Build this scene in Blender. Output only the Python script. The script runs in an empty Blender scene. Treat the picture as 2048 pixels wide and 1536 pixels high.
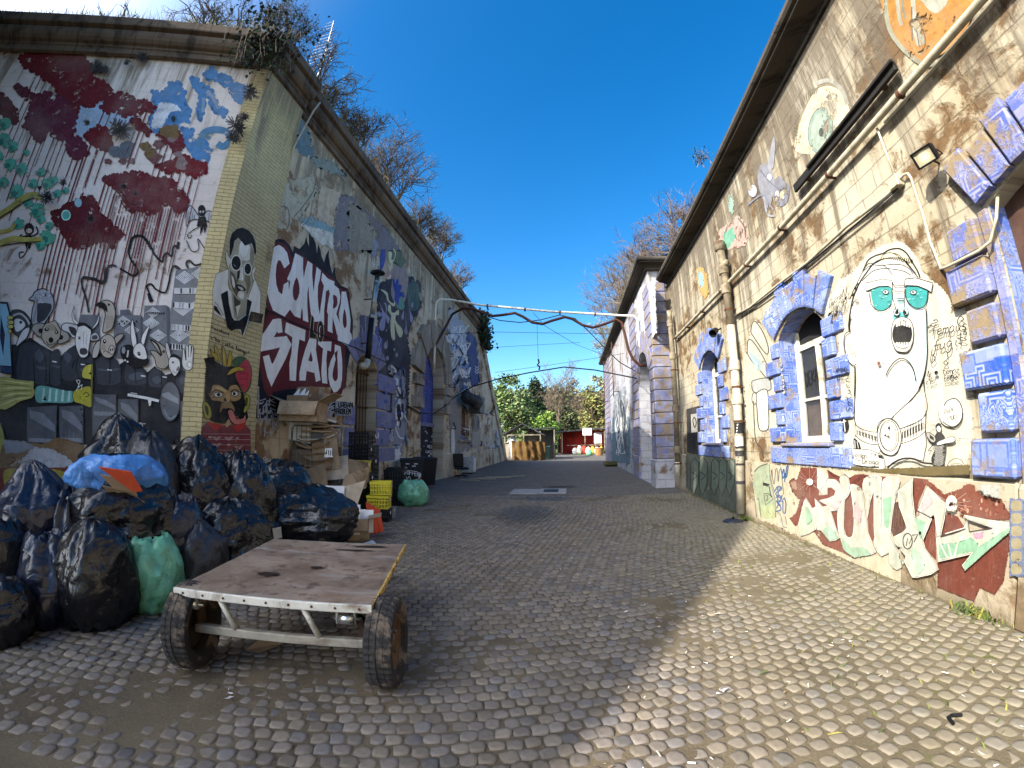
import bpy, math, random
import numpy as np
from mathutils import Vector, Matrix, noise as mnoise
from mathutils.geometry import tessellate_polygon

# ------------------------------------------------------------------ camera (wide action-camera lens), sky, sun
SC = bpy.context.scene
COL = SC.collection
F, K, YAW, PITCH, ROLL, HC = 840.0, -0.0714, 0.1338, 0.1372, 0.0059, 1.65

def rot(y, p, r):
    cy, sy, cp, sp, cr, sr = math.cos(y), math.sin(y), math.cos(p), math.sin(p), math.cos(r), math.sin(r)
    Rz = Matrix(((cy, -sy, 0), (sy, cy, 0), (0, 0, 1)))
    Rx = Matrix(((1, 0, 0), (0, cp, -sp), (0, sp, cp)))
    Ry = Matrix(((cr, 0, sr), (0, 1, 0), (-sr, 0, cr)))
    return Rz @ Rx @ Ry
RM = rot(YAW, PITCH, ROLL)
CAM = Vector((0, 0, HC))
cam = bpy.data.cameras.new("camera")
cam.type = 'PANO'
cam.panorama_type = 'FISHEYE_LENS_POLYNOMIAL'
cam.sensor_fit = 'HORIZONTAL'
cam.sensor_width = 36.0
cam.sensor_height = 27.0
_q = (2048 / 36.0) / F
cam.fisheye_fov = math.radians(179)
cam.fisheye_polynomial_k0 = 0.0
cam.fisheye_polynomial_k1 = -_q
cam.fisheye_polynomial_k2 = 0.0
cam.fisheye_polynomial_k3 = -K * _q ** 3
cam.fisheye_polynomial_k4 = 0.0
cam.clip_start = 0.05
cam.clip_end = 3000
camo = bpy.data.objects.new("camera", cam)
COL.objects.link(camo)
_r, _f, _u = RM.col[0], RM.col[1], RM.col[2]
camo.matrix_world = Matrix(((_r[0], _u[0], -_f[0], 0), (_r[1], _u[1], -_f[1], 0), (_r[2], _u[2], -_f[2], HC), (0, 0, 0, 1)))
SC.camera = camo
SC.render.resolution_x, SC.render.resolution_y = 1024, 768

SUN_TRAVEL = Vector((1.0, 0.82, -0.875)).normalized()
to_sun = -SUN_TRAVEL
world = bpy.data.worlds.new("World")
SC.world = world
world.use_nodes = True
wn = world.node_tree
wn.nodes.clear()
sky = wn.nodes.new('ShaderNodeTexSky')
sky.sky_type = 'NISHITA'
sky.sun_disc = False
sky.sun_elevation = math.asin(to_sun.z)
sky.sun_rotation = math.atan2(to_sun.x, to_sun.y)
sky.altitude = 50
sky.air_density = 1.0
sky.dust_density = 1.0
sky.ozone_density = 2.5
# sky colour gain added for neutral fill: whiter, brighter towards the sun, deeper blue away
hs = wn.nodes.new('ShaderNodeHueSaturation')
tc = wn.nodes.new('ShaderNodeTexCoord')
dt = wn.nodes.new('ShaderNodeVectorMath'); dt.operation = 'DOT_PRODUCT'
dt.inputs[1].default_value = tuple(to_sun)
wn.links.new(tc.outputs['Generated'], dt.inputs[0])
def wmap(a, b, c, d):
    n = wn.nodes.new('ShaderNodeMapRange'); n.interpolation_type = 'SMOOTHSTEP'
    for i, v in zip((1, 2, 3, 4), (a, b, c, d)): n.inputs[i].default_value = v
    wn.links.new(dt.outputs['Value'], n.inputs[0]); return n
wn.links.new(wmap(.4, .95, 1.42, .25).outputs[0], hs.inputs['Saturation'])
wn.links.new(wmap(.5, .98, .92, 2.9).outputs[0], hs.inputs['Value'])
bg = wn.nodes.new('ShaderNodeBackground')
bg.inputs['Strength'].default_value = 0.125
wo = wn.nodes.new('ShaderNodeOutputWorld')
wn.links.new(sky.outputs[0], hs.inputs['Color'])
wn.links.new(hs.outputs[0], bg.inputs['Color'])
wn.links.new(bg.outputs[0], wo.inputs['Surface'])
sl = bpy.data.lights.new("sun", 'SUN')
sl.energy = 4.4
sl.angle = math.radians(0.5)
sl.color = (1.0, 0.93, 0.80)
so = bpy.data.objects.new("sun", sl)
COL.objects.link(so)
so.rotation_euler = SUN_TRAVEL.to_track_quat('-Z', 'Y').to_euler()
so.location = (-20, -15, 30)
SC.view_settings.view_transform = 'Standard'
SC.view_settings.look = 'None'
SC.view_settings.exposure = 1.42
SC.view_settings.gamma = 1.0
SC.render.engine = 'CYCLES'
SC.cycles.max_bounces = 6
SC.cycles.diffuse_bounces = 3
SC.cycles.glossy_bounces = 2
SC.cycles.transparent_max_bounces = 24
SC.cycles.use_denoising = True

# ------------------------------------------------------------------ measuring: a sight line through a photo point meets a known surface
def ray(px, py):
    u, v = (px - 1024) / F, -(py - 768) / F
    r = math.hypot(u, v) + 1e-12
    th = r * (1 + K * r * r)
    s = math.sin(th) / r
    return RM @ Vector((u * s, math.cos(th), v * s))

def gnd(px, py, z=0.0):
    d = ray(px, py)
    return CAM + d * ((z - HC) / d.z)

def at(px, py, D):
    """point at horizontal distance D from the camera's foot"""
    d = ray(px, py)
    return CAM + d * (D / math.hypot(d.x, d.y))

class Plane:
    def __init__(s, p, n):
        s.p, s.n = Vector(p), Vector(n).normalized()
    def __call__(s, px, py, off=0.0):
        d = ray(px, py)
        t = (s.p + s.n * off - CAM).dot(s.n) / d.dot(s.n)
        return CAM + d * t

FD = Vector((-0.8534, -0.5212, 0))         # direction of the slanted front
FN = Vector((0.5212, -0.8534, 0))
C0 = Vector((-5.45, 4.85, 0))
XR, XP, XW, XL = 3.65, 3.60, 3.05, -5.62
PR = Plane((XR, 0, 0), (-1, 0, 0))
PP = Plane((XP, 0, 0), (-1, 0, 0))
PW = Plane((XW, 0, 0), (-1, 0, 0))
PL = Plane((XL, 0, 0), (1, 0, 0))
PPI = Plane((-5.45, 0, 0), (1, 0, 0))
PF = Plane(C0 - FN * 0.05, FN)

# ------------------------------------------------------------------ mesh and object helpers
def lin(h):
    h = h.lstrip('#')
    if len(h) == 3: h = ''.join(ch * 2 for ch in h)
    c = [int(h[i:i + 2], 16) / 255 for i in (0, 2, 4)]
    return tuple(x / 12.92 if x <= .04045 else ((x + .055) / 1.055) ** 2.4 for x in c)

class MB:
    """collects faces for ONE mesh"""
    def __init__(s):
        s.v, s.f, s.c, s.col = [], [], [], None
    def add(s, verts, faces, col=None):
        o = len(s.v)
        s.v.extend([tuple(x) for x in verts])
        for f in faces:
            s.f.append([i + o for i in f])
            s.c.append(col or (1, 1, 1))
    def quad(s, a, b, c, d, col=None):
        s.add([a, b, c, d], [(0, 1, 2, 3)], col)
    def box(s, lo, hi, col=None, M=None, bev=0.0):
        (x0, y0, z0), (x1, y1, z1) = lo, hi
        if bev > 0:
            b = min(bev, (x1 - x0) * .45, (y1 - y0) * .45, (z1 - z0) * .45)
            vs, idx = [], {}
            for ix in (0, 1):
                for iy in (0, 1):
                    for iz in (0, 1):
                        X, Y, Z = (x0, x1)[ix], (y0, y1)[iy], (z0, z1)[iz]
                        dx, dy, dz = (b, -b)[ix], (b, -b)[iy], (b, -b)[iz]
                        for k, p in enumerate(((X, Y + dy, Z + dz), (X + dx, Y, Z + dz), (X + dx, Y + dy, Z))):
                            idx[ix, iy, iz, k] = len(vs); vs.append(p)
            fs = []
            for a in (0, 1):
                fs.append([idx[a, 0, 0, 0], idx[a, 1, 0, 0], idx[a, 1, 1, 0], idx[a, 0, 1, 0]])
                fs.append([idx[0, a, 0, 1], idx[1, a, 0, 1], idx[1, a, 1, 1], idx[0, a, 1, 1]])
                fs.append([idx[0, 0, a, 2], idx[1, 0, a, 2], idx[1, 1, a, 2], idx[0, 1, a, 2]])
                for c in (0, 1):
                    fs.append([idx[a, c, 0, 0], idx[a, c, 1, 0], idx[a, c, 1, 1], idx[a, c, 0, 1]])
                    fs.append([idx[a, 0, c, 0], idx[a, 1, c, 0], idx[a, 1, c, 2], idx[a, 0, c, 2]])
                    fs.append([idx[0, a, c, 1], idx[1, a, c, 1], idx[1, a, c, 2], idx[0, a, c, 2]])
            for ix in (0, 1):
                for iy in (0, 1):
                    for iz in (0, 1):
                        fs.append([idx[ix, iy, iz, k] for k in range(3)])
        else:
            vs = [(x, y, z) for x in (x0, x1) for y in (y0, y1) for z in (z0, z1)]
            fs = [(0, 1, 3, 2), (4, 6, 7, 5), (0, 4, 5, 1), (2, 3, 7, 6), (0, 2, 6, 4), (1, 5, 7, 3)]
        if M is not None:
            vs = [M @ Vector(p) for p in vs]
        s.add(vs, fs, col)
    def tube(s, pts, r, n=8, col=None, cap=True):
        pts = [Vector(p) for p in pts]
        m = len(pts)
        rs = r if isinstance(r, (list, tuple)) else [r] * m
        vs, fs, prev = [], [], None
        for i, p in enumerate(pts):
            t = (pts[min(i + 1, m - 1)] - pts[max(i - 1, 0)])
            t = t.normalized() if t.length > 1e-9 else Vector((0, 0, 1))
            if prev is None:
                a = t.orthogonal().normalized()
            else:
                a = (prev - t * prev.dot(t))
                a = a.normalized() if a.length > 1e-6 else t.orthogonal().normalized()
            prev = a
            b = t.cross(a)
            for k in range(n):
                w = 2 * math.pi * k / n
                vs.append(p + (a * math.cos(w) + b * math.sin(w)) * rs[i])
        for i in range(m - 1):
            for k in range(n):
                k2 = (k + 1) % n
                fs.append((i * n + k, i * n + k2, (i + 1) * n + k2, (i + 1) * n + k))
        if cap:
            fs.append(tuple(range(n))[::-1])
            fs.append(tuple((m - 1) * n + k for k in range(n)))
        s.add(vs, fs, col)
    def lathe(s, prof, c, axis=(0, 0, 1), n=24, col=None):
        """prof: (radius, height) pairs turned round an axis through c"""
        ax = Vector(axis).normalized()
        a = ax.orthogonal().normalized(); b = ax.cross(a); c = Vector(c)
        vs, fs = [], []
        for (r, h) in prof:
            for k in range(n):
                w = 2 * math.pi * k / n
                vs.append(c + ax * h + (a * math.cos(w) + b * math.sin(w)) * r)
        for i in range(len(prof) - 1):
            for k in range(n):
                k2 = (k + 1) % n
                fs.append((i * n + k, i * n + k2, (i + 1) * n + k2, (i + 1) * n + k))
        s.add(vs, fs, col)
    def poly(s, pts, col=None):
        """flat polygon, any outline"""
        pts = [Vector(p) for p in pts]
        s.add(pts, [tuple(t) for t in tessellate_polygon([pts])], col)
    def build(s, name, mat, parent=None, smooth=False, flip=False):
        me = bpy.data.meshes.new(name)
        me.from_pydata(s.v, [], s.f)
        me.update()
        if any(c != (1, 1, 1) for c in s.c):
            a = me.color_attributes.new("Col", 'FLOAT_COLOR', 'CORNER')
            cc = np.ones((len(me.loops), 4), np.float32)
            i = 0
            for f, c in zip(s.f, s.c):
                cc[i:i + len(f), :3] = c
                i += len(f)
            a.data.foreach_set('color', cc.ravel())
        if smooth:
            me.polygons.foreach_set('use_smooth', [True] * len(me.polygons))
        me.materials.append(mat)
        return link(name, me, parent)

def link(name, me, parent=None):
    o = bpy.data.objects.new(name, me)
    COL.objects.link(o)
    if parent is not None:
        o.parent = parent
    return o

def tag(o, label=None, cat=None, group=None, kind=None):
    if label: o['label'] = label
    if cat: o['category'] = cat
    if group: o['group'] = group
    if kind: o['kind'] = kind
    return o

def thing(name, label, cat, loc=(0, 0, 0), rz=0.0, group=None):
    o = bpy.data.objects.new(name, None)
    COL.objects.link(o)
    o.empty_display_size = .2
    o.location = loc
    o.rotation_euler = (0, 0, rz)
    return tag(o, label, cat, group)

def dup(root, loc, rz=0.0, label=None, scale=None, group=None):
    r = root.copy(); COL.objects.link(r)
    r.location = loc; r.rotation_euler = (0, 0, rz)
    if scale: r.scale = scale
    if label: r['label'] = label
    if group: r['group'] = group
    for ch in list(root.children):
        c = ch.copy(); COL.objects.link(c); c.parent = r
        for g in list(ch.children):
            d = g.copy(); COL.objects.link(d); d.parent = c
    return r

# ------------------------------------------------------------------ material helpers
class NT:
    def __init__(s, name):
        s.m = bpy.data.materials.new(name)
        s.m.use_nodes = True
        s.t = s.m.node_tree
        s.b = s.t.nodes['Principled BSDF']
        s.o = s.t.nodes['Material Output']
    def n(s, typ, props=None, **ins):
        nd = s.t.nodes.new('ShaderNode' + typ)
        for k, v in (props or {}).items():
            setattr(nd, k, v)
        for k, v in ins.items():
            k = k.replace('_', ' ')
            s.set(nd.inputs[int(k[1:])] if k[0] == 'i' and k[1:].isdigit() else nd.inputs[k], v)
        return nd
    def set(s, inp, v):
        if isinstance(v, bpy.types.Node):
            v = v.outputs[0]
        if isinstance(v, bpy.types.NodeSocket):
            s.t.links.new(v, inp)
        else:
            if inp.type == 'RGBA' and len(v) == 3:
                v = (*v, 1)
            inp.default_value = v
    def math(s, op, a, b=0.0, clamp=False):
        return s.n('Math', {'operation': op, 'use_clamp': clamp}, i0=a, i1=b)
    def mix(s, fac, a, b, mode='MIX'):
        nd = s.t.nodes.new('ShaderNodeMix')
        nd.data_type = 'RGBA'; nd.blend_type = mode
        s.set(nd.inputs[0], fac); s.set(nd.inputs[6], a); s.set(nd.inputs[7], b)
        return nd.outputs[2]
    def ramp(s, fac, lo, hi):
        return s.n('MapRange', {'clamp': True}, i0=fac, i1=lo, i2=hi)
    def noise(s, vec, scale, detail=4.0, rough=.55, dist=0.0):
        nd = s.n('TexNoise', None, Scale=scale, Detail=detail, Roughness=rough, Distortion=dist)
        if vec is not None: s.set(nd.inputs['Vector'], vec)
        return nd.outputs[0]
    def pos(s, sx=1, sy=1, sz=1):
        g = s.n('NewGeometry')
        if (sx, sy, sz) == (1, 1, 1): return g.outputs['Position']
        return s.n('VectorMath', {'operation': 'MULTIPLY'}, i0=g.outputs['Position'], i1=(sx, sy, sz)).outputs[0]
    def obj(s, sx=1, sy=1, sz=1):
        g = s.n('TexCoord')
        return s.n('VectorMath', {'operation': 'MULTIPLY'}, i0=g.outputs['Object'], i1=(sx, sy, sz)).outputs[0]
    def bump(s, h, strength=.5, dist=.02):
        b = s.n('Bump', None, Strength=strength, Distance=dist, Height=h)
        s.set(s.b.inputs['Normal'], b.outputs[0])
        return b
    def out(s, col, rough=.85, spec=.3, metal=0.0):
        s.set(s.b.inputs['Base Color'], col)
        s.set(s.b.inputs['Roughness'], rough)
        s.b.inputs['Specular IOR Level'].default_value = spec
        s.b.inputs['Metallic'].default_value = metal
        return s.m

def plain(name, col, rough=.7, var=.25, scale=6.0, metal=0.0, spec=.4, bump=.15, dirt=None):
    """one colour with uneven tone, grime and a little relief"""
    t = NT(name)
    c = lin(col) if isinstance(col, str) else col
    p = t.obj()
    n1 = t.noise(p, scale, 5, .6)
    d = tuple(x * (1 - var) for x in c)
    e = tuple(min(1, x * (1 + var * .5)) for x in c)
    cc = t.mix(t.ramp(n1, .3, .7), d, e)
    if dirt:
        n2 = t.noise(p, scale * .45, 6, .7, .6)
        cc = t.mix(t.ramp(n2, .5, .68), cc, lin(dirt))
    if bump:
        t.bump(t.noise(p, scale * 6, 4), bump, .01)
    return t.out(cc, rough, spec, metal)

def colored(name, rough=.8, wear=0.0, wscale=5.0, spec=.3, var=.12):
    """colour from the mesh's own face colours; wear lets the wall show through chips"""
    t = NT(name)
    a = t.n('Attribute', {'attribute_name': 'Col'})
    p = t.pos()
    n1 = t.noise(p, 9, 5, .6)
    dk = t.mix(1.0, a.outputs['Color'], (.72, .67, .60), 'MULTIPLY')
    c = t.mix(t.math('MULTIPLY', t.ramp(n1, .35, .7), var * 4), a.outputs['Color'], dk)
    c = t.mix(t.math('MULTIPLY', t.ramp(t.noise(p, 26, 4, .7), .6, .72), var * 1.2), c, (.33, .30, .25))
    vs_ = t.noise(t.pos(2.4, 2.4, .2), 1.7, 7, .68, .3)               # rain runs
    c = t.mix(t.math('MULTIPLY', t.ramp(vs_, .5, .72), .45), c, t.mix(1.0, c, (.5, .45, .38), 'MULTIPLY'))
    fd = t.noise(p, 1.1, 6, .65)
    c = t.mix(t.math('MULTIPLY', t.ramp(fd, .45, .7), var * .9), c, (.36, .33, .29))
    t.bump(t.math('ADD', t.noise(p, 18, 6, .7), t.math('MULTIPLY', n1, .6)), .45, .012)
    m = t.out(c, rough, spec)
    if wear > 0:
        n2 = t.noise(p, wscale, 8, .68)
        n3 = t.noise(p, wscale * 7, 3, .6)
        al = t.ramp(t.math('ADD', n2, t.math('MULTIPLY', n3, .25)), .36 + wear * .3, .40 + wear * .3)
        t.set(t.b.inputs['Alpha'], al)
    return m

def wall_mat(name, ax, base, base2, brown, bw, bh, patch=.58, streak=.58, topz=7.0, mort=.5, seed=0.0, grime=(.09, .075, .055), low=None):
    """old plaster or paint over masonry: bare patches, joints, run-off streaks under the cornice"""
    t = NT(name)
    g = t.pos()
    sp = t.n('SeparateXYZ', None, i0=g)
    u = t.math('ADD', t.math('MULTIPLY', sp.outputs[0], ax[0]), t.math('MULTIPLY', sp.outputs[1], ax[1]))
    v = sp.outputs[2]
    uv = t.n('CombineXYZ', None, i0=u, i1=v, i2=seed)
    n0 = t.noise(uv, .55, 6, .62)
    n1 = t.noise(uv, 2.3, 8, .65, .4)
    n2 = t.noise(uv, 14, 6, .7)
    col = t.mix(t.ramp(n0, .36, .62), base, base2)
    col = t.mix(t.math('MULTIPLY', t.ramp(n2, .45, .75), .35), col, tuple(x * .62 for x in base))
    # masonry joints, wobbly
    wob = t.n('VectorMath', {'operation': 'MULTIPLY_ADD'}, i0=t.n('TexNoise', None, Vector=uv, Scale=2.0).outputs[1], i1=(.05, .05, 0), i2=uv).outputs[0]
    br = t.n('TexBrick', {'offset': .5}, Vector=wob, Scale=1.0, Mortar_Size=.006 + .004 * (bh > .15), Mortar_Smooth=.3, Brick_Width=bw, Row_Height=bh,
             Color1=(.75, .75, .75), Color2=(1, 1, 1), Mortar=(.2, .2, .2))
    lines = br.outputs['Fac']
    col = t.mix(t.math('MULTIPLY', t.math('MULTIPLY', lines, t.ramp(n1, .3, .6)), mort), col, tuple(x * .3 for x in brown))
    col = t.mix(min(.30, mort * .8), col, t.mix(1.0, col, br.outputs[0], 'MULTIPLY'))
    # bare patches
    pm = t.ramp(t.math('ADD', t.math('MULTIPLY', n1, .55), t.math('MULTIPLY', n0, .45)), patch - .035, patch + .02)
    bcol = t.mix(t.ramp(n2, .3, .7), tuple(x * .6 for x in brown), tuple(min(1, x * 1.35) for x in brown))
    col = t.mix(pm, col, bcol)
    # streaks
    su = t.n('CombineXYZ', None, i0=t.math('MULTIPLY', u, 2.6), i1=t.math('MULTIPLY', v, .22), i2=seed + 3.0)
    ns = t.noise(su, 1.6, 8, .7, .3)
    top = t.ramp(v, topz - 3.4, topz)
    st = t.ramp(t.math('ADD', ns, t.math('MULTIPLY', t.math('SUBTRACT', top, .55), .22)), streak - .03, streak + .1)
    col = t.mix(t.math('MULTIPLY', st, .85), col, t.mix(n2, grime, tuple(min(1, x * 3.2) for x in grime)))
    if low:
        lw = t.ramp(t.math('ADD', v, t.math('MULTIPLY', n1, .5)), low[1] + .35, low[1])
        col = t.mix(t.math('MULTIPLY', lw, .9), col, low[0])
    h = t.math('ADD', t.math('MULTIPLY', n2, .35), t.math('SUBTRACT', t.math('MULTIPLY', n1, .5), t.math('ADD', t.math('MULTIPLY', lines, min(1, mort * 2.5)), t.math('MULTIPLY', pm, .55))))
    t.bump(h, .8, .02)
    return t.out(col, .92, .15)
# ------------------------------------------------------------------ materials of the setting
M_rwall = wall_mat("right_wall_plaster", (0, 1), (.385, .352, .275), (.30, .245, .155), (.12, .072, .035), .58, .27, .545, .455, 7.0, .28, grime=(.045, .036, .026))
M_plinth = wall_mat("plinth_plaster", (0, 1), (.36, .32, .245), (.28, .23, .16), (.14, .10, .06), 2.5, 1.3, .56, .6, 7.0, .1, 5.0, low=((.075, .055, .03), .10))
M_wing = wall_mat("wing_plaster", (1, 1), (.40, .40, .42), (.27, .28, .33), (.16, .10, .06), .6, .3, .57, .52, 8.0, .3, 9.0)
M_lwall = wall_mat("left_wall_plaster", (0, 1), (.60, .52, .385), (.44, .35, .235), (.21, .13, .07), .9, .42, .545, .49, 8.8, .15, 2.0)
M_front = wall_mat("front_wall_plaster", (-.8534, -.5212), (.68, .62, .585), (.54, .48, .45), (.20, .14, .09), .62, .33, .60, .55, 8.8, .07, 4.0)
M_pier = wall_mat("yellow_pier_brick", (.8, 1), (.54, .45, .24), (.40, .33, .18), (.24, .18, .10), .27, .075, .62, .55, 8.8, .42, 6.0)
M_stone = wall_mat("arch_stone", (1, 1), (.36, .32, .26), (.25, .21, .17), (.14, .10, .07), 5, 5, .6, .52, 6.0, 0, 8.0)
M_corn = wall_mat("cornice_stone", (1, 1), (.155, .115, .085), (.095, .075, .06), (.055, .042, .034), .5, 5, .56, .48, 12.0, .5, 1.0, grime=(.02, .017, .015))
M_cornr = wall_mat("right_cornice_stone", (1, 1), (.085, .07, .055), (.05, .043, .035), (.03, .025, .02), 1.5, 5, .56, .48, 10.0, .4, 1.5, grime=(.025, .022, .018))
M_dark = plain("dark_interior", (.012, .012, .013), .9, .3, bump=0)  # near-black colour painted in for unlit interiors
M_white_frame = plain("white_painted_wood", '#d8d4c4', .5, .2, dirt='#7a6a50')
M_brownwood = plain("brown_door_paint", '#4a352a', .55, .3, dirt='#2a1d16')

def blue_stone_mat(name, a, b, brown, amt):
    """stone painted with pale blue rings and stripes, worn through to brown"""
    t = NT(name)
    p = t.pos()
    sp = t.n('SeparateXYZ', None, i0=p)
    uv = t.n('CombineXYZ', None, i0=t.math('ADD', sp.outputs[1], sp.outputs[0]), i1=sp.outputs[2])
    vo = t.n('TexVoronoi', {'feature': 'F1', 'distance': 'CHEBYCHEV'}, Vector=uv, Scale=4.5, Randomness=.8)
    rings = t.math('ADD', t.math('MULTIPLY', t.math('SINE', t.math('MULTIPLY', vo.outputs[0], 38.0)), .5), .5)
    d1 = t.noise(uv, 5.5, 3, .5, 2.2)
    con = t.math('ADD', t.math('MULTIPLY', t.math('SINE', t.math('MULTIPLY', d1, 60.0)), .5), .5)
    sel = t.ramp(t.noise(uv, 2.6, 2), .46, .54)
    pat = t.n('Mix', None, i0=sel, i2=rings, i3=con)
    soft = t.ramp(t.noise(uv, 1.7, 4), .3, .7)
    pat = t.math('MULTIPLY', t.n('MapRange', {'clamp': True}, i0=pat.outputs[0], i1=.2, i2=.9), t.math('ADD', t.math('MULTIPLY', soft, .65), .2))
    c = t.mix(pat, a, b)
    c = t.mix(t.math('MULTIPLY', t.ramp(t.noise(uv, 1.3, 5), .4, .7), .4), c, tuple(x * .35 + y * .65 for x, y in zip(a, b)))
    n2 = t.noise(uv, 3.0, 8, .72)
    c = t.mix(t.ramp(n2, amt - .03, amt + .05), c, brown)
    n3 = t.noise(uv, 30, 5, .7)
    c = t.mix(t.math('MULTIPLY', t.ramp(n3, .5, .75), .4), c, (.3, .26, .22))
    t.bump(t.math('SUBTRACT', t.math('MULTIPLY', n3, .4), t.ramp(n2, amt - .03, amt + .05)), .5, .012)
    return t.out(c, .85, .2)
M_blue = blue_stone_mat("blue_painted_stone", (.020, .068, .32), (.36, .40, .45), (.20, .145, .09), .565)
M_bluepale = blue_stone_mat("pale_blue_painted_stone", (.10, .12, .28), (.36, .35, .37), (.20, .155, .11), .50)
M_bluedim = blue_stone_mat("lilac_painted_stone", (.10, .11, .26), (.33, .33, .42), (.22, .18, .15), .56)
M_browstone = blue_stone_mat("brown_painted_stone", (.06, .09, .30), (.33, .31, .31), (.20, .15, .09), .515)

def glass_mat():
    t = NT("window_glass")
    t.out((.05, .055, .06), .06, .6)
    t.set(t.b.inputs['Alpha'], .42)
    return t.m
M_glass = glass_mat()
M_rust = plain("rusty_steel", '#5a3a26', .75, .5, 9, .3, dirt='#2c1c14')

# ------------------------------------------------------------------ building helpers
def arch_loop(y0, y1, z0, zs, zc, n=12):
    """outline of an opening with a low arch; y0<y1"""
    pts = [(y0, z0), (y1, z0), (y1, zs)]
    cy, hw, h = (y0 + y1) / 2, (y1 - y0) / 2, zc - zs
    R = (hw * hw + h * h) / (2 * h)
    a0 = math.asin(min(1, hw / R))
    if h > hw: a0 = math.pi - a0
    for i in range(1, n):
        a = a0 - 2 * a0 * i / n
        pts.append((cy + R * math.sin(a), zc - R + R * math.cos(a)))
    pts.append((y0, zs))
    return pts

def holed(mb, X, outer, holes, depth):
    """wall face on the plane x=X with openings and their reveals (depth along +x or -x)"""
    loops = [outer] + holes
    flat = [p for l in loops for p in l]
    tris = tessellate_polygon([[Vector((a, b, 0)) for a, b in l] for l in loops])
    mb.add([(X, a, b) for a, b in flat], [tuple(t) for t in tris])
    for l in holes:
        n = len(l)
        for i in range(n):
            (a, b), (c, d) = l[i], l[(i + 1) % n]
            mb.quad((X, a, b), (X, c, d), (X + depth, c, d), (X + depth, a, b))

def voussoirs(mb, X, out, y0, y1, zs, zc, th, n, jut, seed=1, gap=.012):
    """wedge stones of an arch, proud of the wall by jut; out = -1 or +1 along x"""
    rnd = random.Random(seed)
    cy, hw, h = (y0 + y1) / 2, (y1 - y0) / 2, zc - zs
    R = (hw * hw + h * h) / (2 * h)
    a0 = math.asin(min(1, hw / R)); zc0 = zc - R
    if h > hw: a0 = math.pi - a0
    for i in range(n):
        aa = -a0 + 2 * a0 * i / n + gap / R; ab = -a0 + 2 * a0 * (i + 1) / n - gap / R
        t = th * (1 + (.18 if i % 2 == 0 else 0)) * rnd.uniform(.95, 1.05)
        q = []
        for a, r in ((aa, R), (ab, R), (ab, R + t), (aa, R + t)):
            q.append((cy + r * math.sin(a), zc0 + r * math.cos(a)))
        j = jut * rnd.uniform(.8, 1.2)
        b = .02
        c = (sum(p[0] for p in q) / 4, sum(p[1] for p in q) / 4)
        inn = [(p[0] + (c[0] - p[0]) * b / .15, p[1] + (c[1] - p[1]) * b / .15) for p in q]
        vs = [(X - out * .01, p[0], p[1]) for p in q] + [(X + out * (j - .012), p[0], p[1]) for p in q] + [(X + out * j, p[0], p[1]) for p in inn]
        fs = [(8, 9, 10, 11)]
        for k in range(4):
            k2 = (k + 1) % 4
            fs += [(k, k2, 4 + k2, 4 + k), (4 + k, 4 + k2, 8 + k2, 8 + k)]
        mb.add(vs, fs)

def sweep(mb, path, prof, side=1.0):
    """moulding: prof = (offset, height) carried along a plan path with mitred corners"""
    path = [Vector((p[0], p[1], 0)) for p in path]
    n = len(path)
    rings = []
    for i, p in enumerate(path):
        d1 = (path[i] - path[i - 1]).normalized() if i > 0 else None
        d2 = (path[i + 1] - path[i]).normalized() if i < n - 1 else None
        d1 = d1 or d2; d2 = d2 or d1
        n1 = Vector((d1.y, -d1.x, 0)) * side; n2 = Vector((d2.y, -d2.x, 0)) * side
        m = (n1 + n2).normalized()
        k = 1 / max(.3, m.dot(n1))
        rings.append([(p + m * (o * k)) + Vector((0, 0, z)) for o, z in prof])
    vs = [v for r in rings for v in r]
    m_ = len(prof)
    fs = []
    for i in range(n - 1):
        for k in range(m_ - 1):
            fs.append((i * m_ + k, i * m_ + k + 1, (i + 1) * m_ + k + 1, (i + 1) * m_ + k))
    fs.append(tuple(range(m_))); fs.append(tuple((n - 1) * m_ + k for k in range(m_))[::-1])
    mb.add(vs, fs)

def subdiv_path(a, b, n):
    a, b = Vector(a), Vector(b)
    return [a + (b - a) * i / n for i in range(n + 1)]

# ------------------------------------------------------------------ right-hand building
RB = thing("graffiti_building", "long sunlit cream building with blue painted window stones and a giant white face mural", "building")
W1 = (5.38, 6.75, 1.5, 3.22, 3.52)
W2 = (9.78, 11.15, 1.5, 3.45, 3.80)
DR = (.75, 2.52, .14, 3.40, 3.60)
m = MB()
holed(m, XR, [(-9, 0), (14.5, 0), (14.5, 7.0), (-9, 7.0)], [arch_loop(*W1), arch_loop(*W2), arch_loop(*DR)], .38)
m.quad((XR, -9, 0), (13, -9, 0), (13, -9, 7), (XR, -9, 7))
m.quad((XR, -9, 7.05), (13, -9, 7.05), (13, 14.5, 7.05), (XR, 14.5, 7.05))
wall_r = m.build("wall", M_rwall, RB)
m = MB()
m.box((XP, 2.66, -.05), (XR - .002, 14.497, 1.15), bev=.03)
m.build("plinth", M_plinth, RB)
m = MB()
prof = [(0.0, 6.90), (.04, 6.91), (.05, 6.95), (.02, 6.97), (.06, 7.02), (.14, 7.06), (.30, 7.09), (.32, 7.10), (.32, 7.14), (.37, 7.15), (.40, 7.19), (.395, 7.26), (.34, 7.31), (.1, 7.36), (-.3, 7.40), (-.3, 7.0)]
pth = subdiv_path((XR, -9, 0), (XR, 14.05, 0), 40)
sweep(m, pth, prof, -1.0)
m.build("cornice", M_cornr, RB)

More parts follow.
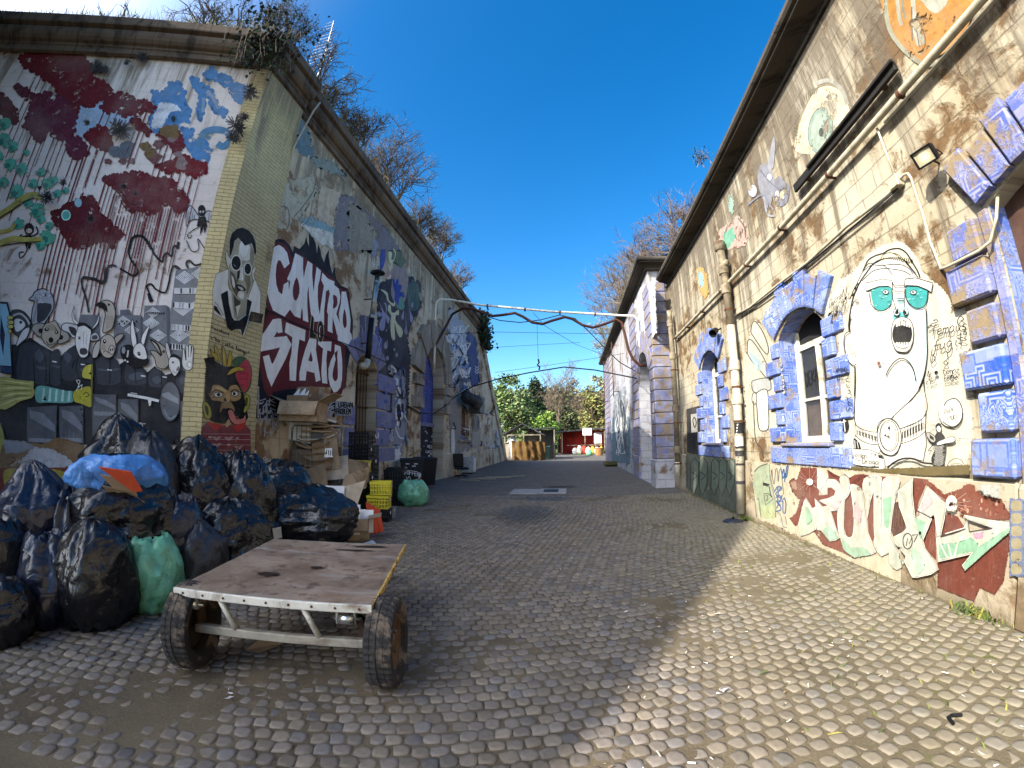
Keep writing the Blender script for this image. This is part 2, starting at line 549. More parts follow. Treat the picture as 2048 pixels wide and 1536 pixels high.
def quoin_stack(mb, X, out, ya, sgn, z0, z1, n, wide, narrow, jut, start=0, gap=.03, wz=None):
    h = (z1 - z0) / n
    for i in range(n):
        w = wide if (i + start) % 2 == 0 else narrow
        a, b = sorted((ya, ya + sgn * w))
        xa, xb = sorted((X - out * .01, X + out * (jut * (1.15 if (i + start) % 2 == 0 else .75))))
        mb.box((xa, a, z0 + i * h + gap / 2), (xb, b, z0 + (i + 1) * h - gap / 2), bev=.015)

def window(prefix, W, mat, blind):
    y0, y1, z0, zs, zc = W
    fr = bpy.data.objects.new("window", None); COL.objects.link(fr); fr.parent = RB
    m = MB()                                                   # frame: jambs, head, sill rail, mullion, transom
    X = XR + .30
    t = .075
    loop = arch_loop(y0, y1, z0, zs, zc)
    m.box((X, y1 - t * 1.5, z0), (X + .06, y1, zs + .1)); m.box((X, y0, z0), (X + .06, y0 + t, zs + .1))
    m.box((X - .01, y0 + t, z0), (X + .07, y1 - t * 1.5, z0 + .09))
    m.box((X + .005, y0 + t, zs - .22), (X + .065, y1 - t * 1.5, zs - .13))
    m.box((X - .006, (y0 + y1) / 2 - .04, z0 + .09), (X + .055, (y0 + y1) / 2 + .04, zs - .22))
    m.box((X + .008, y0 + t, z0 + .66), (X + .05, (y0 + y1) / 2 - .04, z0 + .70))
    m.box((X + .008, (y0 + y1) / 2 + .04, z0 + .66), (X + .05, y1 - t * 1.5, z0 + .70))
    m.build("frame", M_white_frame, fr)
    m = MB(); m.quad((X + .03, y0, z0), (X + .03, y1, z0), (X + .03, y1, zs - .15), (X + .03, y0, zs - .15)); m.build("pane", M_glass, fr)
    m = MB(); m.quad((X + .045, y0, zs - .16), (X + .045, y1, zs - .16), (X + .045, y1, zc + .05), (X + .045, y0, zc + .05)); m.build("dark_void_sheet", M_dark, fr)  # black sheet paints the unlit void above the frame
    m = MB(); m.quad((X + .09, y0 + t, z0 + .05), (X + .09, y1 - t, z0 + .05), (X + .09, y1 - t, z0 + .66), (X + .09, y0 + t, z0 + .66)); m.build("blind", blind, fr)
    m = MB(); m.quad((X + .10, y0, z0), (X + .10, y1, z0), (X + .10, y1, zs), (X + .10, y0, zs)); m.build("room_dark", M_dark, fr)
    m = MB(); m.box((XR - .11, y0 - .02, z0 - .055), (XR + .3, y1 + .02, z0 - .003), bev=.015); m.build("sill", M_bluepale, fr)
    m = MB()
    m.box((XR - .07, y0 - .45, z0 - .34), (XR - .002, y1 + .48, z0 - .06), bev=.02)
    quoin_stack(m, XR, -1, y1, 1, z0 + .0, zs - .02, 6, .46, .26, .062)
    quoin_stack(m, XR, -1, y0, -1, z0 + .0, zs - .02, 6, .26, .50, .062)
    voussoirs(m, XR, -1, y0 - .1, y1 + .1, zs + .03, zc + .03, .46, 7, .065, 5)
    m.build("surround", mat, fr)
    m = MB()                                                   # painted reveal
    n = len(loop)
    for i in range(n):
        (a, b), (c, d) = loop[i], loop[(i + 1) % n]
        k = .997
        if i == 0: continue
        cy, cz = (y0 + y1) / 2, (z0 + zs) / 2
        s = lambda p, q: (cy + (p - cy) * k, cz + (q - cz) * .998)
        (a, b), (c, d) = s(a, b), s(c, d)
        m.quad((XR + .002, a, b), (XR + .002, c, d), (XR + .30, c, d), (XR + .30, a, b))
    m.build("reveal", mat, fr)
    return fr
M_blind = plain("brown_blind", '#6b5a4c', .8, .3)
w1o = window("a", W1, M_blue, M_blind)
w2o = window("b", W2, M_blue, plain("blue_painted_boarding", '#7f8fd0', .8, .4))
# door with its rusticated surround
y0, y1, z0, zs, zc = DR
dro = bpy.data.objects.new("door", None); COL.objects.link(dro); dro.parent = RB
m = MB(); m.box((XR + .26, y0, z0), (XR + .34, y1 - .34, zs + .5)); m.box((XR + .20, y1 - .40, z0), (XR + .30, y1, zs + .2)); m.build("door_leaf", M_brownwood, dro)
m = MB()
for i in range(34):
    z = 1.95 + i * .035
    m.box((XR + .235, y0 + .1, z), (XR + .262, y1 - .46, z + .022))
m.build("louvre", plain("grey_louvre_metal", '#7b8076', .5, .2), dro)
m = MB()
bb = [(1.18, 1.50, .44), (1.55, 1.88, .32), (1.92, 2.25, .45), (2.30, 2.59, .31), (2.67, 3.00, .44), (3.04, 3.34, .32)]
for i, (a, b, w) in enumerate(bb[:3]):
    m.box((XR - .11, y1 + .11, a), (XR - .002, y1 + .11 + w, b), bev=.02)
m.build("surround", M_blue, dro)
m = MB()
for i, (a, b, w) in enumerate(bb[3:]):
    m.box((XR - .11, y1 + .11, a), (XR - .002, y1 + .11 + w, b), bev=.02)
m.box((XR - .045, y1, .3), (XR - .004, y1 + .11, 3.38), bev=.02)
m.build("quoin", M_browstone, dro)
m = MB(); voussoirs(m, XR, -1, y0 - .05, y1 + .05, zs + .02, zc + .02, .42, 9, .10, 3); m.build("arch", M_browstone, dro)
m = MB(); m.box((XR + .15, y1 - .01, 1.2), (XR + .152, y1 - .008, 1.3))
m.quad((XR + .003, y1 - .004, z0), (XR + .2, y1 - .004, z0), (XR + .2, y1 - .004, zs), (XR + .003, y1 - .004, zs)); m.build("reveal", M_blue, dro)
m = MB(); m.box((XR - .06, y0 - .6, -.02), (XR + .36, y1, .14), bev=.03)
m.box((XP - .03, 2.44, -.03), (XR - .003, 2.655, 1.14), bev=.04); m.build("threshold", M_plinth, dro)

# the projecting wing beyond the drainpipe
m = MB()
WD = (15.35, 17.9, 0.0, 4.1, 5.05)
holed(m, XW, [(14.5, 0), (34.4, 0), (34.4, 7.9), (14.5, 7.9)], [arch_loop(*WD)], .8)
m.quad((XW, 14.5, 0), (XR, 14.5, 0), (XR, 14.5, 7.9), (XW, 14.5, 7.9))
m.quad((XW, 34.4, 0), (13, 34.4, 0), (13, 34.4, 7.9), (XW, 34.4, 7.9))
m.quad((XW, 14.5, 7.95), (13, 14.5, 7.95), (13, 34.4, 7.95), (XW, 34.4, 7.95))
m.quad((XR, 14.5, 6.9), (13, 14.5, 6.9), (13, 14.5, 7.95), (XR, 14.5, 7.95))
m.build("wing_wall", M_wing, RB)
m = MB(); m.quad((XW + .8, 15.2, 0), (XW + .8, 18.1, 0), (XW + .8, 18.1, 5.2), (XW + .8, 15.2, 5.2)); m.build("wing_door", plain("white_grey_graffiti_door", '#8d8a84', .8, .75, 1.6, dirt='#22201f'), RB)
m = MB()
for i in range(17):                                            # rusticated corner: bands with joints
    z = .98 + i * .395
    if z > 7.3: break
    m.box((XW - .05, 14.44, z), (XR - .003, 15.3 if z < 4.2 else 15.6, z + .375), bev=.02)
m.build("rusticated_pier", M_bluepale, RB)
m = MB(); m.box((XW - .1, 14.38, -.05), (XR - .003, 15.33, .96), bev=.04); m.build("pier_base", M_wing, RB)
for (a, b) in ((17.95, 19.6), (30.3, 34.5)):
    m = MB()
    for i in range(17):
        z = .98 + i * .395
        m.box((XW - .05, a, z), (XW + .03 if a < 20 else XW + .6, b, z + .375), bev=.02)
    m.box((XW - .08, a - .03, -.05), (XW + .03 if a < 20 else XW + .6, b + .05, .96), bev=.04)
    m.build("wing_pilaster", M_bluepale, RB)
m = MB(); voussoirs(m, XW, -1, 15.3, 17.95, 4.15, 5.1, .7, 11, .07, 8); m.build("wing_arch", M_bluepale, RB)
m = MB()
pw = [(o, z + .82) for o, z in prof]
sweep(m, [(XR + 1.0, 14.42), (XW - .03, 14.42)] + [tuple(p) for p in subdiv_path((XW - .03, 15, 0), (XW - .03, 34.5, 0), 12)] + [(9, 34.5)], pw, -1.0)
m.build("wing_cornice", M_cornr, RB)
m = MB()
for i in range(9):
    z = 4.4 + i * .36
    m.tube([(XW - .35, 31.0, z), (XW - .35, 24.8, z)], .018, 5)
m.tube([(XW - .35, 31.0, 4.2), (XW - .35, 31.0, 7.5)], .03, 5); m.tube([(XW - .35, 24.8, 4.2), (XW - .35, 24.8, 7.5)], .03, 5)
for z in (4.5, 7.3):
    m.tube([(XW - .35, 31.0, z), (XW, 31.0, z)], .02, 5); m.tube([(XW - .35, 24.8, z), (XW, 24.8, z)], .02, 5)
m.build("wall_rack", M_rust, RB)

# ------------------------------------------------------------------ left-hand fort
LB = thing("fort", "tall old fort painted with red clouds, animal police and the slogan CONTRO LO STATO", "building")
LD = (10.15, 11.45, 0.0, 3.70, 4.10)
LA = (15.35, 18.3, 0.0, 4.25, 5.62)
LW = (21.1, 23.3, 1.75, 3.45, 3.55)
m = MB()
holed(m, XL, [(6.12, 0), (37.4, 0), (26.3, 8.9), (6.12, 8.9)], [arch_loop(*LD), arch_loop(*LA), arch_loop(*LW)], -.65)
m.quad((XL, 37.4, 0), (-16, 37.4, 0), (-16, 26.3, 8.9), (XL, 26.3, 8.9))
m.build("wall", M_lwall, LB)
m = MB()
for i in range(26):                                            # buttress edge courses along the sloping end
    f0, f1 = i / 26, (i + 1) / 26
    a = Vector((XL, 37.4 - 11.1 * f0, 8.9 * f0)); b = Vector((XL, 37.4 - 11.1 * f1, 8.9 * f1))
    m.add([a + Vector((.12, -.9, 0)), b + Vector((.12, -.9, 0)), b + Vector((.12, .12, .0)), a + Vector((.12, .12, .0)),
           a + Vector((-.3, -.9, 0)), b + Vector((-.3, -.9, 0)), b + Vector((-.3, .12, 0)), a + Vector((-.3, .12, 0))],
          [(0, 1, 2, 3), (0, 1, 5, 4), (3, 2, 6, 7), (1, 2, 6, 5), (0, 3, 7, 4)])
m.build("end_buttress", M_lwall, LB)
m = MB(); m.box((XL - .1, 18.6, -.03), (XL + .07, 36.9, 1.1), bev=.03); m.box((XL - .1, 11.6, -.03), (XL + .07, 15.2, 1.05), bev=.03); m.build("plinth", M_lwall, LB)
# slanted front
fA = C0 - FN * .05; fB = fA + FD * 9.5
m = MB(); m.quad(fA, fB, fB + Vector((0, 0, 8.9)), fA + Vector((0, 0, 8.9)))
m.quad(fB, fB + Vector((-4, 6, 0)), fB + Vector((-4, 6, 8.9)), fB + Vector((0, 0, 8.9))); m.build("front_wall", M_front, LB)
m = MB()
e = C0 + FD * .32
pp = [e - FN * .052, e, C0, Vector((-5.45, 6.12, 0)), Vector((XL - .02, 6.12, 0))]
for a, b in zip(pp[:-1], pp[1:]):
    m.quad(a, b, b + Vector((0, 0, 8.9)), a + Vector((0, 0, 8.9)))
m.build("pier", M_pier, LB)
lp = [(0.0, 8.72), (.07, 8.74), (.07, 8.86), (.10, 8.88), (.10, 8.93), (.17, 8.95), (.23, 9.0), (.265, 9.07), (.27, 9.14), (.25, 9.2), (.21, 9.23), (.33, 9.25), (.34, 9.28), (.34, 9.46), (.31, 9.49), (-.4, 9.52), (-.4, 8.8)]
m = MB()
fp = [(0.0, 8.62)] + [(o * 1.05, z) for o, z in lp[1:]]
sweep(m, [tuple(p) for p in subdiv_path(C0 + FD * 9.4, C0, 14)] + [(-5.45, 6.12)], lp)
sweep(m, [tuple(p) for p in subdiv_path((XL, 6.125, 0), (XL, 26.3, 0), 16)], lp)
m.build("cornice", M_corn, LB)
# arches on the long wall
la = bpy.data.objects.new("arched_doorway", None); COL.objects.link(la); la.parent = LB
m = MB()
voussoirs(m, XL, 1, 15.25, 18.4, 4.25, 5.65, .95, 11, .16, 2)
quoin_stack(m, XL, 1, 18.4, 1, 2.9, 4.2, 3, .8, .55, .14); quoin_stack(m, XL, 1, 15.25, -1, 2.9, 4.2, 3, .85, .6, .16)
m.build("arch_stones", M_stone, la)
def shutter_mat():
    t = NT("blue_roller_shutter")
    p = t.pos()
    sp = t.n('SeparateXYZ', None, i0=p)
    sl = t.math('SINE', t.math('MULTIPLY', sp.outputs[2], 62.0))
    n1 = t.noise(t.pos(1, 2, .6), 2.0, 6, .65)
    c = t.mix(t.ramp(n1, .38, .62), (.03, .045, .22), (.10, .13, .42))
    c = t.mix(t.math('MULTIPLY', t.ramp(sl, -.2, -.9), .5), c, (.02, .02, .06))
    c = t.mix(t.ramp(t.noise(t.pos(1, 8, 1.4), 4, 6, .7), .6, .74), c, (.30, .31, .44))
    t.bump(sl, .6, .015)
    return t.out(c, .6, .3)
M_shut = shutter_mat()
m = MB(); m.quad((XL - .5, 15.3, 2.45), (XL - .5, 18.32, 2.45), (XL - .5, 18.32, 5.7), (XL - .5, 15.3, 5.7)); m.build("shutter", M_shut, la)
m = MB(); m.box((XL - .56, 15.3, 2.3), (XL - .42, 18.3, 2.45)); m.build("lintel", M_bluedim, la)
m = MB(); m.box((XL - .62, 15.3, 0), (XL - .5, 18.3, 2.3)); m.build("door_leaf", M_shut, la)
ld = bpy.data.objects.new("side_doorway", None); COL.objects.link(ld); ld.parent = LB
m = MB(); m.quad((XL - .64, 10.1, 0), (XL - .64, 11.5, 0), (XL - .64, 11.5, 4.2), (XL - .64, 10.1, 4.2)); m.build("door_leaf", M_dark, ld)  # dark sheet paints the shade deep in the doorway, no leaf modelled
m = MB()
for i in range(7):
    m.tube([(XL - .3, 10.22 + i * .19, 0), (XL - .3, 10.22 + i * .19, 3.8)], .014, 5)
for z in (.4, 1.5, 2.6, 3.6): m.box((XL - .325, 10.16, z), (XL - .275, 11.44, z + .05))
m.build("grille", M_rust, ld)
m = MB(); quoin_stack(m, XL, 1, 11.45, 1, 0.9, 3.7, 5, 1.35, .95, .05, gap=.05); m.build("quoins", M_bluedim, ld); m = MB(); quoin_stack(m, XL, 1, 10.15, -1, .9, 2.58, 3, .62, .5, .03, gap=.06)
voussoirs(m, XL, 1, 10.1, 11.5, 3.72, 4.12, .55, 7, .04, 4); m.build("surround", M_bluedim, ld)
lw = bpy.data.objects.new("boarded_window", None); COL.objects.link(lw); lw.parent = LB
m = MB()
for i in range(11): m.box((XL - .25, 21.1 + i * .2, 1.75), (XL - .22 + .006 * (i % 3), 21.285 + i * .2, 3.6))
m.build("boards", plain("old_brown_boards", '#5d4436', .85, .5, 3), lw)
m = MB(); m.box((XL - .02, 20.9, 1.62), (XL + .14, 23.5, 1.75), bev=.02); m.build("sill", M_stone, lw)
# ------------------------------------------------------------------ ground, cobbles, bank, added shadow-throwing block behind the camera
def damp(t, p, n):
    """wet patches that have run out round the drain"""
    out = None
    for (x, y, sx, sy) in ((-.7, 12.2, 1.3, .8), (-.3, 15.4, 1.0, .6), (-1.0, 9.6, 1.0, 1.9), (-2.2, 4.6, .5, .25)):
        d = t.n('VectorMath', {'operation': 'SUBTRACT'}, i0=p, i1=(x, y, 0)).outputs[0]
        d = t.n('VectorMath', {'operation': 'MULTIPLY'}, i0=d, i1=(1 / sx, 1 / sy, 0)).outputs[0]
        L = t.n('VectorMath', {'operation': 'LENGTH'}, i0=d).outputs['Value']
        k = t.ramp(t.math('ADD', L, t.math('MULTIPLY', n, 1.3)), 1.45, 1.05)
        out = k.outputs[0] if out is None else t.math('MAXIMUM', out, k).outputs[0]
    return out
def cobble_mat():
    t = NT("cobblestone")
    a = t.n('Attribute', {'attribute_name': 'Col'})
    p = t.pos()
    n1 = t.noise(p, 34, 6, .65); n2 = t.noise(p, 1.1, 6, .62, .5); n3 = t.noise(p, 6, 5, .6)
    c = t.mix(t.math('MULTIPLY', t.ramp(n1, .35, .7), .5), a.outputs['Color'], t.mix(1.0, a.outputs['Color'], (.55, .5, .45), 'MULTIPLY'))
    dirt = t.ramp(t.math('ADD', t.math('MULTIPLY', n2, .7), t.math('MULTIPLY', n3, .3)), .48, .64)
    c = t.mix(t.math('MULTIPLY', dirt, .55), c, (.15, .118, .082))
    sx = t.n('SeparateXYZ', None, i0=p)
    c = t.mix(t.math('MULTIPLY', t.ramp(t.math('ADD', sx.outputs[0], t.math('MULTIPLY', n2, 1.5)), 1.2, 3.2), .45), c, (.20, .175, .11))  # right side: dust tint that also paints in the warm sunlit tone
    wet = damp(t, p, n3)
    c = t.mix(t.math('MULTIPLY', wet, .7), c, (.028, .023, .02))
    t.bump(n1, .35, .006)
    return t.out(c, t.math('SUBTRACT', t.n('MapRange', None, i0=n1, i3=.7, i4=.95).outputs[0], t.math('MULTIPLY', wet, .35)), .22)
def dirt_mat():
    t = NT("dirt_and_gravel")
    p = t.pos()
    n1 = t.noise(p, 60, 6, .7); n2 = t.noise(p, 1.3, 6, .6); n3 = t.noise(p, .15, 3, .5)
    c = t.mix(t.ramp(n2, .35, .65), (.070, .055, .040), (.135, .108, .072))
    c = t.mix(t.ramp(n1, .52, .72), c, (.17, .135, .09))
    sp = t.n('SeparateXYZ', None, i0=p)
    c = t.mix(t.math('MULTIPLY', t.ramp(sp.outputs[0], .4, 2.6), .55), c, t.mix(n1, (.10, .085, .05), (.19, .16, .10)))  # sandier joints on the right, with the sunlit tone painted in
    far = t.ramp(sp.outputs[1], 12.4, 12.9)
    vo = t.n('TexVoronoi', {'feature': 'DISTANCE_TO_EDGE'}, Vector=p, Scale=11.0, Randomness=.55)
    fc = t.mix(t.ramp(vo.outputs[0], .0, .09), (.075, .062, .052), t.mix(t.ramp(n2, .35, .65), (.125, .115, .108), (.165, .15, .135)))
    c = t.mix(far, c, fc)
    gr = t.ramp(t.math('ADD', t.n('VectorMath', {'operation': 'LENGTH'}, i0=p).outputs['Value'], t.math('MULTIPLY', n3, 20)), 62, 66)
    c = t.mix(gr, c, t.mix(n2, (.05, .075, .02), (.11, .12, .05)))
    mo = t.ramp(t.noise(p, 3.1, 6, .7), .58, .68)
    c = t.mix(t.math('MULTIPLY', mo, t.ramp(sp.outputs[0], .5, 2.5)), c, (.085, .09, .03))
    c = t.mix(t.math('MULTIPLY', damp(t, p, t.noise(p, 6, 5, .6)), .7), c, (.025, .02, .017))
    t.bump(t.math('ADD', n1, t.math('MULTIPLY', t.ramp(vo.outputs[0], .0, .08), far)), .7, .012)
    return t.out(c, .95, .1)
def gz(x, y):
    v = mnoise.fractal(Vector((x * .55, y * .55, 3.0)), 1.0, 2.0, 3) - .1
    w = mnoise.fractal(Vector((x * 2.3, y * 2.3, 9.0)), 1.0, 2.0, 3)
    z = -.0115 + .003 * w + max(0, v + .3 * w - .16) * .03 + (.0015 if x > .8 else 0)
    # tyre-track dirt running under the cart
    d = abs((x + 2.2) * .64 - (y - 1.9) * .77 + .35 * w)
    z += .0075 * math.exp(-(d / .45) ** 2) * (1 if y < 3.4 else 0)
    z += .006 * math.exp(-((x - 1.35 - .2 * w) / .5) ** 2 - ((y - 1.35) / .7) ** 2)
    return min(z, -.0005)
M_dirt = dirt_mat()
xs = [-600, -300, -120, -60, -30, -15, -10, -7] + list(np.arange(-6.2, 4.4, .16)) + [5, 8, 15, 30, 60, 120, 300, 600]
ys = [-600, -200, -60, -25, -10, -4, -1, .2] + list(np.arange(.6, 12.5, .16)) + list(np.arange(12.6, 24, .5)) + [26, 30, 36, 44, 60, 90, 140, 220, 400, 900]
vs = [(x, y, gz(x, y) if (-6.5 < x < 4.4 and .4 < y < 18) else -.012) for y in ys for x in xs]
nx = len(xs)
fs = [(j * nx + i, j * nx + i + 1, (j + 1) * nx + i + 1, (j + 1) * nx + i) for j in range(len(ys) - 1) for i in range(nx - 1)]
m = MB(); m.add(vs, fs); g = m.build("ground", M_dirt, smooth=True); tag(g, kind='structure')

rnd = random.Random(11)
m = MB()
S = .110
for j in range(-110, 250):
    for i in range(-120, 120):
        u, v = i * S + (.5 * S if j % 2 else 0), j * S * .93
        wx = mnoise.noise(Vector((u * .33, v * .33, 1.7))) * .32; wy = mnoise.noise(Vector((u * .33, v * .33, 7.7))) * .32
        th = .32
        x = u * math.cos(th) - v * math.sin(th) + wx; y = u * math.sin(th) + v * math.cos(th) + wy
        if y > 12.8 or y < 1: continue
        x += .9
        if not (-5.4 < x < XP - .04 and 1.0 < y < 12.8): continue
        if y > 7 and x < -4.9: continue
        if x < -3.4 - .2 * y and y < 3: pass
        x += rnd.uniform(-.009, .009); y += rnd.uniform(-.009, .009)
        near = y < 5.5
        n = 9 if near else 7
        hw, hl = S * .525 * rnd.uniform(.84, 1.0), S * .495 * rnd.uniform(.84, 1.0)
        a0 = th + mnoise.noise(Vector((x * .4, y * .4, 5))) * .5 + rnd.uniform(-.12, .12)
        zt = rnd.uniform(-.007, .002); tx, ty = rnd.uniform(-.07, .07), rnd.uniform(-.07, .07)
        ca, sa = math.cos(a0), math.sin(a0)
        ring = []
        for k in range(n):
            w = 2 * math.pi * (k + .5) / n + .1
            c, s_ = math.cos(w), math.sin(w)
            e = 6.0
            r = 1 / ((abs(c) ** e + abs(s_) ** e) ** (1 / e)) * rnd.uniform(.86, 1.05)
            ring.append((c * r * hw, s_ * r * hl))
        lv = ((1.0, -.03), (.97, -.008), (.90, -.001), (.5, rnd.uniform(-.002, .002))) if near else ((1.0, -.03), (.95, -.005), (.78, .0))
        vv = []
        for sc, dz in lv:
            for (a, b) in ring:
                a_, b_ = a * sc, b * sc
                vv.append((x + a_ * ca - b_ * sa, y + a_ * sa + b_ * ca, zt + dz + a_ * tx + b_ * ty))
        ff = []
        for q in range(len(lv) - 1):
            for k in range(n):
                k2 = (k + 1) % n
                ff.append((q * n + k, q * n + k2, (q + 1) * n + k2, (q + 1) * n + k))
        ff.append(tuple((len(lv) - 1) * n + k for k in range(n)))
        t_ = rnd.random(); b_ = rnd.uniform(.68, 1.12)
        base = (.172, .150, .132) if t_ < .55 else (.185, .158, .128) if t_ < .85 else (.145, .135, .132)
        m.add(vv, ff, tuple(c * b_ for c in base))
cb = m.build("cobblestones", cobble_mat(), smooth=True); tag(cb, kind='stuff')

# earth bank on top of the fort and behind it
def bank_mat(name, a, b):
    t = NT(name)
    p = t.pos()
    c = t.mix(t.ramp(t.noise(p, 1.5, 6, .7), .35, .65), a, b)
    t.bump(t.noise(p, 9, 6, .7), 1.0, .08)
    return t.out(c, .95, .1)
M_bank = bank_mat("earth_and_moss", (.045, .05, .018), (.13, .11, .055))
m = MB()
f0 = C0 + FD * 9.5
q = [Vector((XL, 26.3, 9.5)), Vector((XL, 6, 9.5)), Vector((-5.5, 4.9, 9.5)), f0 + Vector((0, 0, 9.5))]
nb = [Vector((-1.6, -.2, .45)), Vector((-1.6, .1, .45)), Vector((-1.3, 1.2, .45)), Vector((-1.0, 1.6, .45))]
for i in range(3):
    a, b = q[i], q[i + 1]
    for s in range(12):
        p0 = a.lerp(b, s / 12); p1 = a.lerp(b, (s + 1) / 12)
        o0 = nb[i].lerp(nb[i + 1], s / 12); o1 = nb[i].lerp(nb[i + 1], (s + 1) / 12)
        m.quad(p0, p1, p1 + o1, p0 + o0)
        m.quad(p0 + o0, p1 + o1, p1 + o1 * 6 - Vector((0, 0, 1.2)), p0 + o0 * 6 - Vector((0, 0, 1.2)))
bk = m.build("earth_bank", M_bank); tag(bk, kind='structure')
m = MB()
m.quad((XW + .1, 14.6, 8.15), (XW + .1, 34.3, 8.15), (XW + 1.6, 34.3, 8.75), (XW + 1.6, 14.6, 8.75))
m.quad((XW + 1.6, 34.3, 8.75), (XW + 1.6, 14.6, 8.75), (13, 14.6, 9.3), (13, 34.3, 9.3))
m.quad((XR + .2, -9, 7.38), (XR + .2, 14.4, 7.38), (XR + 2, 14.4, 7.7), (XR + 2, -9, 7.7))
m.quad((XR + 2, -9, 7.7), (XR + 2, 14.4, 7.7), (13, 14.4, 7.9), (13, -9, 7.9))
bk = m.build("roof_earth", M_bank); tag(bk, kind='structure')

# unseen block added behind the camera to throw the shadow over the yard
e0, ed = Vector((-7.5, -.9, 9.75)), Vector((1, 1.74, 0)).normalized()
k = 3.0
off = Vector((-1, -.82, .875)) * k
p1 = e0 + off + ed * 4.6; p0 = e0 + off - ed * 30
back = Vector((-1, 0, 0)) * 9
m = MB()
z = Vector((0, 0, p1.z))
b = [Vector((p.x, p.y, 0)) for p in (p0, p1, p1 + back, p0 + back)]
for i in range(4):
    a_, c_ = b[i], b[(i + 1) % 4]
    m.quad(a_, c_, c_ + z, a_ + z)
m.quad(*[v + z for v in b])
blk = m.build("shadow_block", M_lwall)
tag(blk, "tall plain block added out of view behind the camera to cast the yard shadow", "building")
# ------------------------------------------------------------------ wall painting: flat coats of paint laid on the walls
def cat(pts, n=5, closed=True):
    """smooth curve through points"""
    m = len(pts)
    out = []
    rng = range(m) if closed else range(m - 1)
    for i in rng:
        if closed:
            p0, p1, p2, p3 = pts[i - 1], pts[i], pts[(i + 1) % m], pts[(i + 2) % m]
        else:
            p0, p1, p2, p3 = pts[max(i - 1, 0)], pts[i], pts[i + 1], pts[min(i + 2, m - 1)]
        for k in range(n):
            t = k / n
            t2, t3 = t * t, t * t * t
            out.append(tuple(.5 * (2 * p1[j] + (p2[j] - p0[j]) * t + (2 * p0[j] - 5 * p1[j] + 4 * p2[j] - p3[j]) * t2 + (3 * p1[j] - p0[j] - 3 * p2[j] + p3[j]) * t3) for j in (0, 1)))
    if not closed: out.append(pts[-1])
    return out

